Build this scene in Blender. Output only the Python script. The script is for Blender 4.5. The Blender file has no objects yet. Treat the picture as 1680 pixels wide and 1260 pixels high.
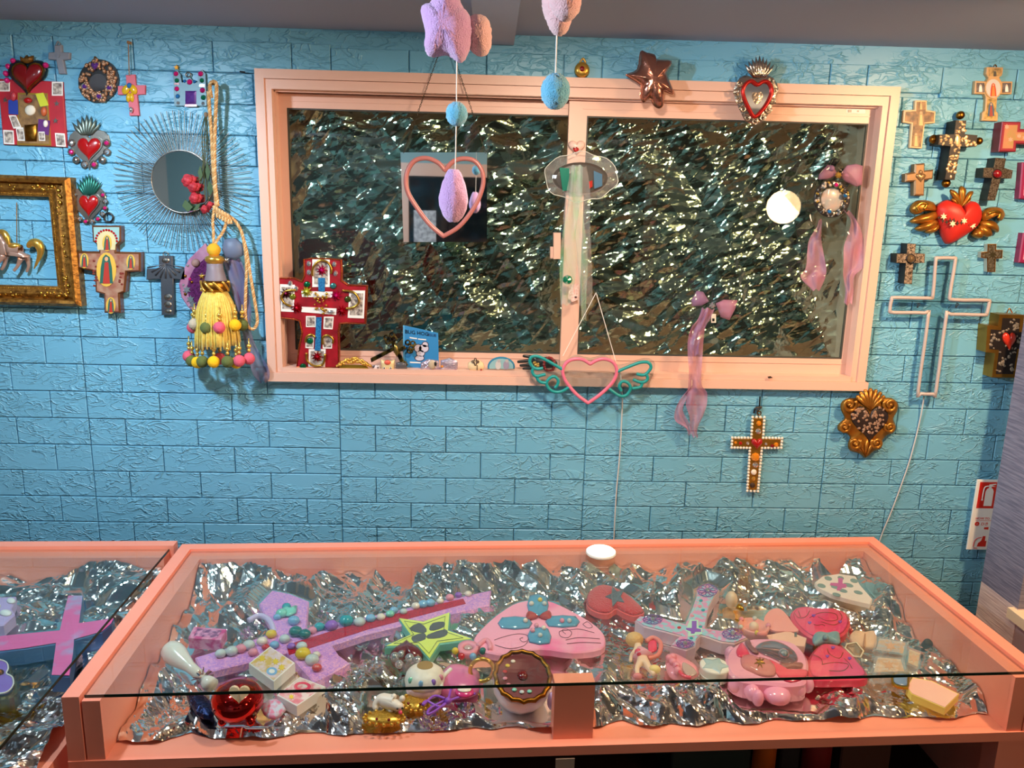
import bpy, math, random
import numpy as np
from mathutils import Vector, Matrix
rnd = random.Random(7)
scene = bpy.context.scene
col = scene.collection

# ------------------------------------------------------------------ camera
F_PX = 1305.8
YAW, PITCH, ROLL = .0331, -.2182, .0234
CAM = np.array([0., -2.3, 1.70])
_cy, _sy, _cp, _sp = math.cos(YAW), math.sin(YAW), math.cos(PITCH), math.sin(PITCH)
FW = np.array([_sy*_cp, _cy*_cp, _sp]); _r = np.array([_cy, -_sy, 0.]); _u = np.cross(_r, FW)
RT = math.cos(ROLL)*_r + math.sin(ROLL)*_u
UP = -math.sin(ROLL)*_r + math.cos(ROLL)*_u
cd = bpy.data.cameras.new('camera'); cam = bpy.data.objects.new('camera', cd); col.objects.link(cam)
cd.sensor_fit = 'HORIZONTAL'; cd.sensor_width = 36.; cd.lens = 36.*F_PX/1680.; cd.clip_start = .02
m = Matrix.Identity(4)
for i in range(3):
    m[i][0], m[i][1], m[i][2], m[i][3] = RT[i], UP[i], -FW[i], CAM[i]
cam.matrix_world = m
scene.camera = cam

# ------------------------------------------------------------------ world, exposure, room lights
vs = scene.view_settings
scene.display_settings.display_device = 'sRGB'
vs.view_transform = 'Standard'; vs.look = 'None'; vs.gamma = 1.; vs.use_curve_mapping = False
vs.exposure = 0.0
wd = bpy.data.worlds.new('world'); scene.world = wd; wd.use_nodes = True
wd.node_tree.nodes['Background'].inputs[0].default_value = (.55, .6, .7, 1); wd.node_tree.nodes['Background'].inputs[1].default_value = .02
cyc = scene.cycles
cyc.max_bounces = 9; cyc.diffuse_bounces = 4; cyc.glossy_bounces = 5; cyc.transmission_bounces = 6; cyc.transparent_max_bounces = 16
cyc.caustics_reflective = True; cyc.blur_glossy = 1.0; cyc.caustics_refractive = False; cyc.sample_clamp_indirect = 4.; cyc.use_denoising = True
WARM, COOL, NEUT = (1., .63, .34), (.74, .90, 1.04), (1., .82, .64)
# position, target, watts, colour, cone degrees, disc radius
LAMPS = [((-1.05, -.85, 2.112), (-.95, -.25, .95), 74, COOL, 142, .042),
         ((.20, -.85, 2.112), (.15, -.22, .9), 58, NEUT, 148, .042),
         ((1.42, -.85, 2.112), (1.22, -.14, 1.05), 84, WARM, 148, .042),
         ((1.72, -2.30, 1.74), (.6, -.2, 1.4), 16, WARM, 150, .095),
         ((-1.6, -1.6, 2.0), (-.05, -1.0, 1.93), 185, COOL, 46, .05),
         ((1.9, -1.5, 2.0), (.05, -1.0, 1.93), 190, WARM, 46, .05),
         ((.9, -2.9, 2.05), (.8, -4.4, 1.2), 85, NEUT, 140, .06),  # added unseen fill: brightens the rear wall that the foil mirrors
         ((-1.2, -2.9, 2.05), (-1.2, -4.4, 1.2), 80, COOL, 140, .06)]  # second added fill, cool, for the same wall

# ------------------------------------------------------------------ helpers: pixel to place
def ray(px, py): return FW + RT*((px-840)/F_PX) + UP*((630-py)/F_PX)
def w(px, py, Y=0.):
    d = ray(px, py); return CAM + d*((Y-CAM[1])/d[1])
def hz(px, py, Z):
    d = ray(px, py); return CAM + d*((Z-CAM[2])/d[2])
def ws(pts, Y=0.): return [w(x, y, Y) for x, y in pts]
def kpx(P): return float((np.asarray(P)-CAM) @ FW)/F_PX
def tr(ox, oy, s): return lambda pts: [(ox+p[0]/s, oy+p[1]/s) for p in pts]
KW = 2.3/F_PX
# the main display case: u along its back edge, v toward the room, z from its rim
CTH = .0493; CB = np.array([-.858, -.1611, .743]); CW = 2.0507; CD = .727
CE = np.array([math.cos(CTH), math.sin(CTH), 0.]); CG = np.array([math.sin(CTH), -math.cos(CTH), 0.]); CZ = np.array([0, 0, 1.])
def CP(u, v, z): return CB + u*CE + v*CG + z*CZ
SZ0, SSL = -.040, .10
def splane(v): return SZ0 - SSL*v
def S(px, py, h=0.):                       # a point on the gently sloping bed of the case, h above it
    d = ray(px, py); o = CAM-CB
    t = (SZ0 + h - o[2] - SSL*(o @ CG))/(d[2] + SSL*(d @ CG))
    return CAM + d*t
def Ss(pts, h=0.): return [S(x, y, h) for x, y in pts]
def uvz(P):
    q = np.asarray(P)-CB; return q @ CE, q @ CG, q[2]

# ------------------------------------------------------------------ helpers: materials
def lin(c):
    out = []
    for v in c[:3]:
        v = v/255.; out.append(v/12.92 if v <= .04045 else ((v+.055)/1.055)**2.4)
    return (*out, 1.)
_M = {}
def mat(name, rgb=(200, 200, 200), rough=.5, metal=0., noise=None, bump=None, coat=0., sheen=0., emit=None, trans=None, flake=None, spec=None):
    if name in _M: return _M[name]
    mt = bpy.data.materials.new(name); _M[name] = mt; mt.use_nodes = True
    nt = mt.node_tree; b = nt.nodes['Principled BSDF']; N = nt.nodes.new; L = nt.links.new
    b.inputs['Base Color'].default_value = lin(rgb); b.inputs['Roughness'].default_value = rough; b.inputs['Metallic'].default_value = metal
    if coat: b.inputs['Coat Weight'].default_value = coat; b.inputs['Coat Roughness'].default_value = .06
    if sheen: b.inputs['Sheen Weight'].default_value = sheen; b.inputs['Sheen Roughness'].default_value = .5
    if spec is not None: b.inputs['Specular IOR Level'].default_value = spec
    tc = None
    if noise or bump or flake:
        tc = N('ShaderNodeTexCoord')
    if noise:                               # (scale, other colour[, contrast])
        nz = N('ShaderNodeTexNoise'); nz.inputs['Scale'].default_value = noise[0]; nz.inputs['Detail'].default_value = 3
        L(tc.outputs['Object'], nz.inputs['Vector'])
        cr = N('ShaderNodeValToRGB'); k = noise[2] if len(noise) > 2 else .16; md = noise[3] if len(noise) > 3 else .5
        cr.color_ramp.elements[0].position = md-k; cr.color_ramp.elements[1].position = md+k
        cr.color_ramp.elements[0].color = lin(rgb); cr.color_ramp.elements[1].color = lin(noise[1])
        L(nz.outputs['Fac'], cr.inputs['Fac']); L(cr.outputs['Color'], b.inputs['Base Color'])
    if flake:                               # (scale, other colour) cellular glitter
        vo = N('ShaderNodeTexVoronoi'); vo.inputs['Scale'].default_value = flake[0]; L(tc.outputs['Object'], vo.inputs['Vector'])
        sep = N('ShaderNodeSeparateColor'); L(vo.outputs['Color'], sep.inputs['Color'])
        cr = N('ShaderNodeValToRGB'); cr.color_ramp.elements[0].color = lin(rgb); cr.color_ramp.elements[1].color = lin(flake[1])
        L(sep.outputs[0], cr.inputs['Fac']); L(cr.outputs['Color'], b.inputs['Base Color'])
        bp = N('ShaderNodeBump'); bp.inputs['Strength'].default_value = .6; bp.inputs['Distance'].default_value = .002
        L(sep.outputs[1], bp.inputs['Height']); L(bp.outputs['Normal'], b.inputs['Normal'])
    if bump:                                # (scale, strength, distance)
        nz = N('ShaderNodeTexNoise'); nz.inputs['Scale'].default_value = bump[0]; nz.inputs['Detail'].default_value = 4
        L(tc.outputs['Object'], nz.inputs['Vector'])
        bp = N('ShaderNodeBump'); bp.inputs['Strength'].default_value = bump[1]; bp.inputs['Distance'].default_value = bump[2]
        L(nz.outputs['Fac'], bp.inputs['Height']); L(bp.outputs['Normal'], b.inputs['Normal'])
    if emit:
        b.inputs['Emission Color'].default_value = lin(emit[0]); b.inputs['Emission Strength'].default_value = emit[1]
    if trans is not None:                   # sheer: part of the light goes straight through
        tp = N('ShaderNodeBsdfTransparent'); mx = N('ShaderNodeMixShader'); mx.inputs[0].default_value = trans
        tp.inputs[0].default_value = (1, 1, 1, 1)
        L(b.outputs[0], mx.inputs[1]); L(tp.outputs[0], mx.inputs[2]); L(mx.outputs[0], nt.nodes['Material Output'].inputs[0])
    return mt
def glass(name, tint=(245, 252, 250), rough=.0, base=.04):
    if name in _M: return _M[name]
    mt = bpy.data.materials.new(name); _M[name] = mt; mt.use_nodes = True; nt = mt.node_tree; N = nt.nodes.new; L = nt.links.new
    nt.nodes.remove(nt.nodes['Principled BSDF'])
    tp = N('ShaderNodeBsdfTransparent'); tp.inputs[0].default_value = lin(tint)
    gl = N('ShaderNodeBsdfGlossy'); gl.inputs['Roughness'].default_value = rough
    lw = N('ShaderNodeLayerWeight'); lw.inputs[0].default_value = .5
    pw = N('ShaderNodeMath'); pw.operation = 'POWER'; pw.inputs[1].default_value = 5.; L(lw.outputs['Facing'], pw.inputs[0])
    ma = N('ShaderNodeMath'); ma.operation = 'MULTIPLY_ADD'; ma.inputs[1].default_value = 1-base; ma.inputs[2].default_value = base; L(pw.outputs[0], ma.inputs[0])
    mx = N('ShaderNodeMixShader'); L(ma.outputs[0], mx.inputs[0]); L(tp.outputs[0], mx.inputs[1]); L(gl.outputs[0], mx.inputs[2])
    L(mx.outputs[0], nt.nodes['Material Output'].inputs[0])
    return mt

# ------------------------------------------------------------------ helpers: geometry
def A3(p): return np.asarray(p, float)
def unit(v):
    n = np.linalg.norm(v); return v/n if n > 1e-12 else v
def basis(n):
    n = unit(A3(n)); a = np.array([0, 0, 1.]) if abs(n[2]) < .9 else np.array([1., 0, 0])
    x = unit(np.cross(a, n)); return x, np.cross(n, x), n
def spline(pts, n=6, closed=False):
    P = [A3(p) for p in pts]; out = []; N_ = len(P)
    if N_ < 3: return P
    for i in range(N_ if closed else N_-1):
        if closed: p0, p1, p2, p3 = P[i-1], P[i], P[(i+1) % N_], P[(i+2) % N_]
        else: p0, p1, p2, p3 = P[max(i-1, 0)], P[i], P[i+1], P[min(i+2, N_-1)]
        for k in range(n):
            t = k/n; out.append(.5*((2*p1)+(-p0+p2)*t+(2*p0-5*p1+4*p2-p3)*t*t+(-p0+3*p1-3*p2+p3)*t**3))
    if not closed: out.append(P[-1])
    return out
class G:
    def __init__(s): s.v = []; s.f = []
    def add(s, V, Fs):
        o = len(s.v); s.v += [A3(p) for p in V]; s.f += [tuple(i+o for i in f) for f in Fs]; return s
    def box(s, x0, x1, y0, y1, z0, z1, M=None):
        V = [(x, y, z) for x in (x0, x1) for y in (y0, y1) for z in (z0, z1)]
        if M: V = [M(*p) for p in V]
        return s.add(V, [(0, 1, 3, 2), (4, 6, 7, 5), (0, 4, 5, 1), (2, 3, 7, 6), (0, 2, 6, 4), (1, 5, 7, 3)])
    def prism(s, front, off, bev=0.):
        P = [A3(p) for p in front]; off = A3(off); n = len(P)
        if bev:
            ax, ay, an = basis(-off); c0 = P[0]
            q = [((p-c0) @ ax, (p-c0) @ ay) for p in P]
            ar = sum(q[i][0]*q[(i+1) % n][1]-q[(i+1) % n][0]*q[i][1] for i in range(n)); sg = 1 if ar > 0 else -1
            ins = []
            for i in range(n):
                a, b, c = np.array(q[i-1]), np.array(q[i]), np.array(q[(i+1) % n])
                d1, d2 = unit(b-a), unit(c-b)
                n1, n2 = np.array([-d1[1], d1[0]])*sg, np.array([-d2[1], d2[0]])*sg
                mm = unit(n1+n2) if np.linalg.norm(n1+n2) > 1e-6 else n1
                k = min(bev/max(mm @ n1, .35), bev*2.2)
                ins.append(c0 + ax*(b[0]+mm[0]*k) + ay*(b[1]+mm[1]*k) + an*((P[i]-c0) @ an))
            mid = [p + unit(off)*bev for p in P]
            V = ins+mid+[p+off for p in P]
            Fs = [tuple(range(n)), tuple(range(3*n-1, 2*n-1, -1))]
            for i in range(n):
                j = (i+1) % n; Fs += [(i, n+i, n+j, j), (n+i, 2*n+i, 2*n+j, n+j)]
        else:
            V = P+[p+off for p in P]; Fs = [tuple(range(n)), tuple(range(2*n-1, n-1, -1))]
            Fs += [(i, n+i, n+(i+1) % n, (i+1) % n) for i in range(n)]
        return s.add(V, Fs)
    def ring(s, outer, inner, off):         # two loops of the same count: a flat band with depth
        n = len(outer); off = A3(off); O = [A3(p) for p in outer]; I = [A3(p) for p in inner]
        V = O+I+[p+off for p in O]+[p+off for p in I]; Fs = []
        for i in range(n):
            j = (i+1) % n
            Fs += [(i, j, n+j, n+i), (2*n+i, 3*n+i, 3*n+j, 2*n+j), (i, 2*n+i, 2*n+j, j), (n+i, n+j, 3*n+j, 3*n+i)]
        return s.add(V, Fs)
    def tube(s, pts, r, n=8, closed=False, cap=True, tw=0.):
        P = [A3(p) for p in pts]; m_ = len(P); rs = r if hasattr(r, '__len__') else [r]*m_
        T = []
        for i in range(m_):
            a = P[i-1] if (i or closed) else P[0]; b = P[(i+1) % m_] if (i < m_-1 or closed) else P[-1]
            T.append(unit(b-a))
        x, y, _ = basis(T[0]); V = []; Fs = []
        for i in range(m_):
            x = unit(x-T[i]*(x @ T[i])); y = np.cross(T[i], x)
            for k in range(n):
                a = 2*math.pi*k/n + tw*i; V.append(P[i]+rs[i]*(math.cos(a)*x+math.sin(a)*y))
        for i in range(m_ if closed else m_-1):
            j = (i+1) % m_
            for k in range(n):
                l = (k+1) % n; Fs.append((i*n+k, i*n+l, j*n+l, j*n+k))
        if cap and not closed: Fs += [tuple(range(n-1, -1, -1)), tuple((m_-1)*n+k for k in range(n))]
        return s.add(V, Fs)
    def ball(s, c, r, n=12, mrow=8, ax=None, wob=0.):
        c = A3(c); r = A3(r)*np.ones(3); V = []; Fs = []
        R_ = np.array(ax) if ax is not None else np.eye(3)
        for i in range(mrow+1):
            t = math.pi*i/mrow
            for k in range(n):
                a = 2*math.pi*k/n; p = np.array([math.sin(t)*math.cos(a), math.sin(t)*math.sin(a), math.cos(t)])*r
                if wob: p = p*(1+wob*rnd.uniform(-1, 1))
                V.append(c+R_.T @ p)
        for i in range(mrow):
            for k in range(n):
                l = (k+1) % n; Fs.append((i*n+k, (i+1)*n+k, (i+1)*n+l, i*n+l))
        return s.add(V, Fs)
    def lathe(s, prof, c, axis=(0, 0, 1), n=20, sx=1., sy=1., lob=0, la=0.):   # prof [(radius, height)]
        c = A3(c); x, y, z = basis(axis); V = []; Fs = []
        for r, h in prof:
            for k in range(n):
                a = 2*math.pi*k/n; q = r*(1+la*math.cos(lob*a)) if lob else r
                V.append(c+x*(q*math.cos(a)*sx)+y*(q*math.sin(a)*sy)+z*h)
        for i in range(len(prof)-1):
            for k in range(n):
                l = (k+1) % n; Fs.append((i*n+k, i*n+l, (i+1)*n+l, (i+1)*n+k))
        if prof[0][0] > 1e-6: Fs.append(tuple(range(n-1, -1, -1)))
        if prof[-1][0] > 1e-6: Fs.append(tuple((len(prof)-1)*n+k for k in range(n)))
        return s.add(V, Fs)
    def puff(s, outline, nrm, h, rings=5, both=False, power=1., ctr=None):
        P = [A3(p) for p in outline]; n = len(P); c = A3(ctr) if ctr is not None else sum(P)/n; nn = unit(A3(nrm)); V = []; Fs = []
        for k in range(rings):
            t = math.pi/2*(1-k/rings); sc = math.sin(t)**power; z = math.cos(t)*h
            V += [c+(p-c)*sc+nn*z for p in P]
        V.append(c+nn*h); o = rings*n
        for k in range(rings-1):
            for i in range(n):
                j = (i+1) % n; Fs.append((k*n+i, k*n+j, (k+1)*n+j, (k+1)*n+i))
        Fs += [((rings-1)*n+i, (rings-1)*n+(i+1) % n, o) for i in range(n)]
        if both:
            b0 = len(V)
            for k in range(1, rings):
                t = math.pi/2*(1-k/rings); sc = math.sin(t)**power; z = -math.cos(t)*h
                V += [c+(p-c)*sc+nn*z for p in P]
            V.append(c-nn*h); e = len(V)-1
            prev = lambda k, i: i if k == 0 else b0+(k-1)*n+i
            for k in range(rings-1):
                for i in range(n):
                    j = (i+1) % n; Fs.append((prev(k, j), prev(k, i), prev(k+1, i), prev(k+1, j)))
            Fs += [(prev(rings-1, (i+1) % n), prev(rings-1, i), e) for i in range(n)]
        else: Fs.append(tuple(range(n-1, -1, -1)))
        return s.add(V, Fs)
    def sheet(s, rows, thick=0.):           # rows of points, the same count in each
        m_, n = len(rows), len(rows[0]); V = [p for r in rows for p in r]
        return s.add(V, [(i*n+k, i*n+k+1, (i+1)*n+k+1, (i+1)*n+k) for i in range(m_-1) for k in range(n-1)])

ORG = {}
def mesh_of(name, g, mt, org, smooth=False):
    me = bpy.data.meshes.new(name); V = np.array(g.v)-np.asarray(org)
    me.from_pydata(V.tolist(), [], g.f); me.validate(); me.update()
    if smooth: me.polygons.foreach_set('use_smooth', [True]*len(me.polygons))
    me.materials.append(mt); return me
def fixn(me):
    import bmesh
    b = bmesh.new(); b.from_mesh(me); bmesh.ops.recalc_face_normals(b, faces=b.faces); b.to_mesh(me); b.free()
def tag(o, label=None, cat=None, group=None, kind=None):
    if label: o['label'] = label
    if cat: o['category'] = cat
    if group: o['group'] = group
    if kind: o['kind'] = kind
    return o
def thing(name, label, cat, loc, group=None, kind=None):
    o = bpy.data.objects.new(name, None); col.objects.link(o); o.location = [float(x) for x in loc]; o.empty_display_size = .02
    ORG[o] = A3(loc); return tag(o, label, cat, group, kind)
def part(par, name, g, mt, smooth=False, label=None, kind=None):
    org = ORG[par]; me = mesh_of(name, g, mt, org, smooth); fixn(me)
    o = bpy.data.objects.new(name, me); col.objects.link(o); o.parent = par; ORG[o] = org
    return tag(o, label, None, None, kind)
def solo(name, label, cat, g, mt, smooth=False, group=None, kind=None):
    V = np.array(g.v); org = (V.min(0)+V.max(0))/2; org[2] = V[:, 2].min()
    me = mesh_of(name, g, mt, org, smooth); fixn(me)
    o = bpy.data.objects.new(name, me); col.objects.link(o); o.location = org.tolist(); ORG[o] = org
    return tag(o, label, cat, group, kind)
def struct(name, g, mt, label=None, smooth=False): return solo(name, label, None, g, mt, smooth, None, 'structure')
def again(src, par, loc=(0, 0, 0), rot=None):   # another piece sharing the mesh
    o = src.copy(); col.objects.link(o); o.parent = par; o.location = loc
    if rot: o.rotation_euler = rot
    ORG[o] = ORG[par]; return o
def text_geo(txt, size, place, font=None, align='LEFT', thick=.0006):
    cu = bpy.data.curves.new('lettering', 'FONT'); cu.body = txt; cu.size = size; cu.align_x = align; cu.extrude = thick/2; cu.resolution_u = 2
    o = bpy.data.objects.new('lettering', cu); col.objects.link(o)
    dg = bpy.context.evaluated_depsgraph_get(); me = bpy.data.meshes.new_from_object(o.evaluated_get(dg))
    g = G(); g.add([place(v.co.x, v.co.y, v.co.z) for v in me.vertices], [tuple(p.vertices) for p in me.polygons])
    bpy.data.objects.remove(o); bpy.data.curves.remove(cu); bpy.data.meshes.remove(me); return g
def skin_geo(nodes, edges, sub=2):          # nodes {name: (xyz, r)}: one continuous body
    me = bpy.data.meshes.new('skin'); ks = list(nodes); ix = {k: i for i, k in enumerate(ks)}
    me.from_pydata([list(map(float, nodes[k][0])) for k in ks], [(ix[a], ix[b]) for a, b in edges], [])
    o = bpy.data.objects.new('skin', me); col.objects.link(o)
    mo = o.modifiers.new('s', 'SKIN'); mo.use_smooth_shade = True
    for i, k in enumerate(ks):
        r = nodes[k][1]; me.skin_vertices[0].data[i].radius = (r, r); me.skin_vertices[0].data[i].use_root = (i == 0)
    su = o.modifiers.new('u', 'SUBSURF'); su.levels = sub; su.render_levels = sub
    dg = bpy.context.evaluated_depsgraph_get(); m2 = bpy.data.meshes.new_from_object(o.evaluated_get(dg))
    g = G(); g.add([tuple(v.co) for v in m2.vertices], [tuple(p.vertices) for p in m2.polygons])
    bpy.data.objects.remove(o); bpy.data.meshes.remove(me); bpy.data.meshes.remove(m2); return g
# outlines in pixels
def ell(cx, cy, rx, ry, n=24, rot=0.):
    c, s_ = math.cos(rot), math.sin(rot); out = []
    for k in range(n):
        a = 2*math.pi*k/n; x, y = rx*math.cos(a), ry*math.sin(a); out.append((cx+x*c-y*s_, cy+x*s_+y*c))
    return out
def heart(cx, cy, wd_, ht, n=28, rot=0.):
    out = []; c, s_ = math.cos(rot), math.sin(rot)
    for k in range(n):
        t = 2*math.pi*(k+.0)/n; x = 16*math.sin(t)**3; y = -(13*math.cos(t)-5*math.cos(2*t)-2*math.cos(3*t)-math.cos(4*t))
        x, y = x/32*wd_, (y-2.5)/29*ht; out.append((cx+x*c-y*s_, cy+x*s_+y*c))
    return out
def star(cx, cy, R, r, k=5, rot=-math.pi/2):
    return [(cx+(R if i % 2 == 0 else r)*math.cos(rot+math.pi*i/k), cy+(R if i % 2 == 0 else r)*math.sin(rot+math.pi*i/k)) for i in range(2*k)]
def smooth2(pts, n=4): return [(p[0], p[1]) for p in spline([(x, y, 0) for x, y in pts], n, True)]
def rect(x0, y0, x1, y1): return [(x0, y0), (x1, y0), (x1, y1), (x0, y1)]
BACK = (0, 1, 0); FRONT = (0, -1, 0)
def slab(pts, Yf, t, bev=0.): return G().prism(ws(pts, Yf), (0, t, 0), bev)
def dome(pts, Y, h, rings=4): return G().puff(ws(pts, Y), FRONT, h, rings)
def gem(par, px, py, r, Y, mt, h=None, n=8, name='gem', ry=None):
    return part(par, name, G().puff(ws(ell(px, py, r, ry or r, n), Y), FRONT, h or r*KW*.7, 2), mt)
def sdome(pts, h0, h, rings=4): return G().puff(Ss(pts, h0), CZ, h, rings)
def sslab(pts, h, t, bev=0.): return G().prism(Ss(pts, h), (0, 0, -t), bev)
def SV(px, py, v):                          # where the sight line meets the upright plane v of the case
    d = ray(px, py); t = ((CB+v*CG-CAM) @ CG)/(d @ CG); return CAM+d*t
PRESS = []
def press(pts, h=0., grow=1.12):
    q = [uvz(S(x, y, h)) for x, y in pts]; cu_, cv = np.mean([a[0] for a in q]), np.mean([a[1] for a in q])
    PRESS.append(([(cu_+(a[0]-cu_)*grow, cv+(a[1]-cv)*grow) for a in q], h))
# ================================================================== materials of the place
def brick_mat():
    mt = mat('blue_foam_brick', (110, 176, 206), .40)
    nt = mt.node_tree; b = nt.nodes['Principled BSDF']; N = nt.nodes.new; L = nt.links.new
    ge = N('ShaderNodeNewGeometry'); mp = N('ShaderNodeMapping'); mp.inputs['Scale'].default_value = (.55, 1, 1.25); mp.inputs['Rotation'].default_value = (0, .3, 0)
    L(ge.outputs['Position'], mp.inputs['Vector'])
    def ridge(sc, dist, wid):
        nz = N('ShaderNodeTexNoise'); nz.inputs['Scale'].default_value = sc; nz.inputs['Detail'].default_value = 2; nz.inputs['Distortion'].default_value = dist
        L(mp.outputs[0], nz.inputs['Vector'])
        s1 = N('ShaderNodeMath'); s1.operation = 'SUBTRACT'; s1.inputs[1].default_value = .5; L(nz.outputs['Fac'], s1.inputs[0])
        s2 = N('ShaderNodeMath'); s2.operation = 'ABSOLUTE'; L(s1.outputs[0], s2.inputs[0])
        mr = N('ShaderNodeMapRange'); mr.interpolation_type = 'SMOOTHSTEP'; mr.inputs['From Max'].default_value = wid
        mr.inputs['To Min'].default_value = 1; mr.inputs['To Max'].default_value = 0; L(s2.outputs[0], mr.inputs['Value']); return mr
    r1, r2 = ridge(24, 1.2, .050), ridge(44, .7, .042)
    ad = N('ShaderNodeMath'); ad.operation = 'MULTIPLY_ADD'; ad.inputs[1].default_value = .35; L(r2.outputs[0], ad.inputs[0]); L(r1.outputs[0], ad.inputs[2])
    nm = N('ShaderNodeTexNoise'); nm.inputs['Scale'].default_value = 14; L(mp.outputs[0], nm.inputs['Vector'])
    mk = N('ShaderNodeMapRange'); mk.inputs['From Min'].default_value = .34; mk.inputs['From Max'].default_value = .50; L(nm.outputs['Fac'], mk.inputs['Value'])
    mu = N('ShaderNodeMath'); mu.operation = 'MULTIPLY'; L(ad.outputs[0], mu.inputs[0]); L(mk.outputs[0], mu.inputs[1])
    bp = N('ShaderNodeBump'); bp.inputs['Strength'].default_value = .6; bp.inputs['Distance'].default_value = .005
    L(mu.outputs[0], bp.inputs['Height']); L(bp.outputs['Normal'], b.inputs['Normal'])
    return mt
BRICK = brick_mat()
CREAM = mat('cream_window_paint', (224, 180, 160), .4)
CORAL = mat('coral_paint', (250, 160, 134), .42, noise=(6, (246, 150, 124), .4), bump=(40, .05, .002))
CEILM = mat('grey_ceiling_paper', (160, 166, 184), .9, bump=(260, .15, .001))
FOIL = mat('silver_foil', (246, 240, 232), .11, 1.)
FOILW = mat('silver_window_film', (224, 218, 208), .11, 1.)
PANE = glass('clear_pane', (232, 244, 240), .0, .04)
TOPGLASS = glass('case_glass', (247, 252, 250), .0, .045)
GEDGE = mat('green_glass_edge', (14, 44, 36), .1)
ACRYL = glass('clear_acrylic', (240, 246, 248), .02, .07)
GOLD = mat('polished_gold', (232, 182, 84), .28, .82)
OLDGOLD = mat('antique_gold', (168, 112, 40), .36, 1., noise=(60, (96, 58, 18), .25), bump=(120, .3, .002))
DKGOLD = mat('carved_dark_gold', (186, 132, 58), .4, .7, noise=(90, (100, 62, 20), .2), bump=(160, .5, .002))
SILVER = mat('tarnished_silver', (170, 166, 158), .3, 1., bump=(200, .3, .001))
CHROME = mat('mirror_glass', (235, 240, 240), .02, 1.)
COPPER = mat('rose_gold_foil', (206, 140, 112), .16, 1.)
BLACK = mat('black_lacquer', (22, 20, 20), .35)
RED = mat('glossy_red', (164, 14, 18), .25, coat=.6)
DRED = mat('deep_red', (120, 8, 14), .22, coat=.6)
WHITE = mat('white_plastic', (236, 234, 228), .4)
PEARL = mat('pearl', (238, 228, 214), .18, coat=.8)
PINK = mat('candy_pink', (244, 152, 170), .35, coat=.3)
HOTPINK = mat('hot_pink_glaze', (240, 70, 104), .22, coat=.6)
MAGENTA = mat('magenta_paint', (136, 26, 74), .4)
LILAC = mat('lilac_paint', (196, 168, 214), .45)
PURPLE = mat('purple_plastic', (140, 76, 190), .35)
YELLOW = mat('yellow_silk', (226, 204, 96), .55, sheen=.4, noise=(140, (214, 170, 50), .2))
TEAL = mat('teal_silicone', (18, 142, 142), .4)
GREENM = mat('emerald_gem', (10, 120, 84), .1, .3, coat=.8)
PINKGEM = mat('pink_gem', (214, 28, 120), .1, .3, coat=.8)
BLUEGEM = mat('blue_gem', (40, 120, 190), .1, .3, coat=.8)
VIOLGEM = mat('violet_gem', (96, 50, 140), .1, .3, coat=.8)
CLEARGEM = mat('clear_rhinestone', (224, 228, 232), .06, .85)
AMBER = mat('amber_gem', (230, 140, 30), .1, .2, coat=.8)
STRING = mat('white_string', (232, 226, 220), .7)
DARKW = mat('dark_wood', (62, 42, 30), .5, noise=(9, (44, 28, 20), .3))
PHOTO = mat('old_photograph', (206, 192, 176), .5, noise=(110, (96, 80, 78), .14))
PAPER = mat('white_card', (236, 230, 222), .6)

# ================================================================== room shell
X0, X1, Z0, Z1 = -.640, 1.135, 1.187, 2.051          # outer edge of the window casing
hx0, hx1, hz0, hz1 = X0+.012, X1-.012, Z0+.012, Z1-.012   # the opening in the wall
CEIL = 2.160
wall = struct('wall_back', G().ring([(-2.6, .03, 0), (2.9, .03, 0), (2.9, .03, CEIL), (-2.6, .03, CEIL)],
       [(hx0, .03, hz0), (hx1, .03, hz0), (hx1, .03, hz1), (hx0, .03, hz1)], (0, .16, 0)), BRICK, 'light blue embossed foam brick wall')
def brick_geo(x0, x1, z0, z1, b=.0022):
    fr = [(x0, .0195, z0), (x1, .0195, z0), (x1, .0195, z1), (x0, .0195, z1)]
    return G().prism(fr, (0, .0125, 0), b)
ROWH, PANELW, SEAM0 = .0818, .742, -.4375
J = .0010
_cache = {}
for k in range(-9, 13):
    for p in range(-2, 3):
        px0 = SEAM0 + PANELW*p; dz = {-2: .004, -1: .003, 0: -.006, 1: -.009, 2: -.009}[p]
        zt = 1.1375 + ROWH*k + dz; zb = zt-ROWH
        if zb > CEIL-.01: continue
        zt2 = min(zt, CEIL)
        L_ = PANELW/3.5
        ends = [0, 1, 2, 3, 3.5] if k % 2 == 0 else [0, .5, 1.5, 2.5, 3.5]
        for a, b in zip(ends[:-1], ends[1:]):
            x0, x1 = px0+a*L_+J, px0+b*L_-J; z0, z1 = zb+J, zt2-J
            if x1 < -1.75 or x0 > 1.72 or z1-z0 < .01: continue
            ox, oz = min(x1, hx1)-max(x0, hx0), min(z1, hz1)-max(z0, hz0)
            cut = False
            if ox > 0 and oz > 0:
                if ox > x1-x0-1e-6 and oz > z1-z0-1e-6: continue
                cut = True
                opts = [(x0, hx0, z0, z1), (hx1, x1, z0, z1), (x0, x1, z0, hz0), (x0, x1, hz1, z1)]
                x0, x1, z0, z1 = max(opts, key=lambda q: max(q[1]-q[0], 0)*max(q[3]-q[2], 0))
                if x1-x0 < .006 or z1-z0 < .006: continue
            key = (round(x1-x0, 4), round(z1-z0, 4))
            if key not in _cache:
                _cache[key] = mesh_of('brick', brick_geo(x0, x1, z0, z1), BRICK, (x0, 0, z0)); fixn(_cache[key])
            o = bpy.data.objects.new('brick', _cache[key]); col.objects.link(o); o.parent = wall
            o.location = (x0-ORG[wall][0], -ORG[wall][1]+rnd.uniform(-.0012, .0006), z0-ORG[wall][2])
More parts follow.
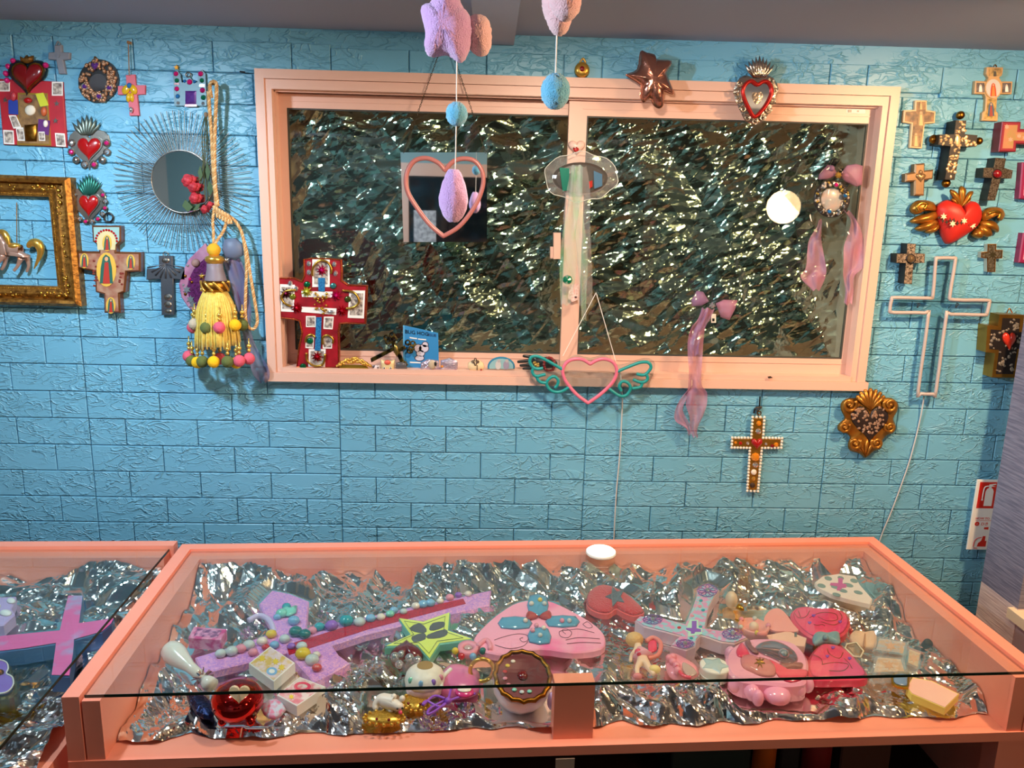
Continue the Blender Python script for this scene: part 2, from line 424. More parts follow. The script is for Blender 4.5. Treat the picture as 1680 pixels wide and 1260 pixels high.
PLAIN = mat('grey_beige_wall', (206, 198, 190), .6); TEALW = mat('muted_teal_wall', (140, 172, 176), .6)
struct('floor', G().box(-2.6, 2.9, -4.4, .18, -.05, 0), mat('brown_floor', (96, 74, 62), .5, noise=(5, (80, 60, 50), .3)), 'brown floor of the shop')
struct('ceiling', G().box(-2.6, 2.9, -4.4, .18, CEIL, CEIL+.06), CEILM, 'grey papered ceiling above the window')
struct('trim_1', G().box(-.046, .060, -4.3, .019, CEIL-.028, CEIL), CEILM, 'shallow grey batten running along the ceiling')
struct('wall_left', G().box(-2.7, -2.6, -4.4, .18, 0, CEIL), PLAIN)
struct('wall_right', G().box(2.9, 3.0, -4.4, .18, 0, CEIL), PLAIN)
rear = struct('wall_rear', G().box(-2.6, 2.9, -4.5, -4.4, 0, CEIL), TEALW)
# partition by the extinguisher sign; low top invented so lamp light clears it
def stripe_mat(name, c1, c2):
    mt = mat(name, c1, .75); nt = mt.node_tree; b = nt.nodes['Principled BSDF']; N = nt.nodes.new; L = nt.links.new
    ge = N('ShaderNodeNewGeometry'); mp = N('ShaderNodeMapping'); mp.inputs['Scale'].default_value = (14, 14, 190); L(ge.outputs['Position'], mp.inputs[0])
    nz = N('ShaderNodeTexNoise'); nz.inputs['Scale'].default_value = 1.; nz.inputs['Detail'].default_value = 2; L(mp.outputs[0], nz.inputs['Vector'])
    cr = N('ShaderNodeValToRGB'); cr.color_ramp.elements[0].position = .35; cr.color_ramp.elements[1].position = .65
    cr.color_ramp.elements[0].color = lin(c1); cr.color_ramp.elements[1].color = lin(c2); L(nz.outputs['Fac'], cr.inputs[0]); L(cr.outputs[0], b.inputs['Base Color'])
    bp = N('ShaderNodeBump'); bp.inputs['Strength'].default_value = .5; bp.inputs['Distance'].default_value = .003; L(nz.outputs['Fac'], bp.inputs['Height']); L(bp.outputs[0], b.inputs['Normal'])
    return mt
pt = thing('trim_2', 'slate papered partition end beside the extinguisher sign', None, (1.56, -.19, 0), kind='structure')
part(pt, 'upper_panel', G().box(1.52, 1.60, -.272, -.10, .619, 1.44), stripe_mat('slate_ribbed_paper', (112, 110, 130), (142, 138, 156)), label='slate grey ribbed wallpaper')
part(pt, 'lower_panel', G().box(1.52, 1.60, -.272, -.10, 0, .619), stripe_mat('beige_ribbed_paper', (214, 186, 180), (236, 212, 202)), label='pale pinkish ribbed wallpaper')
q = hz(1653, 996, .615)
cc = thing('low_cabinet', 'cream low cabinet beside the partition past the case corner', 'cabinet', (q[0]+.2, q[1]-.3, 0))
part(cc, 'top', G().box(q[0], q[0]+.5, q[1]-.7, q[1], .585, .615), mat('cream_laminate', (246, 226, 190), .4))
part(cc, 'body', G().box(q[0]+.02, q[0]+.48, q[1]-.68, q[1]-.0, 0, .585), mat('mauve_board', (176, 150, 150), .6))

# ================================================================== window
wn = thing('window_1', 'cream sliding window with two panes backed by silver film', None, ((X0+X1)/2, .05, Z0), kind='structure')
ix0, ix1, iz1 = X0+.0245, X1-.0245, Z1-.0245
part(wn, 'casing_side', G().box(X0, ix0, 0, .03, Z0+.026, Z1), CREAM); part(wn, 'casing_side', G().box(ix1, X1, 0, .03, Z0+.026, Z1), CREAM)
part(wn, 'casing_head', G().box(ix0, ix1, 0, .03, iz1, Z1), CREAM)
part(wn, 'casing_sill', G().box(X0-.008, X1+.008, -.006, .03, Z0, Z0+.0255), CREAM)
jx0, jx1, jz1, jz0 = ix0+.018, ix1-.018, iz1-.026, 1.2275
part(wn, 'frame_jamb', G().box(ix0, jx0, .006, .17, Z0+.026, iz1-.001), CREAM); part(wn, 'frame_jamb', G().box(jx1, ix1, .006, .17, Z0+.026, iz1-.001), CREAM)
part(wn, 'frame_head', G().box(jx0, jx1, .006, .17, jz1, iz1-.001), CREAM)
part(wn, 'frame_sill', G().box(jx0, jx1, .002, .17, Z0+.026, jz0), CREAM)
part(wn, 'frame_bead', G().box(jx0, jx0+.004, .03, .036, jz0, jz1), CREAM); part(wn, 'frame_bead', G().box(jx0, jx1, .03, .036, jz1-.004, jz1), CREAM)
def sash(xa, xb, pa, pb, za, zb, pza, pzb, Y, name):
    s_ = part(wn, name, G().box(xa, pa, Y, Y+.024, za, zb).box(pb, xb, Y, Y+.024, za, zb).box(pa, pb, Y, Y+.024, pzb, zb).box(pa, pb, Y, Y+.024, za, pza)
         .box(pa-.012, pb+.012, Y-.002, Y, pza-.016, pza-.013).box(pa-.012, pb+.012, Y-.002, Y, pzb+.018, pzb+.021), CREAM)
    part(s_, 'pane', G().box(pa-.004, pb+.004, Y+.011, Y+.015, pza-.004, pzb+.004), PANE)
    part(s_, 'gasket', G().ring([(pa, Y+.002, pza), (pb, Y+.002, pza), (pb, Y+.002, pzb), (pa, Y+.002, pzb)],
         [(pa+.004, Y+.002, pza+.004), (pb-.004, Y+.002, pza+.004), (pb-.004, Y+.002, pzb-.004), (pa+.004, Y+.002, pzb-.004)], (0, .009, 0)), mat('dark_gasket', (58, 58, 52), .6))
    return s_
sash(jx0, .266, -.5755, .226, jz0, jz1-.002, 1.2675, 1.9600, .078, 'sash')
sash(.2205, jx1, .2715, 1.077, jz0, jz1-.002, 1.2735, 1.9565, .046, 'sash')
part(wn, 'latch', slab(rect(908.5, 382, 920, 425), .034, .030).prism(ws(rect(903, 405, 909, 424), .05), (0, .02, 0)), CREAM, label='small cream sash latch')
st = part(wn, 'maker_sticker', slab([(1389, 178.5), (1420, 179.5), (1420, 186.5), (1389, 185.5)], .0455, .0005), PAPER, label='white printed sticker')
part(st, 'print', slab(rect(1391, 180, 1397, 184.5), .0450, .0004).prism(ws(rect(1406, 181, 1409, 184), .045), (0, .0004, 0)), BLACK)
part(wn, 'scratch', slab([(1259, 618), (1264, 617), (1268, 620), (1261, 621)], -.0063, .0004), DARKW)

# crumpled film
def crumple(U, V, seed, octs, warp=.10):
    r = np.random.default_rng(seed); h = np.zeros_like(U)
    wu, wv = np.zeros_like(U), np.zeros_like(U)
    for a, f, n, th0, ths in octs:
        acc = np.zeros_like(U)
        for _ in range(n):
            th = th0 + r.normal()*ths; fr = f*r.uniform(.6, 1.5); ph = r.uniform(0, 1)
            t = ((U+wu)*math.cos(th)+(V+wv)*math.sin(th))*fr+ph
            acc += np.abs(t-np.floor(t)-.5)-.25
        acc /= math.sqrt(n); h += a*acc
        wu = wu + acc*warp/f; wv = wv - acc*warp*.8/f
    return h
nu, nv = 520, 230
U, V = np.meshgrid(np.linspace(-.60, 1.10, nu), np.linspace(1.24, 1.985, nv))
msk = np.clip(.5+14*crumple(U, V, 77, [(.2, 2.6, 4, 0, 3.)]), 0, 1)**1.5
H = crumple(U, V, 5, [(.045, 1.7, 3, .6, 1.2), (.044, 4.2, 3, 1.7, 1.1), (.022, 9.5, 3, 1.9, .8), (.0075, 20, 4, 1.95, .7)], .15) + (.15+.85*msk)*crumple(U, V, 6, [(.0055, 34, 3, 1.95, .8)])
Yf = .141 + (np.abs((H+.034) % .136 - .068)-.034)
g = G(); P3 = np.stack([U, Yf, V], -1).reshape(-1, 3)
g.v = list(P3); g.f = [(j*nu+i, j*nu+i+1, (j+1)*nu+i+1, (j+1)*nu+i) for j in range(nv-1) for i in range(nu-1)]
solo('foil_film', 'crinkled silver mirror film hanging behind both window panes', 'foil', g, FOILW)
solo('window_board', 'dark board closing the window behind the silver film', 'board', G().box(-.6, 1.1, .178, .184, 1.22, 2.01), DARKW)

# ================================================================== main display case
def cbox(u0, u1, v0, v1, z0, z1): return G().box(u0, u1, v0, v1, z0, z1, CP)
ca = thing('display_case', 'coral painted display case with glass top filled with trinkets', 'display case', CP(CW/2, CD/2, -.743))
T_ = .033; B_ = -.143
part(ca, 'side_board', cbox(0, T_, 0, CD, B_, 0), CORAL); part(ca, 'side_board', cbox(CW-T_, CW, 0, CD, B_, 0), CORAL)
part(ca, 'back_board', cbox(T_, CW-T_, 0, .034, B_, 0), CORAL)
part(ca, 'ledge', cbox(T_+.0032, .071, .0372, CD-.002, B_, -.011), CORAL); part(ca, 'ledge', cbox(CW-.071, CW-T_-.0032, .0372, CD-.002, B_, -.011), CORAL)
part(ca, 'ledge', cbox(.071, CW-.071, .0372, .078, B_, -.011), CORAL)
part(ca, 'front_post', cbox(.978, 1.063, .668, .706, B_, -.0112), CORAL)
part(ca, 'bottom_board', cbox(0, CW, 0, CD+.002, B_-.022, B_), CORAL)
gt = part(ca, 'glass_top', cbox(.0375, CW-.0375, .0385, .7135, -.0108, -.0045), TOPGLASS, label='clear glass top')
part(gt, 'glass_edge', cbox(.0375, CW-.0375, .7135, .7145, -.0108, -.0045), GEDGE, label='dark green cut glass edge')
zb = B_-.022
part(ca, 'cabinet_side', cbox(0, .03, 0, CD-.01, -.743, zb), CORAL); part(ca, 'cabinet_side', cbox(CW-.030, CW, 0, CD-.01, -.743, zb), CORAL)
part(ca, 'stile', cbox(CW-.082, CW-.035, CD-.05, CD-.004, -.743, zb), CORAL); part(ca, 'stile', cbox(.03, .07, CD-.05, CD-.01, -.743, zb), CORAL)
part(ca, 'cabinet_back', cbox(.03, CW-.03, .0, .02, -.743, zb), DARKW); part(ca, 'cabinet_shelf', cbox(.03, CW-.03, .02, CD-.06, -.45, -.43), DARKW)
part(ca, 'plinth', cbox(.03, CW-.03, .02, CD-.03, -.743, -.70), CORAL)
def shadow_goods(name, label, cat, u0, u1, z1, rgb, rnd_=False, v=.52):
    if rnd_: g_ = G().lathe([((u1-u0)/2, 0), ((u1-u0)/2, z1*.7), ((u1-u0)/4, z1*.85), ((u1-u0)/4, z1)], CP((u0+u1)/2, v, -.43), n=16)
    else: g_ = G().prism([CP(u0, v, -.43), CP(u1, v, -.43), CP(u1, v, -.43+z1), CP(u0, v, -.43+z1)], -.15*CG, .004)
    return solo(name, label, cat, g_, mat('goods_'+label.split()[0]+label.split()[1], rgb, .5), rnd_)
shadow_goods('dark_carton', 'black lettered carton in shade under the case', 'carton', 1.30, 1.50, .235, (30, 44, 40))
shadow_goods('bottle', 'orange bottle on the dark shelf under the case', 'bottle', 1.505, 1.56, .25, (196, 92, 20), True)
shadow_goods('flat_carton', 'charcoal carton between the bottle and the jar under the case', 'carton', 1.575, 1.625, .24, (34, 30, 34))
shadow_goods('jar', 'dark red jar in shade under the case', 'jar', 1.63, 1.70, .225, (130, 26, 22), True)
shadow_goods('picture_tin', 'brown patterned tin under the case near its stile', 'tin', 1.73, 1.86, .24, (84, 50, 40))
g = G().prism([CP(.982, CD+.004, -.172), CP(1.022, CD+.004, -.172), CP(1.022, CD+.004, -.24), CP(.982, CD+.004, -.24)], -.004*CG)
solo('price_tag_holder', 'clear acrylic tag holder hanging under the case front post', 'tag holder', g, mat('frosted_acrylic', (196, 176, 160), .2, trans=.45))

# ================================================================== second display case, at the edge of the picture
LTH = .033; LB = np.array([-.876, -.148, .743])
LE = -np.array([math.cos(LTH), math.sin(LTH), 0]); LG = np.array([math.sin(LTH), -math.cos(LTH), 0])
def LP(u, v, z): return LB+u*LE+v*LG+z*CZ
def lbox(u0, u1, v0, v1, z0, z1): return G().box(u0, u1, v0, v1, z0, z1, LP)
lc = thing('display_case', 'coral display case cut off by the picture edge, holding the pink cross', 'display case', LP(.5, .4, -.743))
LW, LD = 1.0, .93
part(lc, 'back_board', lbox(0, LW, 0, .034, B_, .004), CORAL); part(lc, 'ledge', lbox(.012, LW, .0348, .078, B_, -.011), CORAL)
part(lc, 'side_board', lbox(LW, LW+.033, 0, LD, B_, 0), CORAL)
part(lc, 'bottom_board', lbox(-.0, LW, .0, LD, B_-.022, B_), CORAL)
gl = part(lc, 'glass_top', lbox(.012, LW, .036, LD-.01, -.0108, -.0045), TOPGLASS, label='clear glass top')
part(gl, 'glass_edge', lbox(.0105, .012, .036, LD-.01, -.0108, -.0045), GEDGE, label='dark green cut glass edge')
part(lc, 'cabinet_body', lbox(.0, LW, .02, LD-.03, -.743, zb), CORAL)

# ================================================================== lamps
for i, (p, t, wt, c, cone, rad) in enumerate(LAMPS):  # the last two are added fills, given the same fittings
    p = A3(p); d = unit(A3(t)-p)
    lo = thing('spot_lamp', ['cool white spotlight on the ceiling above the sunburst mirror side', 'neutral spotlight on the ceiling before the window middle',
          'warm spotlight on the ceiling by the crosses side', 'warm lamp head hanging at eye height behind the camera', 'cool spotlight aimed across the plush garlands', 'warm spotlight aimed across the plush garlands', 'neutral added fill light turned to the rear wall', 'cool added fill light turned to the rear wall'][i], 'lamp', p, 'ceiling spotlights')
    part(lo, 'housing', G().lathe([(rad+.008, .0), (rad+.008, -.018), (rad*.5, -.034), (.0, -.036)], p, d, 20), WHITE, True)
    part(lo, 'stem', G().tube([p-d*.03, (p[0]-d[0]*.03, p[1]-d[1]*.03, CEIL)], .008, 8), WHITE)
    part(lo, 'lens', G().lathe([(0, .004), (rad, .002), (rad, -.004)], p, d, 20), mat('lamp_lens_%s' % 'abcdefgh'[i], (255, 255, 255), .5, emit=(tuple(255*min(1, x)**.4545 for x in c), 25)))
    ld = bpy.data.lights.new('spot', 'SPOT'); ld.energy = wt; ld.color = c; ld.spot_size = math.radians(cone); ld.spot_blend = .7; ld.shadow_soft_size = rad
    so = bpy.data.objects.new('spot_light', ld); col.objects.link(so); so.parent = lo
    so.location = (d*.012).tolist(); so.rotation_euler = Vector(d.tolist()).to_track_quat('-Z', 'Y').to_euler()
# ================================================================== ornaments on the wall
WY = .0195                                   # face of the bricks
def print_figure(par, cx, cy, h, Y, cloak=(38, 96, 82), dress=(176, 52, 40), halo=(220, 176, 70)):
    e = 1-0
    if halo: part(par, 'printed_halo', slab(ell(cx, cy, h*.30, h*.52, 20), Y, .0004), mat('print_halo_%d%d%d' % halo, halo, .5))
    part(par, 'printed_cloak', slab([(cx-h*.02, cy-h*.46), (cx+h*.1, cy-h*.38), (cx+h*.17, cy-h*.05), (cx+h*.20, cy+h*.42), (cx-h*.2, cy+h*.42), (cx-h*.17, cy-h*.05), (cx-h*.11, cy-h*.36)], Y-.0004, .0004), mat('print_cloak_%d%d%d' % cloak, cloak, .5))
    part(par, 'printed_dress', slab([(cx-h*.05, cy-h*.22), (cx+h*.06, cy-h*.22), (cx+h*.11, cy+h*.43), (cx-h*.11, cy+h*.43)], Y-.0008, .0004), mat('print_dress_%d%d%d' % dress, dress, .5))
    part(par, 'printed_face', slab(ell(cx, cy-h*.32, h*.055, h*.07, 10), Y-.0008, .0004), mat('print_skin', (214, 160, 120), .5))
def card(par, pts, Y, name='photo_card'):
    o = part(par, name, slab(pts, Y, .001), PAPER); cx = sum(p[0] for p in pts)/len(pts); cy = sum(p[1] for p in pts)/len(pts)
    part(o, 'picture', slab([(cx+(x-cx)*.78, cy+(y-cy)*.8) for x, y in pts], Y-.0004, .0004), PHOTO); return o
def tinsel(par, px, py, r, Y, mt, name='foil_rosette', n=9, h=.008):
    g_ = G(); c = w(px, py, Y)
    for k in range(n):
        a = 2*math.pi*k/n; q = w(px+r*math.cos(a), py+r*math.sin(a), Y); s_ = w(px+r*.35*math.cos(a+.4), py+r*.35*math.sin(a+.4), Y-h); t_ = w(px+r*.35*math.cos(a-.4), py+r*.35*math.sin(a-.4), Y-h*.4)
        g_.add([c, s_, q, t_], [(0, 1, 2), (0, 2, 3)])
    g_.ball(w(px, py, Y-h*.8), r*KW*.25, 6, 4)
    return part(par, name, g_, mt)

# --- red shrine panel
c1 = tr(0, 30, 5.25)
t = thing('shrine_panel', 'red pictorial shrine panel with photo cards under the dark framed heart', 'wall plaque', w(52, 240, WY))
REDB = mat('red_board', (190, 32, 48), .5, noise=(30, (160, 20, 36), .3))
part(t, 'board', slab([(-4, 129), (102, 134), (109.5, 241.5), (5, 237)], .010, .0095, .002), REDB)
for q in (rect(85, 134, 103, 157), [(5, 213), (22, 214), (23.5, 237), (6.5, 236)], [(90, 218), (106, 219), (108, 241), (92, 240)], rect(-2, 133, 16, 150)): card(t, q, .0088)
nic = part(t, 'niche_picture', slab([(29, 152), (78, 153), (84, 239), (28, 238)], .0085, .0015), GOLD)
part(nic, 'niche_print', slab([(31.5, 155), (76, 156), (81, 236), (31, 235)], .0078, .0008), mat('brown_print', (92, 66, 44), .5, noise=(60, (160, 120, 70), .2)))
part(nic, 'white_flower', dome(ell(50, 181, 9, 9), .0075, .007), mat('cream_petal', (226, 216, 196), .6), True)
part(nic, 'gilt_figure', dome([(40, 205), (62, 203), (60, 232), (42, 232)], .0075, .007), OLDGOLD, True)
part(nic, 'red_rosette', dome(ell(46, 165, 7, 5), .0075, .008), RED, True)
for nm, q, c in (('blue_card', [(13.5, 164), (29, 164), (30, 188), (14, 187)], (34, 58, 150)), ('yellow_card', [(58, 154), (71, 152), (80, 173), (66, 175)], (204, 208, 50)), ('purple_card', [(63, 195), (82, 198), (80, 222), (62, 217)], (96, 34, 110))):
    part(t, nm, slab(q, .0068, .0006), mat('print_'+nm, c, .5))
for q in ([(14, 189), (26, 189), (35, 209), (22, 211)], [(26, 210), (38, 209), (41, 231), (29, 231)], [(63, 216), (73, 216), (74, 231), (64, 231)]): card(t, q, .0066)
part(t, 'cream_bead', dome(ell(75, 203, 4, 6), .0062, .005), PEARL, True)
part(t, 'wax_drop', dome(ell(72, 183, 5, 8), .0066, .006), mat('orange_wax', (190, 90, 50), .4), True); part(t, 'wax_drop', dome(ell(22, 158, 5, 8), .0066, .006), mat('rose_wax', (176, 50, 60), .4), True)
for x, y in ((93, 170), (8.5, 164), (91, 198)): part(t, 'metal_star', slab(star(x, y, 5.5, 2), .0085, .001), SILVER)
# --- dark framed heart
t = thing('heart_plaque', 'dark red heart in a black teal frame with a gilt bow', 'wall heart', w(45, 160, WY))
Hh = heart(45.5, 129, 66, 62)
part(t, 'frame', G().puff(ws(Hh, .012), FRONT, .016, 4), mat('black_teal_lacquer', (14, 40, 48), .3, noise=(30, (8, 16, 22), .2)), True)
part(t, 'rim', slab(heart(45, 127, 53, 49), -.004, .008), OLDGOLD); part(t, 'heart', dome(heart(45, 127, 49, 45), -.004, .006), DRED, True)
part(t, 'bow', G().puff(ws([(33, 92), (40, 96), (45, 90), (50, 96), (56, 91), (55, 102), (48, 105), (42, 105), (34, 102)], .006), FRONT, .012, 3), DKGOLD, True)
for x, y in ((21.5, 100), (13.5, 109), (9.5, 120.5), (11.5, 132), (75, 107)): part(t, 'red_bead', G().ball(w(x, y, .008), 4.3*KW), PINKGEM, True)
# --- small grey cross
solo('wall_cross', 'small plain grey cross with a dark stone near the ceiling', 'cross',
     slab([(88.5, 74), (100, 73), (101, 85), (114, 86), (113.5, 97), (103, 98.5), (107.5, 121), (96, 121), (91.5, 98.5), (78.5, 97), (79, 86), (89, 85)], .008, .0115, .002).tube(spline(ws([(92, 74), (95, 68), (99, 73)], .012)), .0018, 6).prism(ws(ell(95, 91, 3, 4, 8), .006), (0, .003, 0)), mat('grey_clay', (128, 134, 146), .7))
# --- round jewelled mirror
t = thing('jewelled_mirror', 'small round mirror ringed with gilt filigree and purple gems', 'mirror', w(161, 168, WY))
part(t, 'backing', slab(ell(161.5, 133, 33, 36, 32, .3), .013, .0065), BLACK)
gg = G()
for k in range(170):
    a = rnd.uniform(0, 6.28); rr = rnd.uniform(.52, .99); q = (160.5+31*rr*math.cos(a), 132+35*rr*math.sin(a))
    gg.ball(w(q[0], q[1], .010), rnd.uniform(2., 3.6)*KW, 6, 4)
part(t, 'filigree', gg, mat('brown_gilt', (176, 134, 104), .35, .6), True, kind='stuff')
part(t, 'looking_glass', slab(ell(161, 135.5, 14.5, 14.5, 28), .006, .008), CHROME)
part(t, 'heart_gem', dome(heart(156, 109.5, 13, 14), .008, .008), VIOLGEM, True)
for x, y in ((138.7, 142), (179, 144), (162, 158)):
    b_ = part(t, 'gem_setting', slab(ell(x, y, 6, 6, 12), .007, .006), SILVER); part(b_, 'gem', G().puff(ws(ell(x, y, 4.3, 4.3, 8), .007), FRONT, .005, 2), VIOLGEM)
part(t, 'loop', G().tube(spline(ws([(154, 98), (156, 93), (159, 98)], .012)), .0015, 6), OLDGOLD)
# --- pink cross with butterfly
t = thing('wall_cross', 'flat pink cross with a yellow butterfly hung on a thin string', 'cross', w(214, 190, WY))
part(t, 'board', slab([(206, 123), (221, 122), (222.5, 139.5), (238, 139.5), (237.5, 154.5), (224.5, 155.5), (228, 189.5), (212.5, 190), (209, 155.5), (193, 155.5), (193, 141), (207.5, 140.5)], .011, .0085, .001), mat('dusty_pink', (206, 96, 112), .55))
YG = mat('yellow_resin', (214, 170, 30), .2, coat=.5)
for q in (ell(207, 147, 6.5, 9, 14, .5), ell(219, 147, 6, 9, 14, -.5), ell(211, 160, 4, 8, 14, .1), ell(216.5, 160, 4, 8, 14, -.1)): part(t, 'wing', dome(q, .011, .006), YG, True)
part(t, 'stone', dome(ell(212.5, 140.5, 4, 5), .009, .008), BLUEGEM, True); part(t, 'drop', G().ball(w(215, 180, .006), (3*KW, 3*KW, 4.6*KW)), CLEARGEM, True)
part(t, 'string', G().tube(ws([(210.5, 71), (212, 124)], .008), .0014, 6), mat('twine', (150, 118, 90), .8)); part(t, 'toggle', G().tube(ws([(209, 69), (215, 71)], .008), .004, 8), mat('oak', (150, 110, 70), .6))
# --- jewelled tin crown
t = thing('tin_ornament', 'towered tin ornament set with pink, green and violet gems', 'ornament', w(311, 174, WY))
TIN = mat('tin_plate', (70, 88, 94), .42, .6, bump=(150, .3, .001))
part(t, 'plate', slab([(284, 122), (290, 115), (296, 122), (298, 135), (304, 135), (311, 126), (318, 135), (324, 135), (325, 120), (331, 114), (337, 121), (339, 173.5), (286, 173.5)], .011, .008), TIN)
part(t, 'star', slab(star(289.5, 110.5, 5, 2.2), .012, .003), OLDGOLD); part(t, 'ring', G().tube([w(309+4*math.cos(a), 122.5+4*math.sin(a), .013) for a in np.linspace(0, 6.1, 14)], .0016, 6, True), SILVER)
for x, y, r, mm in ((288.5, 121, 4.2, PINKGEM), (290, 145.7, 4.2, PINKGEM), (311, 134.5, 4.8, PINKGEM), (329, 121, 4.6, PINKGEM), (332, 148, 4.6, PINKGEM), (290, 132, 4, GREENM), (331, 132, 4, GREENM), (291.5, 158, 4, BLUEGEM), (333.5, 160, 4.5, GREENM), (303, 133, 3, BLUEGEM), (319, 134, 3, BLUEGEM), (292, 169, 3, CLEARGEM), (333, 170, 3, CLEARGEM)): gem(t, x, y, r, .0108, mm)
part(t, 'violet_panel', dome(rect(304, 149, 322, 171), .0108, .004, 2), VIOLGEM); part(t, 'red_bar', slab(rect(303, 171, 323, 175), .009, .003), RED)
part(t, 'red_bar', slab(rect(286, 136, 294, 139), .0095, .002), RED); part(t, 'red_bar', slab(rect(327, 138, 336, 142), .0095, .002), RED)
# --- two milagro hearts
def milagro(label, cx, cy, hw, hh, fl, flmat, petals, hm, gems):
    t = thing('milagro_heart', label, 'wall heart', w(cx, cy+hh*.9, WY))
    part(t, 'plate', slab(heart(cx, cy+1, hw*1.75, hh*1.75), .013, .0065, .001), SILVER)
    for i, q in enumerate(fl): part(t, 'flame', G().puff(ws(q, .012), FRONT, .006, 3), flmat, True)
    for i, (x, y, r) in enumerate(petals): part(t, 'setting', dome(ell(x, y, r, r, 8), .012, .004, 2), SILVER); gem(t, x, y, r*.62, .0085, gems[i % len(gems)])
    part(t, 'heart_rim', slab(heart(cx, cy, hw*1.13, hh*1.13), .009, .004), SILVER)
    part(t, 'heart', dome(heart(cx, cy, hw, hh), .009, .009, 5), hm, True); return t
def flames(cx, yb, yt, sp, n):
    out = []
    for i in range(n):
        f = (i/(n-1)-.5)*2; x1, y1 = cx+sp*f, yt+(yb-yt)*.38*abs(f)**1.4; x0 = cx+sp*.28*f; b = sp*.22
        out.append([(x0-b*.5, yb), (x0-b*.9+(x1-x0)*.45, (yb+y1)/2+2), (x1, y1), (x0+b*.9+(x1-x0)*.45, (yb+y1)/2), (x0+b*.5, yb)])
    return out
ring_ = lambda cx, cy, rx, ry, n, r, a0=-.3, a1=math.pi+.3: [(cx+rx*math.cos(a0+(a1-a0)*k/(n-1)), cy+ry*math.sin(a0+(a1-a0)*k/(n-1)), r) for k in range(n)]
milagro('red heart with grey tin flames above the other flaming heart', 146, 245, 39, 38, flames(142, 222, 187, 24, 7), mat('grey_green_tin', (112, 122, 112), .4, .8), ring_(146, 243, 30, 28, 8, 6.5), RED, [PINKGEM, CLEARGEM, SILVER])
t = milagro('red heart with green tin flames and a small ring above the icon cross', 145.5, 338, 32, 36, flames(146, 321, 284, 21, 9), mat('green_tin', (40, 104, 92), .4, .7), ring_(145.5, 335, 27, 29, 12, 4.8, -.55, math.pi+.55), RED, [PINKGEM, CLEARGEM])
part(t, 'ring', G().tube([w(178+7.5*math.cos(a), 357+7.5*math.sin(a), .014) for a in np.linspace(0, 5.9, 18)], .0026, 8, True), BLACK, True)
# --- gilt frame and the horse
t = thing('frame_ornament', 'empty carved gilt picture frame around a hanging toy horse', 'picture frame', w(40, 503, WY))
fo = [w(-112, 282, -.012), w(115, 291, -.012), w(134, 503, -.012), w(-100, 497, -.012)]
fi = [w(-78, 318, -.002), w(80, 323, -.002), w(94.5, 470, -.002), w(-72, 466, -.002)]
gg = G(); prof = [(0, WY), (0, -.012), (.16, -.022), (.30, -.018), (.36, -.002), (.62, -.012), (.8, -.004), (1, -.002), (1, .012)]
n = len(prof); V_ = []
for i in range(4):
    for f, Y in prof: q = fo[i]+(fi[i]-fo[i])*f; V_.append((q[0], Y, q[2]))
for side in range(4):
    g1 = G(); j = (side+1) % 4
    for k in range(n-1): g1.add([V_[side*n+k], V_[j*n+k], V_[j*n+k+1], V_[side*n+k+1]], [(0, 1, 2, 3)])
    rl = part(t, 'rail', g1, DKGOLD)
    g2 = G(); a, b = (fo[side]*.42+fi[side]*.58), (fo[j]*.42+fi[j]*.58)
    for k in range(46):
        f = (k+.5)/46; p = a+(b-a)*f+np.array([rnd.uniform(-.006, .006), 0, rnd.uniform(-.006, .006)]); big = 1.7 if min(f, 1-f) < .24 else (.55 if f < .38 or f > .62 else 1.2)
        g2.ball((p[0], -.008, p[2]), (rnd.uniform(.002, .005)*big, .0028*big, rnd.uniform(.002, .004)*big), 6, 4)
    for k in range(60):
        f = (k+.5)/60; p = fo[side]*.12+fi[side]*.88; p2 = fo[j]*.12+fi[j]*.88; p = p+(p2-p)*f; g2.ball((p[0], -.004, p[2]), (.0018, .0018, .0018), 6, 4)
    part(rl, 'carving', g2, mat('bright_gilt_relief', (196, 150, 60), .32, 1.), True, kind='stuff')
c2 = tr(0, 250, 4.5)
def hp(x, y, dy=0.): X_, Y_ = c2([(x, y)])[0]; return w(X_, Y_, -.004+dy)
t = thing('toy_horse', 'gilt and pink toy horse hanging on a thread inside the gilt frame', 'ornament', hp(100, 890))
nod = {'root': (hp(110, 715), .016), 'chest': (hp(35, 715), .017), 'hip': (hp(185, 725), .0155), 'neck': (hp(15, 650), .011), 'poll': (hp(-20, 600), .0085), 'muz': (hp(-65, 640), .0055)}
eg = [('root', 'chest'), ('root', 'hip'), ('chest', 'neck'), ('neck', 'poll'), ('poll', 'muz')]
for i, (a, pts) in enumerate((('chest', [(10, 780, -.008), (-25, 830, -.008), (-5, 875, -.008)]), ('chest', [(45, 785, .008), (30, 840, .008), (8, 870, .008)]), ('hip', [(150, 790, -.008), (130, 840, -.008), (100, 878, -.008)]), ('hip', [(205, 790, .008), (215, 840, .008), (195, 885, .008)]))):
    prev = a
    for j, q in enumerate(pts): nod['l%d%d' % (i, j)] = (hp(*q), (.0075, .0048, .0042)[j]); eg.append((prev, 'l%d%d' % (i, j))); prev = 'l%d%d' % (i, j)
part(t, 'body', skin_geo(nod, eg), mat('rose_gilt', (196, 158, 140), .3, .55), True)
part(t, 'tail', G().tube(spline([hp(205, 700), hp(240, 668), hp(285, 680), hp(300, 740), hp(275, 810), hp(250, 860)], 5), [.004, .006, .008, .009, .010, .011, .012, .013, .013, .013, .013, .012, .012, .011, .010, .009, .008, .007, .006, .005, .004, .004, .003, .002, .002, .001], 10), GOLD, True)
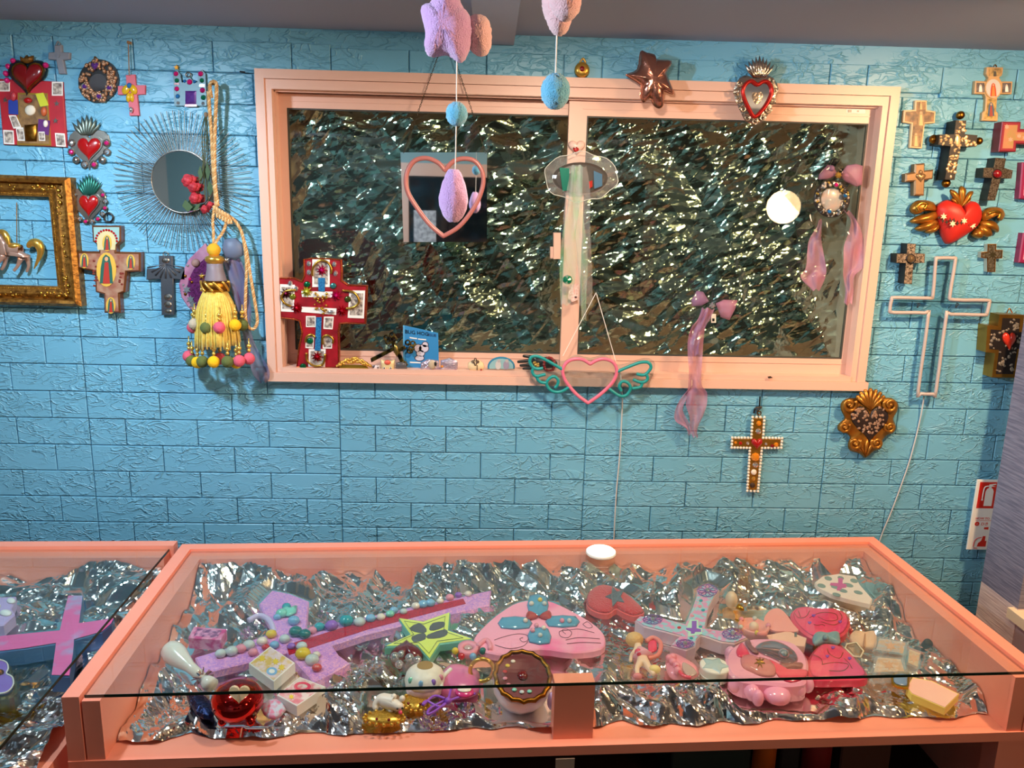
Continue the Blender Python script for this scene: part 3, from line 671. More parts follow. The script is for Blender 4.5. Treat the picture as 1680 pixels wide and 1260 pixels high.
part(t, 'mane', G().tube(spline([hp(-25, 592, -.004), hp(25, 590, -.006), hp(55, 640, -.008), hp(65, 690, -.01)], 5), [.003, .005, .006, .007, .008, .008, .009, .009, .009, .009, .008, .007, .006, .005, .004, .003], 8), GOLD, True)
part(t, 'saddle', G().ball(hp(105, 690, -.004), (.018, .014, .009)), GOLD, True)
part(t, 'thread', G().tube([hp(125, 690), hp(123, 370, .012)], .0012, 6), OLDGOLD)
# --- icon cross of dark wood
t = thing('wall_cross', 'stepped wooden cross printed with robed figures beside the gilt frame', 'cross', w(185, 515, WY))
oc = c2([(675, 540), (890, 542), (890, 660), (855, 692), (858, 735), (1037, 738), (1037, 882), (935, 885), (922, 1032), (882, 1046), (890, 1188), (768, 1186), (764, 1050), (703, 1032), (698, 880), (573, 856), (569, 733), (728, 733), (728, 692), (683, 658)])
part(t, 'board', slab(oc, -.006, .0255, .003), mat('walnut_gloss', (112, 62, 26), .3, noise=(20, (74, 38, 14), .3), coat=.4))
cx, cy = sum(p[0] for p in oc)/len(oc), sum(p[1] for p in oc)/len(oc)
def inset(pts, d):
    out = []
    n_ = len(pts); ar = sum(pts[i][0]*pts[(i+1) % n_][1]-pts[(i+1) % n_][0]*pts[i][1] for i in range(n_)); sg = 1 if ar > 0 else -1
    for i in range(n_):
        a, b, c = [np.array(pts[(i+k) % n_]) for k in (-1, 0, 1)]; d1, d2 = unit(b-a), unit(c-b)
        n1, n2 = np.array([-d1[1], d1[0]])*sg, np.array([-d2[1], d2[0]])*sg; m_ = unit(n1+n2); k = d/max(m_ @ n1, .4); out.append((b[0]+m_[0]*k, b[1]+m_[1]*k))
    return out
part(t, 'print_ground', slab(inset(oc, 3.0), -.0064, .0006), mat('rose_cream_print', (172, 138, 114), .4, noise=(40, (150, 92, 74), .12)))
part(t, 'sky_print', slab(c2([(690, 552), (880, 552), (880, 650), (845, 690), (735, 690), (695, 650)]), -.0068, .0004), mat('pale_sky_print', (150, 190, 186), .4))
part(t, 'arch_print', slab(c2([(720, 720), (715, 640), (740, 590), (785, 570), (830, 590), (855, 640), (850, 720)]), -.0071, .0003), mat('straw_print', (214, 200, 150), .4))
gg = G()
for k in range(13):
    a = math.pi*(k/12); q = c2([(785+78*math.cos(a), 655-82*math.sin(a))])[0]; gg.ball(w(q[0], q[1], -.0075), (.0035, .001, .0035), 6, 4)
part(t, 'printed_roses', gg, RED, kind='stuff')
for x, y, h in ((790, 670, 26), (785, 865, 54), (622, 800, 24), (965, 810, 24), (818, 1130, 26)):
    q = c2([(x, y)])[0]; print_figure(t, q[0], q[1], h, -.0078)
gg = G()
for k in range(18):
    q = c2([(rnd.choice([rnd.uniform(690, 720), rnd.uniform(860, 910)]), rnd.uniform(800, 1000))])[0]; gg.ball(w(q[0], q[1], -.0068), (.004, .0006, .003), 6, 4)
part(t, 'printed_sprigs', gg, mat('brown_red_print', (120, 40, 26), .5), kind='stuff')
# --- grey metal cross
c4 = tr(230, 330, 4.064)
t = thing('wall_cross', 'plain pewter cross with fan shaped relief beside the tassel', 'cross', w(272, 517, WY))
PEW = mat('pewter', (96, 100, 108), .42, .75, bump=(180, .3, .001))
part(t, 'body', slab(c4([(122, 366), (214, 366), (216, 450), (300, 450), (300, 528), (220, 520), (226, 760), (142, 760), (134, 520), (40, 525), (42, 452), (124, 450)]), .006, .013, .002), PEW)
gg = G()
for k in range(9):
    a = math.pi*(.08+.84*k/8); gg.tube(ws(c4([(170, 420), (170+125*math.cos(a)*(.9 if k not in (0, 8) else 1), 420+95*math.sin(a))]), .0055), [.0006, .0028], 6)
part(t, 'fan_relief', gg, PEW, True)
for q in ((170, 395, 26, 20), (185, 640, 28, 22), (185, 690, 26, 22), (185, 735, 24, 18)): part(t, 'medal', dome(c4(ell(*q, 10)), .0055, .003, 2), SILVER)
part(t, 'ring', G().tube([w(*c4([(170+17*math.cos(a), 353+15*math.sin(a))])[0], .012) for a in np.linspace(0, 5.9, 14)], .0014, 6, True), SILVER)
# --- sunburst mirror
CX, CY = 299.7, 298.4
t = thing('sunburst_mirror', 'round sunburst mirror with thin dark metal rays', 'mirror', w(CX, CY+112, WY))
mc = w(CX, CY, .008); kk = kpx(mc); DKM = mat('dark_bronze_wire', (112, 106, 98), .45, .6)
part(t, 'backplate', G().lathe([(51*kk, 0), (51*kk, .004)], (mc[0], .012, mc[2]), FRONT, 48), DKM)
part(t, 'looking_glass', G().lathe([(49.5*kk, 0), (49.5*kk, .004), (48*kk, .0055)], (mc[0], .008, mc[2]), FRONT, 56), CHROME)
part(t, 'bezel', G().tube([mc+np.array([49.8*kk*math.cos(a), -.004, 49.8*kk*math.sin(a)]) for a in np.linspace(0, 2*math.pi, 56, endpoint=False)], .0011, 6, True), SILVER, True)
src = {}
for k in range(144):
    ln = 112 if k % 2 == 0 else 82; a = 2*math.pi*k/144
    if ln not in src:
        o_ = part(t, 'ray', G().tube([ORG[t]+np.array([47*kk, 0, 0]), ORG[t]+np.array([ln*kk, 0, 0])], .0011 if ln > 100 else .0010, 5), DKM); src[ln] = o_
    else: o_ = again(src[ln], t)
    o_.location = (mc-ORG[t]+np.array([0, .003 if ln > 100 else .0055, 0])).tolist(); o_.rotation_euler = (0, -a, 0)
# --- roses hung head down
c3 = tr(180, 90, 4.846)
t = thing('dried_roses', 'bunch of red roses hung head down over the sunburst mirror', 'flowers', w(335, 345, -.01))
STEM = mat('dry_stem', (74, 78, 48), .8); PET = mat('red_petal', (196, 50, 62), .6, noise=(60, (150, 24, 40), .25)); LEAF = mat('dry_leaf', (58, 84, 48), .7)
for q in ([(765, 470), (755, 640), (745, 860), (700, 1000)], [(768, 470), (770, 700), (740, 950), (690, 1100)], [(760, 480), (735, 640), (745, 880), (760, 1150)], [(772, 480), (780, 760), (770, 1000), (790, 1180)]): part(t, 'stem', G().tube(spline(ws(c3(q), -.008), 4), .0014, 6), STEM)
part(t, 'tie', G().ball(w(*c3([(766, 476)])[0], -.008), (.006, .005, .007)), mat('twine', (150, 118, 90), .8), True)
for x, y, r, rot in ((625, 1000, 62, .5), (668, 1050, 55, .4), (680, 1140, 56, 0), (802, 1195, 36, 0), (760, 1228, 42, 0)):
    g_ = G(); q = w(*c3([(x, y)])[0], -.012); R_ = r/4.846*KW
    for k in range(9):
        a = k*2.4; rr = R_*(.25+.09*k); g_.ball(q+np.array([math.cos(a)*rr*.55, -.008+.0012*k, math.sin(a)*rr*.5]), (R_*.5, R_*.35, R_*.42), 8, 5)
    part(t, 'rose', g_, PET, True)
for q in ([(770, 840), (800, 930), (780, 1010), (760, 930)], [(600, 1150), (660, 1210), (620, 1250), (575, 1200)], [(720, 1180), (700, 1230), (660, 1240), (690, 1190)], [(790, 1000), (830, 1060), (800, 1120), (775, 1060)], [(720, 880), (740, 960), (715, 1000), (700, 930)]): part(t, 'leaf', slab(c3(q), -.014, .0015), LEAF)
solo('wall_nail', 'small black nail in the wall beside the window corner', 'nail', G().tube(ws([(394, 117.5), (402, 118.5)], .008), .0022, 8).tube([w(394, 117.5, .008), w(394, 117.5, .024)], .002, 6), BLACK)
# --- rope
ROPE1, ROPE2 = mat('gold_rope', (196, 146, 82), .45, sheen=.5), mat('pale_gold_rope', (226, 186, 128), .45, sheen=.5)
def rope(par, pts, R_, n=7, pitch=.022):
    P = spline(pts, n); L_ = 0; S3 = [G(), G(), G()]; paths = [[], [], []]
    T = [unit(P[min(i+1, len(P)-1)]-P[max(i-1, 0)]) for i in range(len(P))]; x, y, _ = basis(T[0])
    for i, p in enumerate(P):
        if i: L_ += np.linalg.norm(P[i]-P[i-1])
        x = unit(x-T[i]*(x @ T[i])); y = np.cross(T[i], x)
        for k in range(3):
            a = 2*math.pi*(L_/pitch+k/3); paths[k].append(p+(x*math.cos(a)+y*math.sin(a))*R_*.55)
    for k in range(3): S3[k].tube(paths[k], R_*.55, 6); part(par, 'strand', S3[k], (ROPE1, ROPE2, ROPE1)[k], True)
def dense(pts, step=6.):                     # pixel polyline to evenly spaced pixel points
    P = spline([(x, y, 0) for x, y in pts], 10); out = [P[0]]
    for p in P:
        if np.linalg.norm(p-out[-1]) >= step: out.append(p)
    return [(p[0], p[1]) for p in out]
t = thing('tassel', 'yellow tassel with coloured pompoms hung on a knotted gold rope', 'tassel', w(355, 603, -.03))
rp = part(t, 'rope_hook', G().tube([w(349, 138, .02), w(349, 138, -.03)], .003, 8), OLDGOLD)
rope(t, ws(dense([(347, 160), (344, 142), (349, 134), (355, 140), (354, 180), (352, 240), (353, 300), (358, 340)], 3.5), -.022), .0052, 2)
rope(t, ws(dense([(342, 150), (343, 170), (347, 220), (350, 280), (355, 340)], 3.5), -.020), .0052, 2)
rope(t, ws(dense([(352, 338), (349, 362), (350, 380), (350.5, 404)], 3.5), -.030), .0042, 2)
rope(t, ws(dense([(372, 362), (366, 380), (355, 396), (351, 406)], 3.5), -.030), .0042, 2)
rope(t, ws(dense([(368, 350), (385, 362), (397, 384), (404, 428), (403, 480), (402.5, 515), (406, 534), (414, 540), (420, 535), (422, 522), (417, 490), (411, 453), (404, 410), (396, 380)], 3.5), -.020), .0046, 2)
for k in range(6):                            # the knot, five turns
    x_ = 354+k*4.6; rope(t, ws(dense([(x_-4, 338+k*2.6), (x_+1, 346+k*3), (x_+3, 358+k*2.4)], 3.), -.036+abs(k-2.5)*.002), .0040, 2)
part(t, 'top_pompom', G().ball(w(350.6, 410, -.034), 10.5*KW, 16, 10, wob=.03), mat('mustard_felt', (214, 168, 40), .95, bump=(300, .6, .003)), True)
c_ = w(352, 424, -.034)
part(t, 'cap', G().lathe([(7*KW, .010), (14*KW, .004), (15*KW, -.004), (12*KW, -.014)], c_, n=20), GOLD, True)
part(t, 'veil', G().lathe([(12*KW, 0), (13*KW, -.02), (17*KW, -.05), (19*KW, -.072)], c_-np.array([0, 0, .012]), n=20), mat('grey_organza', (150, 140, 150), .5, trans=.35), True)
c_ = w(353, 469, -.034); gg = G()
part(t, 'collar', G().lathe([(18*KW, .016), (21*KW, .008), (21.5*KW, -.006), (19*KW, -.014)], c_, n=24), OLDGOLD, True)
for k in range(9):
    a = 2*math.pi*k/9; gg.tube([c_+np.array([21*KW*math.cos(a+f*.7), 21*KW*math.sin(a+f*.7), .014-.027*f]) for f in np.linspace(0, 1, 6)], .004, 6)
part(t, 'collar_twist', gg, GOLD, True)
gg = G(); top, bot = w(353, 478, -.034), w(357, 566, -.034)
for k in range(84):
    a = 2*math.pi*k/84; r0, r1 = 19*KW, rnd.uniform(31, 35)*KW; cc_ = np.array([math.cos(a), math.sin(a), 0]); q = [top+cc_*r0*.9, top*.65+bot*.35+cc_*(r0*.35+r1*.65), bot+cc_*r1+np.array([0, 0, rnd.uniform(-.008, .006)])]
    gg.tube(spline(q, 3), .0026, 5)
part(t, 'fringe', gg, YELLOW, True, kind='stuff')
part(t, 'skirt_core', G().lathe([(17*KW, 0), (27*KW, -.055), (31*KW, -.15)], top, n=24), YELLOW, True)
FELT = {'y': mat('yellow_felt', (240, 186, 20), .95, bump=(300, .6, .003)), 'g': mat('olive_felt', (92, 104, 54), .95, bump=(300, .6, .003)), 'p': mat('pink_felt', (214, 90, 112), .95, bump=(300, .6, .003)), 'w': mat('taupe_felt', (186, 172, 150), .95, bump=(300, .6, .003))}
for x, y, c, Y in ((362, 820, 'w', -.055), (352, 842, 'p', -.045), (440, 845, 'g', -.085), (527, 843, 'p', -.088), (633, 827, 'y', -.065), (680, 825, 'g', -.03), (325, 1035, 'p', -.045), (345, 1065, 'g', -.055), (382, 1075, 'y', -.068), (415, 1070, 'g', -.082), (490, 1072, 'y', -.092), (582, 1070, 'g', -.092), (640, 1078, 'y', -.07), (660, 1065, 'p', -.08), (725, 1050, 'p', -.055), (530, 1050, 'p', -.05)):
    q = c4([(x, y)])[0]; P_ = w(q[0], q[1], Y); r_ = 9.8*kpx(P_)
    po = part(t, 'pompom', G().ball(P_, r_, 14, 9, wob=.03), FELT[c], True)
    up_ = P_+np.array([0, .004, r_]); part(po, 'bead_string', G().ball(up_+np.array([0, 0, .006]), .0055, 8, 6).ball(up_+np.array([0, .002, .018]), .0068, 8, 6).tube([up_, up_+np.array([0, .004, .04])], .0018, 6), mat('gilt_bead', (222, 186, 90), .3, .7), True)
# --- purple oval ornament behind the tassel
t = thing('oval_ornament', 'pink rimmed plum oval ornament half hidden behind the tassel', 'ornament', w(322, 515, WY))
ov = c4([(430, 282), (380, 330), (320, 390), (275, 480), (256, 560), (272, 640), (318, 710), (372, 752), (440, 740), (490, 660), (505, 560), (500, 450), (470, 340)])
part(t, 'rim', slab(ov, .006, .0135, .003), mat('pink_wood', (198, 146, 168), .45, noise=(20, (150, 84, 120), .2)))
part(t, 'plum_face', slab([(329+(x-324)*.72, 466+(y-460)*.72) for x, y in ov], .005, .002), mat('plum_glitter', (70, 20, 62), .25, coat=.5, flake=(300, (110, 40, 100))))
for x, y in ((335, 655), (350, 690), (310, 590)): part(t, 'rhinestone_flower', slab(c4(star(x, y, 30, 14, 6)), .0035, .003), CLEARGEM)
for x, y in ((318, 430), (300, 500), (288, 560), (330, 520), (345, 540), (410, 490), (300, 620)): gem(t, *c4([(x, y)])[0], 2.6, .005, rnd.choice([PINKGEM, CLEARGEM, OLDGOLD]))
part(t, 'rose_knot', dome(c4(ell(370, 412, 30, 28, 10)), .005, .008), mat('taupe_rose', (160, 120, 110), .6), True)
part(t, 'gilt_leaf', dome(c4(star(412, 500, 26, 12, 5)), .005, .006, 2), GOLD)
# --- organza ribbon falling beside the window
def ribbon_rows(path, Y, wob=.012, cols=9, n=8, sd=1):
    """path: pixel (x_left, x_right, y) stations"""
    r = random.Random(sd); ph = [r.uniform(0, 6.28) for _ in range(6)]
    Lp = spline([(a, b, y) for a, b, y in path], n); rows = []
    for i, q in enumerate(Lp):
        row = []
        for k in range(cols):
            f = k/(cols-1); d = wob*(math.sin(f*7+ph[0]+i*.23)+.6*math.sin(f*13+ph[1]-i*.17))
            row.append(w(q[0]+(q[1]-q[0])*f, q[2]+2*math.sin(f*9+ph[2]), Y+d))
        rows.append(row)
    return rows
ORGA = mat('violet_organza', (128, 104, 150), .5, trans=.35, noise=(12, (96, 116, 150), .2)); 
t = thing('organza_ribbon', 'sheer violet grey organza ribbon falling between tassel and window', 'ribbon', w(400, 625, .0))
part(t, 'tail', G().sheet(ribbon_rows([(366, 392, 428), (372, 400, 450), (386, 412, 500), (396, 412, 540), (402, 422, 570), (410, 440, 600), (416, 442, 618), (424, 436, 627)], -.012, .006)), ORGA, True)
part(t, 'loop', G().puff(ws(c4([(560, 250), (640, 245), (690, 290), (690, 360), (640, 390), (570, 380), (545, 320)]), -.012), FRONT, .02, 4), mat('grey_violet_organza', (110, 122, 150), .5, trans=.3), True)
part(t, 'strand', G().sheet(ribbon_rows([(372, 394, 425), (376, 402, 450), (390, 410, 490), (394, 412, 520)], -.006, .005, sd=4)), mat('plum_organza', (120, 70, 120), .5, trans=.3), True)
part(t, 'jewel_clip', dome(c4(star(580, 395, 26, 15, 7)), -.026, .006, 2), SILVER)
# ================================================================== on the window
# --- heart mirror on chains
MYM = -.030
t = thing('heart_mirror', 'square mirror edged with a pink heart tube, hung on two chains', 'mirror', w(730, 397, MYM))
part(t, 'looking_glass', slab([(657, 250), (799, 250), (799, 397), (662, 397)], MYM, .004), CHROME)
c6 = tr(640, 0, 3.)
hp_ = c6([(270, 838), (235, 800), (175, 778), (115, 795), (80, 860), (85, 940), (130, 1020), (195, 1105), (262, 1163), (345, 1110), (420, 1010), (455, 920), (455, 850), (420, 795), (365, 780), (310, 795)])
part(t, 'heart_tube', G().tube(spline(ws(hp_, MYM-.005)[0:9], 6)[:-1]+spline(ws(hp_[8:]+hp_[:1], MYM-.005), 6)[:-1], 3.6*KW, 10, True), mat('salmon_tube', (178, 108, 102), .3), True)
CHM = mat('dark_chain', (74, 62, 46), .4, .8)
for a, b in (((732, 54), (662, 251)), ((732, 54), (797, 251))):
    g_ = G(); A, B = w(*a, -.004), w(*b, MYM); L_ = np.linalg.norm(B-A); n = int(L_/.0062); d = unit(B-A); x, y, _ = basis(d)
    for k in range(n):
        c = A+(B-A)*((k+.5)/n); s_ = x if k % 2 else y
        g_.tube([c+d*.0038*math.cos(q)+s_*.0018*math.sin(q) for q in np.linspace(0, 2*math.pi, 8, endpoint=False)], .0007, 4, True)
    part(t, 'chain', g_, CHM, True, kind='stuff')
part(t, 'nail', G().tube([w(732, 54, .024), w(732, 54, -.012)], .003, 8), BLACK)
# --- tall red cross leaning on the sill
c5 = tr(420, 390, 5.252)
t = thing('leaning_cross', 'big red foil cross with rosettes and photo cards standing on the sill', 'cross', w(525, 603, .0))
cr_ = c5([(410, 185), (480, 175), (640, 178), (735, 188), (742, 290), (740, 370), (790, 405), (960, 412), (945, 745), (790, 738), (725, 742), (715, 800), (718, 1125), (345, 1118), (370, 940), (395, 820), (375, 720), (330, 705), (190, 690), (182, 345), (320, 345), (395, 375), (415, 330)])
part(t, 'board', slab(cr_, .010, .018, .004), mat('red_foil_board', (170, 18, 32), .35, noise=(25, (120, 10, 20), .2), coat=.3))
part(t, 'gilt_edge', G().tube(ws(inset(cr_, .6), .010), .0026, 6, True), mat('red_gilt_tinsel', (196, 116, 60), .3, .9, flake=(500, (150, 30, 30))), False)
for q in (rect(485, 185, 635, 425), [(205, 400), (335, 405), (325, 640), (215, 635)], [(805, 455), (940, 455), (930, 695), (790, 690)], [(455, 960), (600, 960), (595, 1125), (450, 1120)], rect(430, 675, 515, 770), [(585, 680), (670, 680), (660, 790), (580, 785)], [(430, 850), (500, 850), (495, 955), (425, 950)], [(575, 850), (660, 850), (655, 955), (575, 955)]): card(t, c5(q), .0088)
for q in ([(390, 460), (660, 465), (655, 515), (395, 510)], [(395, 595), (695, 610), (690, 665), (390, 640)]): part(t, 'white_strip', slab(c5(q), .0085, .001), PAPER)
for x, y, m_ in ((565, 280, 'p'), (690, 500, 'p'), (350, 605, 'r'), (740, 630, 'r'), (525, 1025, 'r'), (435, 465, 'y'), (255, 480, 'd')):
    q = c5([(x, y)])[0]; tinsel(t, q[0], q[1], 10.5, .0075, {'p': mat('fuchsia_foil', (226, 30, 130), .2, .7), 'r': mat('crimson_foil', (206, 20, 50), .2, .7), 'y': mat('lime_foil', (220, 220, 90), .25, .6), 'd': mat('wine_foil', (120, 20, 60), .2, .7)}[m_])
for x, y, c in ((440, 402, (10, 100, 60)), (665, 415, (60, 130, 130)), (315, 508, (130, 130, 40)), (790, 530, (70, 80, 30)), (465, 890, (10, 110, 70)), (405, 1110, (10, 90, 50))):
    q = c5([(x, y)])[0]; part(t, 'sequin', dome(ell(q[0], q[1], 5.6, 5.2, 12), .0078, .003, 2), mat('sequin_%d%d' % (c[0], c[1]), c, .2, .5), True)
BLS = mat('blue_sequin_cloth', (24, 92, 160), .3, .3, flake=(420, (60, 150, 200)))
part(t, 'blue_band', slab(c5([(535, 345), (595, 345), (592, 465), (538, 460)]), .0062, .002), BLS); part(t, 'blue_band', slab(c5([(520, 685), (565, 685), (555, 975), (505, 970)]), .0062, .002), BLS)
GILT = mat('gilt_trinket', (190, 150, 60), .3, .95)
for q in ([(485, 330), (490, 260), (530, 210), (570, 195), (620, 215), (650, 270), (645, 310)], [(745, 455), (830, 465), (875, 510), (885, 560), (840, 600), (775, 610)], [(340, 450), (260, 460), (220, 510), (240, 560), (300, 590)], [(435, 990), (440, 1060), (510, 1105), (580, 1085), (595, 1000)], [(575, 920), (575, 860), (615, 840), (660, 870), (660, 910)], [(425, 900), (440, 850), (480, 835), (510, 860)]):
    part(t, 'gilt_arch', G().tube(spline(ws(c5(q), .004), 4), .0032, 7), GILT, True)
gg = G()
for k in range(34):
    q = c5([(rnd.uniform(505, 610), rnd.uniform(480, 660))])[0]; gg.ball(w(q[0], q[1], .002+rnd.uniform(0, .004)), rnd.uniform(.002, .0045), 6, 4)
part(t, 'trinket_cluster', gg, GILT, True, kind='stuff')
part(t, 'silver_leaf', dome(c5(ell(645, 640, 34, 18, 10)), .0068, .004), CLEARGEM, True)
for x, y in ((455, 225), (675, 230), (455, 300), (685, 310), (295, 395), (345, 440)): gem(t, *c5([(x, y)])[0], 4, .0095, CLEARGEM, ry=5)
# --- trinkets along the sill
SZ = jz0
c7 = tr(540, 500, 4.941)
t = thing('hair_comb', 'small golden hair comb lying on the sill beside the red cross', 'comb', w(578, 604, .012))
part(t, 'teeth', G().prism(ws(c7([(75, 525), (325, 525), (300, 490), (95, 485)]), .006), (0, .003, 0)), mat('gold_teeth', (206, 164, 60), .3, .9, bump=(500, .4, .002)))
gg = G()
for k in range(95):
    f = rnd.random(); x = 55+f*285; q = c7([(x, 500-60*math.sin(math.pi*f)+rnd.uniform(-12, 30)*math.sin(math.pi*f))])[0]; gg.ball(w(q[0], q[1], rnd.uniform(.002, .008)), rnd.uniform(.0026, .0052), 6, 4)
part(t, 'gilt_flowers', gg, GOLD, True, kind='stuff')
# ornate black and gold cross
c8 = tr(600, 520, 12.)
BG = mat('blackened_brass', (104, 86, 40), .35, .9, noise=(70, (20, 18, 12), .08))
t = thing('ornate_cross', 'dark brass cross with scrolled ends leaning on the sill', 'cross', w(650, 604, .02))
part(t, 'shaft', G().prism(ws(c8([(90, 820), (600, 560), (640, 620), (110, 900)]), .020), (0, .008, 0), .002).prism(ws(c8([(540, 690), (760, 560), (790, 620), (600, 740)]), .020), (0, .008, 0), .002), BG)
part(t, 'crossbar', G().prism(ws(c8([(480, 480), (560, 470), (760, 880), (680, 900)]), .019), (0, .008, 0), .002), BG)
for x, y in ((410, 400), (520, 350), (560, 420), (440, 480), (830, 500), (930, 520), (900, 610), (870, 660), (760, 920), (700, 960)):
    q = c8([(x, y)])[0]; part(t, 'scroll', G().tube([w(q[0]+4.6*math.cos(a)*(1-.05*a), q[1]+4.6*math.sin(a)*(1-.05*a), .018) for a in np.linspace(0, 8, 20)], .0026, 6), BG, True)
part(t, 'corpus', G().puff(ws(c8([(560, 520), (620, 560), (660, 700), (610, 790), (560, 700)]), .018), FRONT, .006, 3), mat('dull_brass', (150, 130, 70), .35, .9), True)
# blue booklet
t = thing('booklet', 'blue booklet with a white bear drawing propped on the sill', 'booklet', w(690, 604, .03))
bk = c8([(735, 165), (1425, 320), (1440, 1010), (735, 990)])
BLUEB = mat('blue_cover', (52, 132, 188), .45)
part(t, 'cover', slab(bk, .034, .006), BLUEB); part(t, 'spine_band', slab(c8([(735, 165), (765, 172), (765, 990), (735, 990)]), .0335, .0006), mat('light_blue_cover', (90, 164, 208), .45))
A_, B_x, C_y = w(*c8([(770, 318)])[0], .0334), w(*c8([(1385, 392)])[0], .0334), None
dx = unit(B_x-A_); 
def bkt(x, y, z): return A_ + dx*x + CZ*y + np.array([0, -z-.0004, 0])
g_ = text_geo('BUG HOG', .0155, bkt); part(t, 'lettering', g_, BLACK)
def bkt2(x, y, z): return A_ + dx*(x+.066) + CZ*y + np.array([0, -z-.0004, 0])
part(t, 'lettering', text_geo('ISSUE', .0115, bkt2), mat('navy_ink', (30, 50, 96), .5))
part(t, 'small_print', slab(c8([(865, 395), (1010, 415), (1010, 440), (865, 420)]), .0334, .0004).prism(ws(c8([(1030, 425), (1190, 440), (1190, 460), (1030, 445)]), .0334), (0, .0004, 0)).prism(ws(c8([(870, 880), (1080, 890), (1080, 915), (870, 905)]), .0334), (0, .0004, 0)), PAPER)
bp_ = [(1170, 545, 55, 50), (1140, 620, 95, 75), (1030, 615, 70, 70), (1080, 715, 75, 65), (1060, 810, 85, 50)]
for q in bp_: part(t, 'outline', slab(c8(ell(q[0], q[1], q[2]+14, q[3]+14, 18)), .0336, .0002), mat('dark_outline', (60, 36, 60), .6))
for q in bp_: part(t, 'drawing', slab(c8(ell(*q, 18)), .0333, .0003), mat('lilac_white_print', (206, 196, 208), .5))
# fawn face charm
t = thing('fawn_charm', 'cream fawn head charm with a coral tuft peeping over the sill', 'figurine', w(635, 605, .012))
FWN = mat('cream_resin', (232, 206, 150), .4)
part(t, 'head', G().puff(ws(c8([(290, 825), (340, 850), (430, 850), (530, 855), (578, 830), (570, 930), (560, 1045), (310, 1045), (300, 930)]), .012), FRONT, .008, 3), FWN, True)
part(t, 'tuft', dome(c8(ell(428, 895, 66, 48, 14)), .0055, .006), mat('coral_resin', (224, 92, 70), .4), True)
for x in (365, 492): e_ = part(t, 'eye', dome(c8(ell(x, 1010, 27, 30, 10)), .0048, .002, 2), PEARL, True); part(e_, 'pupil', dome(c8(ell(x, 1008, 13, 18, 8)), .0032, .001, 2), BLACK)
solo('polka_pouch', 'tiny white pouch with dark dots beside the fawn charm', 'pouch', G().puff(ws(c8([(125, 950), (275, 945), (285, 1035), (130, 1035)]), .014), FRONT, .006, 3), mat('dotted_white', (222, 206, 204), .5, noise=(140, (60, 40, 50), .05)), True)
solo('grey_charm', 'smoky grey clear charm behind the fawn charm', 'charm', G().puff(ws(c8([(590, 900), (680, 880), (800, 900), (820, 1030), (590, 1040)]), .016), FRONT, .008, 3), mat('smoky_resin', (88, 84, 86), .15, coat=.6), True)
# holographic packets
HOLO = mat('holographic_wrap', (216, 214, 226), .12, .75, noise=(40, (190, 160, 190), .2), bump=(160, .8, .006))
for i, (q, lb) in enumerate((([(745, 470), (800, 440), (880, 450), (905, 530), (740, 532)], 'shiny clear packet with a beige charm on the sill'), ([(905, 450), (980, 430), (1045, 460), (1040, 532), (900, 532)], 'shiny empty cellophane packet at the middle of the sill'))):
    t = thing('cellophane_packet', lb, 'packet', w(*c7([(q[0][0]+60, 532)])[0], .01))
    part(t, 'wrapper', G().puff(ws(c7(q), .014), FRONT, .007, 3), HOLO)
    if i == 0: part(t, 'charm', G().ball(w(*c7([(835, 485)])[0], .006), (.012, .005, .014)), mat('beige_charm', (190, 168, 140), .4), True); part(t, 'dark_spot', G().ball(w(*c7([(862, 478)])[0], .002), (.004, .003, .007)), BLACK, True)
    else: part(t, 'gem', G().ball(w(*c7([(915, 500)])[0], .004), .004, 8, 5), AMBER, True)
t = thing('flower_charm', 'cream scalloped charm with a brown bow on the sill', 'charm', w(781, 606, .01))
part(t, 'body', G().puff(ws(c7([(1125, 470), (1165, 445), (1215, 445), (1250, 470), (1262, 505), (1240, 538), (1150, 538), (1122, 510)]), .014), FRONT, .010, 4), mat('cream_cookie', (234, 206, 160), .45), True)
part(t, 'bow', G().tube([w(*c7([(1185+20*math.cos(a)*(1+.5*math.cos(4*a)), 462+20*math.sin(a)*(1+.5*math.cos(4*a)))])[0], .004) for a in np.linspace(0, 2*math.pi, 26, endpoint=False)], .0016, 5, True), mat('brown_icing', (70, 36, 24), .5), True)
part(t, 'stripe', slab(c7(rect(1196, 488, 1203, 530)), .004, .0015), mat('brown_icing', (70, 36, 24), .5)); part(t, 'red_dot', dome(c7(ell(1232, 527, 9, 8, 8)), .006, .003), RED, True)
t = thing('oval_plaque', 'half oval blue rimmed plaque with pale figures on the sill', 'plaque', w(822, 604, .014))
op = c7(ell(1395, 505, 112, 82, 26))
op = [(x, min(y, 605.5)) for x, y in op]
part(t, 'rim', slab(op, .014, .006, .002), mat('steel_blue_rim', (50, 124, 156), .35)); part(t, 'face', slab([(822+(x-822)*.88, 603+(y-603)*.84) for x, y in op], .0125, .002), mat('pale_teal_print', (140, 180, 184), .5))
for x, c in ((1370, (196, 190, 188)), (1435, (150, 140, 160))): part(t, 'figure', slab(c7(ell(x, 490, 24, 36, 12)), .0115, .001), mat('plaque_figure_%d' % c[0], c, .5)); part(t, 'head', slab(c7(ell(x+6, 455, 14, 14, 10)), .0113, .001), mat('plaque_head', (176, 168, 170), .5))
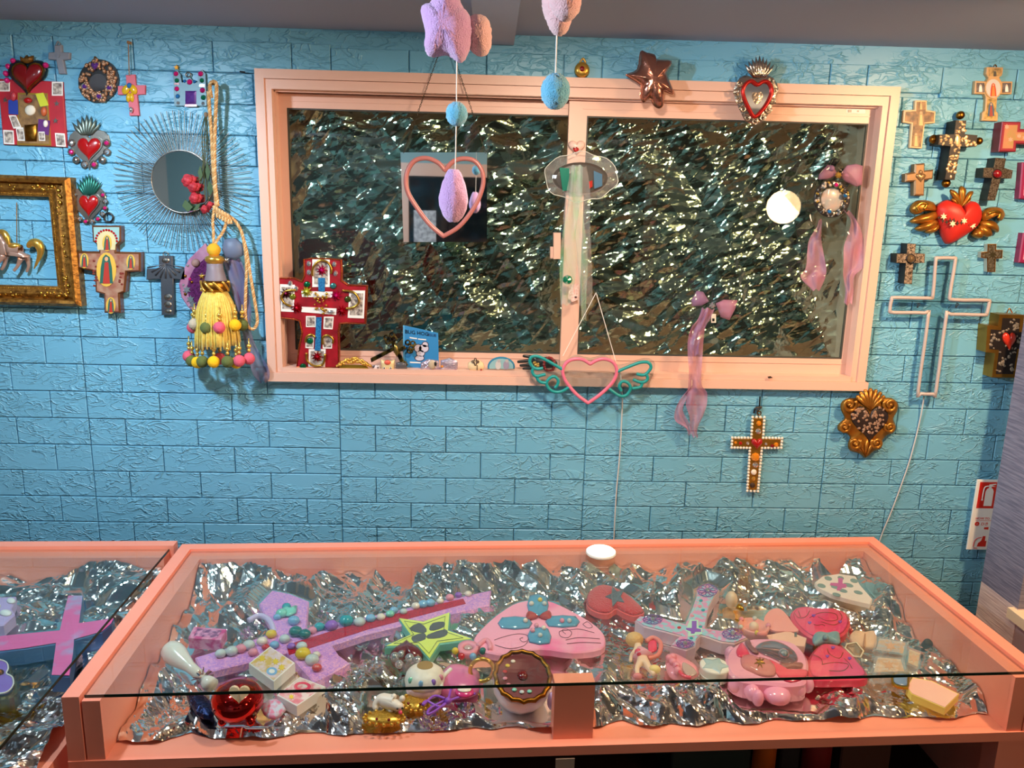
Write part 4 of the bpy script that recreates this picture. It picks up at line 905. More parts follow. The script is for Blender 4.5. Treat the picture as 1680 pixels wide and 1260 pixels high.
# black hand with beads
c9 = tr(840, 560, 12.6)
t = thing('hand_ornament', 'black lacquered hand lying on the sill behind the neon wing', 'ornament', w(890, 604, .03))
def h9(x, y, dy=0.): q = c9([(x, y)])[0]; return w(q[0], q[1], .034+dy)
nd = {'wrist': (h9(960, 480), .014), 'palm': (h9(760, 430), .018), 'kn': (h9(580, 430), .016)}
eg = [('wrist', 'palm'), ('palm', 'kn')]
for i, pts in enumerate(([(430, 330), (320, 310), (215, 300)], [(430, 400), (280, 410), (100, 425)], [(430, 470), (300, 490), (150, 500)], [(440, 540), (330, 560), (210, 570)])):
    prev = 'kn'
    for j, q in enumerate(pts): nd['f%d%d' % (i, j)] = (h9(*q), (.0062, .0055, .0045)[j]); eg.append((prev, 'f%d%d' % (i, j))); prev = 'f%d%d' % (i, j)
prev = 'palm'
for j, q in enumerate([(600, 560), (430, 610), (270, 620)]): nd['t%d' % j] = (h9(*q), (.007, .006, .0045)[j]); eg.append((prev, 't%d' % j)); prev = 't%d' % j
part(t, 'hand', skin_geo(nd, eg), BLACK, True)
gg = G()
for k in range(16):
    a = k/16*6.28; gg.ball(h9(770+110*math.cos(a), 480+140*math.sin(a), -.017), .0048, 8, 5)
part(t, 'red_beads', gg, mat('garnet_bead', (150, 24, 20), .2, coat=.6), True, kind='stuff')
gg = G()
for k in range(7): gg.ball(h9(500+40*math.cos(k), 470+36*math.sin(k*1.3), -.016), .0046, 8, 5)
part(t, 'gold_beads', gg, GOLD, True)
# --- neon winged heart
NY = -.030
cA = tr(840, 440, 4.846)
t = thing('neon_sign', 'unlit neon sign of a pink heart between teal wings', 'neon sign', w(967, 662, NY))
hh = cA([(622, 762), (565, 728), (500, 722), (440, 745), (405, 800), (410, 860), (445, 925), (520, 1010), (605, 1072), (700, 1005), (785, 925), (825, 860), (832, 800), (800, 745), (735, 722), (675, 732)])
PKT = mat('pink_silicone', (226, 112, 140), .35)
part(t, 'heart_tube', G().tube(spline(ws(hh[:9], NY), 5)[:-1]+spline(ws(hh[8:]+hh[:1], NY), 5)[:-1], 2.9*KW, 10, True), PKT, True, 'pink heart tube')
lw_ = [c9([(1045, 580), (800, 440), (600, 335), (480, 305), (390, 340), (370, 430), (430, 530), (520, 570), (640, 555)]), c9([(440, 560), (420, 620), (450, 690), (520, 725), (600, 705), (695, 680)]), c9([(510, 720), (540, 800), (610, 850), (710, 862)]), c9([(885, 965), (945, 890), (950, 790), (870, 728), (770, 770), (715, 870), (765, 980), (880, 1045), (1030, 1035), (1175, 950)])]
rw_ = [cA([(838, 822), (960, 770), (1030, 748), (1085, 752), (1105, 790), (1070, 838), (1035, 850), (990, 840)]), cA([(1070, 845), (1078, 880), (1050, 905), (1010, 905), (963, 885)]), cA([(1035, 910), (1020, 945), (955, 957)]), cA([(870, 978), (852, 935), (880, 900), (925, 915), (942, 960), (905, 1012), (850, 1012), (770, 958)])]
for q in lw_+rw_: part(t, 'wing_tube', G().tube(spline(ws(q, NY), 6), 2.7*KW, 9), TEAL, True, 'teal wing tube')
plate = cA([(120, 720), (200, 672), (400, 740), (500, 690), (622, 715), (740, 690), (850, 770), (1050, 715), (1140, 760), (1100, 900), (1050, 985), (950, 1010), (860, 1060), (780, 1040), (605, 1125), (450, 1040), (340, 1040), (230, 970), (150, 880)])
part(t, 'acrylic_plate', slab(smooth2(plate, 3), NY+.008, .003), ACRYL)
hk = w(978, 480, -.002)
for a in ((923.5, 584), (1010, 592)): part(t, 'hanging_string', G().tube([hk, w(*a, NY+.006)], .0011, 5), STRING)
part(t, 'hook', G().box(hk[0]-.014, hk[0]+.014, .040, .046, hk[2]-.005, hk[2]+.045).tube([hk+np.array([0, .045, .01]), hk+np.array([0, 0, -.002]), hk+np.array([0, -.006, .006])], .003, 6), ACRYL)
part(t, 'power_cord', G().tube(spline([w(1010, 596, NY+.01), w(1017, 612, -.02), w(1020, 640, -.012), w(1021, 660, .008), w(1017, 740, .0135), w(1011, 810, .0135), w(1007, 886, .0135), w(1005, 960, .0135)], 6), .0022, 6), mat('grey_white_cord', (200, 200, 200), .5), True)
# --- iridescent hat with ribbons
IRI = mat('iridescent_organza', (206, 210, 206), .35, trans=.68, noise=(26, (150, 214, 170), .14)); VEIL = mat('clear_veil', (210, 206, 204), .35, trans=.80)
t = thing('organza_hat', 'sheer iridescent hat shaped veil with trailing ribbons on the window mullion', 'veil', w(950, 500, .03))
ob = [(953+(60+2.5*math.sin(k*.9))*math.cos(k*math.pi/20), 290+(40+2.5*math.sin(k*1.3))*math.sin(k*math.pi/20)) for k in range(40)]; ib = ell(952, 292, 45, 26, 40)
gg = G(); rows = []
for f in np.linspace(0, 1, 5): rows.append([w(a[0]+(b[0]-a[0])*f, a[1]+(b[1]-a[1])*f, .012-.010*f+.012*math.sin(k*1.9)*(1-f)) for k, (a, b) in enumerate(list(zip(ob, ib))+[(ob[0], ib[0])])])
part(t, 'brim', gg.sheet(rows), VEIL, True); part(t, 'brim_wire', G().tube(ws(ob, .010), .0012, 5, True), mat('pale_wire', (200, 204, 196), .3), True)
part(t, 'crown', G().puff(ws(ell(952, 293, 46, 27, 28), .030), FRONT, .012, 3), mat('smoke_film', (80, 76, 72), .2, coat=.5))
for q, c in (([(918, 275), (934, 276), (934, 312), (923, 314)], (40, 130, 110)), ([(974, 280), (988, 286), (988, 305), (975, 310)], (90, 130, 160)), ([(966, 298), (972, 296), (972, 306), (967, 310)], (200, 60, 50))): part(t, 'film_patch', slab(q, .016, .001), mat('film_%d' % c[0], c, .2, .4))
part(t, 'ribbon', G().sheet(ribbon_rows([(938, 962, 272), (930, 968, 310), (924, 968, 360), (928, 970, 410), (936, 972, 450), (950, 972, 500)], .002, .006, sd=2)), VEIL, True)
part(t, 'ribbon', G().sheet(ribbon_rows([(936, 952, 272), (932, 952, 330), (922, 944, 390), (918, 946, 440), (920, 936, 500)], -.004, .005, sd=3)), IRI, True)
part(t, 'ribbon', G().sheet(ribbon_rows([(944, 956, 272), (940, 956, 340), (946, 964, 420), (952, 962, 480), (954, 962, 525)], -.008, .004, sd=5)), IRI, True)
t = thing('heart_clip', 'pale heart shaped clip with a tiny red heart above the veil', 'clip', w(946, 254, .04))
part(t, 'body', G().puff(ws(heart(946, 243, 28, 25), .040), FRONT, .012, 4), mat('pale_pink_clip', (224, 190, 178), .35), True)
part(t, 'red_heart', dome(heart(945, 247, 10, 9), .026, .004), RED, True); part(t, 'eye', G().ball(w(941, 243, .027), .002), BLACK); part(t, 'red_dot', G().ball(w(946, 242, .027), .0022), RED)
solo('green_gem_charm', 'green faceted gem charm hanging at the ribbon ends', 'charm', G().puff(ws(ell(931, 459, 8, 8, 9), -.004), FRONT, .008, 2, True), GREENM)
t = thing('paper_tag', 'pink patterned paper tag hanging on the window mullion', 'tag', w(939, 494, .03))
part(t, 'card', slab(c_ := tr(840, 440, 4.846)([(455, 130), (530, 125), (525, 250), (480, 268), (445, 240)]), .030, .001), mat('pink_lace_card', (226, 168, 160), .5, noise=(150, (244, 214, 206), .1))); part(t, 'print', slab(tr(840, 440, 4.846)(rect(498, 225, 516, 235)), .0285, .001), BLACK)
# --- pink ribbon in the second pane
cB = tr(1080, 430, 4.2)
PORG = mat('rose_organza', (196, 122, 148), .5, trans=.42, noise=(14, (170, 130, 160), .2)); PORG2 = mat('mauve_organza', (150, 110, 150), .5, trans=.4)
t = thing('ribbon_bow', 'long dusty pink organza ribbon tied in a bow below a clear hook', 'ribbon', w(1140, 715, -.02))
part(t, 'loop', G().puff(ws(cB([(350, 270), (310, 205), (265, 195), (225, 260), (230, 305), (300, 300)]), .036), FRONT, .016, 4), PORG2, True)
part(t, 'loop', G().puff(ws(cB([(395, 285), (450, 258), (545, 262), (530, 320), (490, 400), (430, 380)]), .036), FRONT, .016, 4), PORG, True)
part(t, 'knot_jewel', dome(cB(star(372, 300, 26, 16, 7)), .014, .006, 2), CLEARGEM)
part(t, 'tail', G().sheet(ribbon_rows(cBp := [(1080+a/4.2, 1080+b/4.2, 430+y/4.2) for a, b, y in ((305, 390, 320), (270, 360, 390), (225, 325, 450), (203, 312, 540), (203, 305, 640), (210, 300, 740), (205, 300, 850), (195, 335, 900), (190, 335, 980), (215, 310, 1060), (220, 270, 1150), (240, 275, 1205))], -.014, .007, sd=8)), PORG, True)
part(t, 'tail', G().sheet(ribbon_rows([(1080+a/4.2, 1080+b/4.2, 430+y/4.2) for a, b, y in ((215, 260, 860), (150, 200, 940), (115, 170, 1020), (120, 200, 1090), (190, 230, 1140), (205, 222, 1190))], -.008, .005, sd=9)), PORG, True)
part(t, 'tail', G().sheet(ribbon_rows([(1080+a/4.2, 1080+b/4.2, 430+y/4.2) for a, b, y in ((300, 345, 320), (275, 330, 400), (240, 300, 480), (215, 280, 580), (230, 280, 640))], -.022, .004, sd=10)), PORG2, True)
hq = w(1169, 470, .042); part(t, 'hook', G().box(hq[0]-.028, hq[0]+.028, .042, .0455, hq[2]-.026, hq[2]+.026).tube([hq+np.array([0, .0, -.004]), hq+np.array([0, -.014, -.030]), hq+np.array([0, -.02, -.022])], .0035, 6), ACRYL)
part(t, 'cord', G().tube(ws([(1170, 472), (1170, 488)], .026), .002, 6), BLACK); tg = part(t, 'price_tag', slab(cB(rect(365, 358, 398, 418)), .012, .001), PAPER); part(tg, 'print', slab(cB(rect(372, 388, 388, 408)), .0113, .0006), BLACK)
# --- small wreath
cC = tr(1280, 240, 4.5)
t = thing('bow_wreath', 'small jewelled wreath with a dusty pink bow on the window edge', 'wreath', w(1364, 360, .02))
WR = {0: mat('dark_bead', (54, 46, 44), .3, coat=.4), 1: mat('gilt_bead', (222, 186, 90), .3, .7), 2: mat('grey_bead', (150, 156, 164), .2, .5), 3: mat('cream_bead', (226, 206, 190), .3)}
for m_ in range(4):
    gg = G()
    for k in range(34):
        a = rnd.uniform(0, 6.28); rr = rnd.uniform(.78, 1.06); q = cC([(380+118*rr*math.cos(a), 388+122*rr*math.sin(a))])[0]
        if m_ == 1 and math.sin(a) > .2: continue
        gg.ball(w(q[0], q[1], .012+rnd.uniform(0, .012)), rnd.uniform(.0026, .0052), 7, 5)
    part(t, 'beads', gg, WR[m_], True, kind='stuff')
part(t, 'ring', G().tube(ws(cC(ell(380, 388, 118, 122, 30)), .026), .007, 7, True), WR[0], True)
part(t, 'cameo', dome(cC(ell(380, 395, 88, 92, 22)), .026, .008), mat('blush_cameo', (222, 190, 178), .3, noise=(40, (170, 180, 184), .2), coat=.4), True)
for x, y, m_ in ((480, 365, 0), (365, 482, 2), (415, 285, 3)): b_ = part(t, 'bezel', dome(cC(ell(x, y, 22, 22, 12)), .010, .005, 2), SILVER); gem(t, *cC([(x, y)])[0], 3.4, .006, BLUEGEM if m_ != 3 else PINKGEM)
part(t, 'bow_loop', G().puff(ws(cC([(430, 215), (390, 145), (350, 135), (285, 210), (280, 245), (340, 245)]), .022), FRONT, .012, 4), PORG, True)
part(t, 'bow_loop', G().puff(ws(cC([(440, 215), (490, 140), (560, 128), (610, 145), (605, 285), (560, 300), (480, 260)]), .018), FRONT, .012, 4), PORG, True)
part(t, 'bow_jewel', dome(cC(star(430, 212, 28, 19, 7)), .006, .007, 2), GOLD); part(t, 'rosette', dome(cC(ell(380, 162, 22, 24, 12)), .010, .006), PORG2, True)
part(t, 'tail', G().sheet(ribbon_rows([(1280+a/4.5, 1280+b/4.5, 240+y/4.5) for a, b, y in ((285, 310, 540), (270, 305, 600), (215, 305, 690), (200, 320, 780), (190, 340, 900), (150, 330, 970), (230, 290, 1060))], .020, .005, sd=11)), PORG, True)
part(t, 'tail', G().sheet(ribbon_rows([(1280+a/4.5, 1280+b/4.5, 240+y/4.5) for a, b, y in ((470, 520, 480), (520, 575, 560), (500, 610, 660), (470, 630, 750), (468, 615, 880), (465, 545, 960), (480, 540, 1070), (470, 530, 1165))], .018, .005, sd=12)), PORG, True)
part(t, 'cellophane', G().sheet(ribbon_rows([(1280+a/4.5, 1280+b/4.5, 240+y/4.5) for a, b, y in ((330, 420, 105), (190, 560, 250), (180, 560, 400), (190, 550, 520), (260, 520, 700))], .006, .004, sd=13)), glass('cellophane', (240, 240, 236), .05, .05), True)
# --- star balloon, flaming heart mirror, gilt medallion above the window
cD = tr(980, 70, 4.941)
t = thing('star_balloon', 'rose gold foil star balloon stuck over the window head', 'balloon', w(1066, 178, .0))
tips = cD([(350, 74), (400, 84), (465, 100), (485, 140), (600, 150), (570, 215), (560, 262), (618, 402), (585, 412), (535, 395), (535, 500), (500, 532), (455, 505), (425, 450), (372, 484), (345, 420), (350, 345), (238, 270), (245, 255), (325, 215)])
part(t, 'star', G().puff(ws(smooth2(tips, 3), -.028), FRONT, .030, 6, True, .8), mat('rose_gold_balloon', (186, 128, 110), .2, .9, bump=(45, .3, .008)), True)
part(t, 'seam', G().tube(ws(smooth2(tips, 3), -.028), .0012, 5, True), COPPER, True)
part(t, 'fixing', G().tube([w(1070, 125, -.01), w(1070, 125, .0195)], .008, 8), ACRYL)
t = thing('flaming_heart_mirror', 'silver tin heart mirror with red rim and flame crown', 'mirror', w(1241, 204, .0))
TINB = mat('bright_tin', (206, 190, 172), .2, 1., bump=(90, .5, .004))
ol = cD([(1200, 265), (1280, 285), (1360, 265), (1430, 290), (1468, 370), (1450, 450), (1420, 520), (1380, 590), (1340, 640), (1275, 665), (1200, 635), (1160, 560), (1125, 480), (1108, 400), (1135, 310)])
part(t, 'plate', G().puff(ws(smooth2(ol, 3), -.004), FRONT, .010, 4), TINB)
for k, (x, y) in enumerate(((1155, 330), (1130, 400), (1150, 470), (1180, 540), (1215, 610), (1340, 610), (1385, 545), (1425, 470), (1445, 390), (1410, 310), (1275, 640))):
    q = cD([(x, y)])[0]; part(t, 'scroll', G().tube([w(q[0]+5.6*math.cos(a+k)*(1-.07*a), q[1]+5.6*math.sin(a+k)*(1-.07*a), -.014) for a in np.linspace(0, 9, 24)], .0022, 6), TINB, True)
for q in flames(1246, 128, 90, 25, 9): part(t, 'flame', G().puff(ws(q, -.008), FRONT, .008, 3), TINB, True)
rh = cD([(1300, 340), (1250, 312), (1205, 335), (1180, 390), (1195, 460), (1235, 545), (1275, 600), (1340, 545), (1395, 460), (1415, 385), (1390, 325), (1345, 315)])
part(t, 'red_rim', G().tube(spline(ws(rh, -.016), 4, True), .0055, 8, True), mat('red_tin', (190, 40, 34), .25, .6), True)
part(t, 'looking_glass', slab(smooth2(rh, 3), -.0135, .002), CHROME)
t = thing('medallion', 'small gilt medallion with a red stone above the window head', 'medallion', w(955, 129, .01))
part(t, 'disc', G().puff(ws(ell(955, 115, 12.5, 13.5, 20), .004), FRONT, .010, 3, True), GOLD, True); part(t, 'stone', dome(ell(955, 113, 4.2, 4.8, 12), -.005, .004), DRED, True)
part(t, 'loop', G().tube(spline(ws([(951, 103), (956.5, 96), (961, 103)], .006), 5), .0026, 6), GOLD, True)

# ================================================================== crosses on the other side of the window
cE = tr(1450, 90, 5.478); cF = tr(1450, 240, 5.25)
TAN = mat('tan_wood_edge', (200, 160, 110), .45)
t = thing('wall_cross', 'pale wooden cross with an oval portrait, highest of the crosses by the window', 'cross', w(1627, 198, WY))
mo = cE([(930, 108), (1076, 112), (1070, 172), (1042, 205), (1060, 238), (1160, 238), (1152, 352), (1045, 352), (1022, 385), (1012, 505), (1030, 525), (1026, 596), (882, 592), (888, 520), (912, 500), (920, 385), (908, 352), (815, 350), (825, 232), (925, 238), (945, 205), (920, 170)])
part(t, 'board', slab(mo, .006, .0135, .002), TAN)
for q, c in ((rect(945, 120, 1060, 190), (196, 160, 100)), ([(835, 250), (905, 252), (905, 338), (832, 336)], (120, 110, 110)), ([(1068, 252), (1145, 252), (1140, 338), (1065, 340)], (120, 110, 110)), ([(935, 395), (1010, 395), (1005, 575), (900, 575), (925, 500)], (210, 172, 96))):
    part(t, 'print', slab(cE(q), .0052, .0008), mat('cross_print_%d' % c[0], c, .5, noise=(70, tuple(int(v*.6) for v in c), .15)))
part(t, 'oval_rim', slab(cE(ell(985, 300, 76, 92, 26)), .003, .004), TAN); part(t, 'oval_print', slab(cE(ell(985, 300, 66, 82, 26)), .0022, .001), mat('pale_grey_print', (196, 194, 190), .45))
print_figure(t, *cE([(985, 315)])[0], 25, .0018, (196, 70, 40), (226, 130, 60), None); print_figure(t, *cE([(965, 490)])[0], 26, .0046, (50, 90, 120), (150, 60, 50), None); print_figure(t, *cE([(1000, 165)])[0], 12, .0046, (60, 90, 80), (80, 60, 60), None)
for x in (870, 1105): print_figure(t, *cE([(x, 300)])[0], 14, .0046, (230, 226, 220), (240, 236, 230), None)
part(t, 'ring', G().tube(spline(ws(cE([(985, 108), (1000, 88), (1015, 108)]), .012), 4), .0015, 6), OLDGOLD)
t = thing('wall_cross', 'beige rimmed cross with sepia pictures next to the window casing', 'cross', w(1503, 244, WY))
sm = cE([(285, 408), (390, 408), (390, 495), (468, 508), (462, 612), (372, 620), (345, 842), (235, 835), (252, 620), (175, 606), (185, 498), (280, 492)])
part(t, 'board', slab(sm, .008, .0115, .002), mat('beige_rim', (224, 188, 140), .45)); part(t, 'sepia_print', slab(inset(sm, 2.4), .0072, .001), mat('sepia_print', (150, 108, 62), .45, noise=(70, (70, 44, 26), .15)))
for x, y, h in ((335, 455, 15), (335, 570, 28), (290, 760, 26)): print_figure(t, *cE([(x, y)])[0], h, .0068, (150, 120, 80), (214, 180, 120), None)
def deep_cross(label, face, Yf, depth, side, facem, groups=None):
    P_ = [sum(p[0] for p in face)/len(face), max(p[1] for p in face)]
    t = thing('wall_cross', label, 'cross', w(P_[0], P_[1], WY), groups)
    part(t, 'block', slab(face, Yf, WY-Yf), side); part(t, 'face_plate', slab(inset(face, .4), Yf-.0008, .0008), facem); return t
def charms(par, face, Y, mt, n, r0, r1, name='charms', sd=3):
    r = random.Random(sd); gg = G(); xs = [p[0] for p in face]; ys = [p[1] for p in face]; got = 0
    def inside(x, y):
        c = False; j = len(face)-1
        for i in range(len(face)):
            if (face[i][1] > y) != (face[j][1] > y) and x < (face[j][0]-face[i][0])*(y-face[i][1])/(face[j][1]-face[i][1])+face[i][0]: c = not c
            j = i
        return c
    for _ in range(n*14):
        x, y = r.uniform(min(xs), max(xs)), r.uniform(min(ys), max(ys))
        if not inside(x, y): continue
        a, b = r.uniform(r0, r1), r.uniform(r0, r1); gg.puff(ws(ell(x, y, a, b*r.uniform(.6, 1.5), 6, r.uniform(0, 3)), Y), FRONT, .003, 2); got += 1
        if got >= n: break
    return part(par, name, gg, mt, False, kind='stuff')
f_ = cE([(648, 588), (742, 590), (728, 712), (842, 722), (832, 824), (692, 824), (636, 1124), (548, 1120), (598, 822), (488, 808), (500, 716), (630, 715)])
CHG = mat('gilt_charm', (236, 198, 146), .34, .5); BLK = mat('black_block', (26, 18, 16), .5)
t = deep_cross('deep black cross crusted with gilt charms and ended with gold balls', f_, -.026, None, BLK, BLK)
charms(t, inset(f_, 1.2), -.0268, CHG, 90, 1.4, 3.2)
part(t, 'medal', dome(cE(ell(664, 770, 26, 58, 14)), -.029, .003), CHG, True)
for x, y, r in ((688, 543, 37), (450, 760, 42), (855, 775, 33), (560, 1155, 38)):
    q = cE([(x, y)])[0]; P_ = w(q[0], q[1], .002); part(t, 'ball_finial', G().ball(P_, r/5.478*kpx(P_), 16, 10), OLDGOLD, True)
t = thing('wall_cross', 'small plain bronze cross with a raised heart near the casing', 'cross', w(1508, 321, WY))
f_ = cF([(272, 152), (357, 145), (357, 208), (432, 200), (426, 282), (357, 292), (351, 425), (263, 426), (265, 304), (188, 308), (190, 236), (266, 222)])
BRZ = mat('brown_bronze', (138, 108, 76), .42, .55, bump=(160, .3, .001))
part(t, 'body', slab(f_, -.004, .0235, .004), BRZ); part(t, 'heart', dome(heart(*cF([(318, 272)])[0], 16, 15), -.0045, .006), mat('light_bronze', (176, 140, 96), .35, .7), True); part(t, 'flame', dome(cF(ell(317, 225, 18, 22, 8)), -.0045, .004), BRZ, True)
t = thing('wall_cross', 'red lacquered cross with painted flowers, cut by the picture edge', 'cross', w(1665, 249, WY))
f_ = [(1644.5, 199.5), (1675.5, 199.8), (1674.5, 211.5), (1700, 212), (1700, 180), (1735, 182), (1733, 212), (1765, 213), (1762, 240), (1730, 240), (1728, 300), (1696, 300), (1697, 237), (1668, 236), (1667, 249), (1638.5, 248.8)]
part(t, 'block', slab(f_, -.018, .0375, .002), mat('crimson_lacquer', (120, 14, 34), .4)); i1 = inset(f_, 5.4)
part(t, 'pink_band', slab(inset(f_, 2.2), -.0185, .0006), mat('rose_lacquer', (140, 40, 56), .4)); part(t, 'painted_panel', slab(i1, -.019, .0006), mat('salmon_panel', (186, 116, 90), .45, noise=(40, (160, 130, 80), .15)))
for x, y in ((1672, 223), (1681, 226), (1658, 229), (1652, 208)): part(t, 'painted_flower', slab(star(x, y, 4.5, 2.4, 6), -.0196, .0006), mat('flower_pink_print', (232, 150, 130), .5))
f_ = cF([(962, 98), (1052, 104), (1038, 186), (1112, 208), (1100, 278), (1010, 276), (958, 468), (888, 464), (932, 274), (852, 268), (862, 184), (944, 186)])
SILG = mat('silver_glitter', (190, 174, 150), .25, .9, flake=(420, (90, 70, 56)))
t = deep_cross('deep black cross faced with silver glitter and a red stone', f_, -.018, None, BLK, SILG)
part(t, 'stone_setting', dome(cF(ell(976, 238, 46, 46, 14)), -.019, .004, 2), BLK); part(t, 'stone', dome(cF(ell(976, 238, 38, 38, 16)), -.021, .010), DRED, True)
f_ = cF([(203, 838), (277, 840), (268, 920), (356, 926), (350, 1004), (256, 1006), (242, 1188), (172, 1184), (190, 1006), (108, 1004), (112, 926), (196, 926)])
LEO = mat('spotted_silver', (214, 190, 164), .3, .6, flake=(300, (60, 44, 36)))
t = deep_cross('deep black cross with spotted silver face and smoky stone', f_, -.017, None, BLK, LEO)
part(t, 'stone_setting', dome(cF(ell(232, 970, 44, 46, 14)), -.018, .004, 2), BLK); part(t, 'stone', dome(cF(ell(232, 970, 34, 36, 16)), -.020, .009), mat('smoky_topaz', (120, 96, 64), .1, .4, coat=.8), True)
f_ = cF([(893, 842), (972, 840), (970, 892), (1026, 892), (1022, 966), (966, 968), (962, 1084), (890, 1082), (888, 966), (836, 960), (838, 912), (892, 906)])
t = deep_cross('small silver and gilt cross below the winged heart', f_, .002, None, mat('pale_block', (176, 176, 160), .5), OLDGOLD)
part(t, 'inlay', slab(inset(f_, 2.0), .0006, .0008), mat('etched_silver', (160, 150, 130), .35, .8, noise=(200, (90, 80, 60), .15))); part(t, 'flower', slab(star(*cF([(938, 935)])[0], 8, 3, 8), -.0003, .001), mat('dark_flower', (70, 64, 44), .4, .6))
# winged heart
t = thing('winged_heart', 'big red carved heart with gilt wings and flame crown', 'wall heart', w(1570, 401, WY))
CGILT = mat('carved_gilt', (200, 140, 56), .34, .7, noise=(24, (140, 86, 26), .25))
wl = [[(445, 520), (420, 480), (350, 462), (270, 472), (225, 520), (225, 565), (270, 590), (340, 560), (440, 560)], [(445, 560), (360, 580), (280, 600), (220, 650), (300, 670), (450, 640)], [(450, 620), (360, 650), (300, 680), (262, 712), (330, 735), (460, 680)], [(460, 660), (400, 690), (345, 730), (370, 752), (420, 745), (470, 700)]]
wr = [[(830, 590), (870, 540), (940, 520), (1010, 535), (1036, 590), (1010, 640), (975, 640), (985, 600), (930, 600), (840, 650)], [(830, 640), (930, 640), (980, 690), (975, 745), (920, 720), (820, 690)], [(815, 680), (900, 700), (925, 770), (860, 780), (800, 730)], [(790, 705), (850, 740), (845, 780), (800, 796), (745, 765), (770, 720)]]
for q in wl+wr: part(t, 'feather', G().puff(ws(smooth2(cF(q), 3), .006), FRONT, .022, 4), CGILT, True)
for q in ([(300, 560), (285, 520), (320, 490), (370, 500), (345, 540)], [(985, 620), (1000, 580), (960, 560), (900, 580)]): part(t, 'scroll', G().tube(spline(ws(cF(q), -.016), 4), .0045, 7), mat('bright_gilt', (226, 170, 70), .25, 1.), True)
hp2 = cF([(655, 545), (625, 490), (570, 462), (505, 470), (450, 515), (443, 580), (455, 660), (490, 775), (525, 838), (570, 838), (640, 800), (740, 735), (800, 680), (832, 600), (820, 520), (775, 475), (715, 478), (675, 505)])
part(t, 'heart', G().puff(ws(smooth2(hp2, 3), .004), FRONT, .040, 7, False, .9), mat('carved_red', (188, 34, 22), .5), True)
for q in ([(655, 530), (600, 460), (565, 390), (585, 370), (630, 400), (655, 470)], [(655, 530), (640, 430), (645, 360), (675, 342), (705, 375), (690, 450)], [(655, 530), (690, 450), (725, 395), (768, 385), (750, 430), (700, 490)], [(640, 520), (600, 490), (575, 455), (600, 450)], [(670, 520), (715, 470), (745, 440), (735, 470)]): part(t, 'flame', G().puff(ws(smooth2(cF(q), 3), -.014), FRONT, .012, 3), CGILT, True)
for x, y in ((518, 605), (595, 667), (694, 642), (768, 682)):
    d_ = .040*math.sqrt(max(.1, 1-((x-640)/200)**2)); part(t, 'flower', slab(cF(star(x, y, 30, 13, 6)), .004-d_-.002, .003), mat('ivory_flower', (236, 214, 176), .5))
for k in range(11):
    x = 478+k*32; y = 615+55*abs(math.sin(k*.9))*.6+k*3; part(t, 'thorn', slab(cF([(x-16, y), (x-4, y-6), (x, y-24), (x+4, y-5), (x+16, y+2), (x+3, y+6), (x-2, y+22), (x-4, y+5)]), .004-.040*math.sqrt(max(.1, 1-((x-640)/205)**2))-.001, .002), mat('green_black', (36, 34, 24), .5))
# magenta blocks at the edge
for lb, q in (('magenta wooden block cut by the picture edge beside the stone cross', [(1677.5, 266), (1720, 268), (1716, 330), (1672.5, 326)]), ('magenta wooden block cut by the picture edge beside the silver gilt cross', [(1679, 382), (1720, 384), (1716, 436), (1671.5, 431)])):
    t = thing('wooden_block', lb, 'block', w(1690, q[3][1], WY)); part(t, 'block', slab(q, -.004, .0235, .003), MAGENTA); part(t, 'inlay', slab(inset(q, 6), -.0046, .001), PINK)
# neon cross
cG = tr(1430, 400, 4.668)
nc = [(510, 110), (620, 110), (640, 130), (600, 385), (625, 428), (880, 432), (900, 452), (882, 530), (858, 545), (605, 540), (570, 562), (492, 1128), (470, 1150), (378, 1148), (356, 1125), (432, 562), (405, 530), (162, 526), (140, 505), (152, 430), (175, 412), (430, 416), (468, 392), (490, 128)]
t = thing('neon_sign', 'unlit white neon cross on clear acrylic beside the window', 'neon sign', w(1522, 652, .0))
part(t, 'cross_tube', G().tube(spline(ws(cG(nc), -.010), 3, True), 2.9*KW, 8, True), mat('cream_silicone', (182, 168, 164), .4), True)
part(t, 'acrylic_plate', slab(inset(cG(nc), -6), -.004, .003), ACRYL)
for x in (355, 650): part(t, 'clip', G().tube(spline(ws(cG([(x-8, 490), (x, 455), (x+14, 460), (x+2, 480), (x-2, 492)]), -.010), 3), .0012, 5), BLACK); part(t, 'stud', G().tube([w(*cG([(x, 470)])[0], -.006), w(*cG([(x, 470)])[0], .0195)], .004, 8), ACRYL)
part(t, 'power_cord', G().tube(spline([w(1516, 650, .002), w(1509, 690, .012), w(1494, 750, .0135), w(1477, 800, .0135), w(1462, 840, .0135), w(1447, 876, .0135), w(1432, 920, .0135)], 6), .0022, 6), mat('grey_white_cord', (200, 200, 200), .5), True)
# gold framed cross
fo_ = cG([(978, 540), (1168, 545), (1160, 650), (1262, 660), (1250, 835), (1140, 832), (1108, 1026), (920, 1024), (945, 838), (872, 830), (886, 625), (968, 632)])
GFR = mat('gilt_moulding', (190, 140, 60), .35, .9, noise=(20, (150, 104, 40), .3))
t = deep_cross('thick gilt framed cross packed with dark charms, cut by the picture edge', fo_, -.026, None, GFR, GFR)
i_ = inset(fo_, 6.0); part(t, 'velvet', slab(i_, -.0272, .0008), BLK); charms(t, inset(fo_, 7.2), -.0275, mat('steel_charm', (160, 148, 132), .35, .6), 70, 1.4, 3., sd=9)
part(t, 'heart', dome(heart(*cG([(1052, 748)])[0], 23, 30), -.028, .010), mat('amber_red', (200, 50, 30), .25, coat=.5), True); part(t, 'ring', G().tube(spline(ws(cG([(1035, 530), (1055, 495), (1078, 530)]), .0), 4), .0016, 6), OLDGOLD)
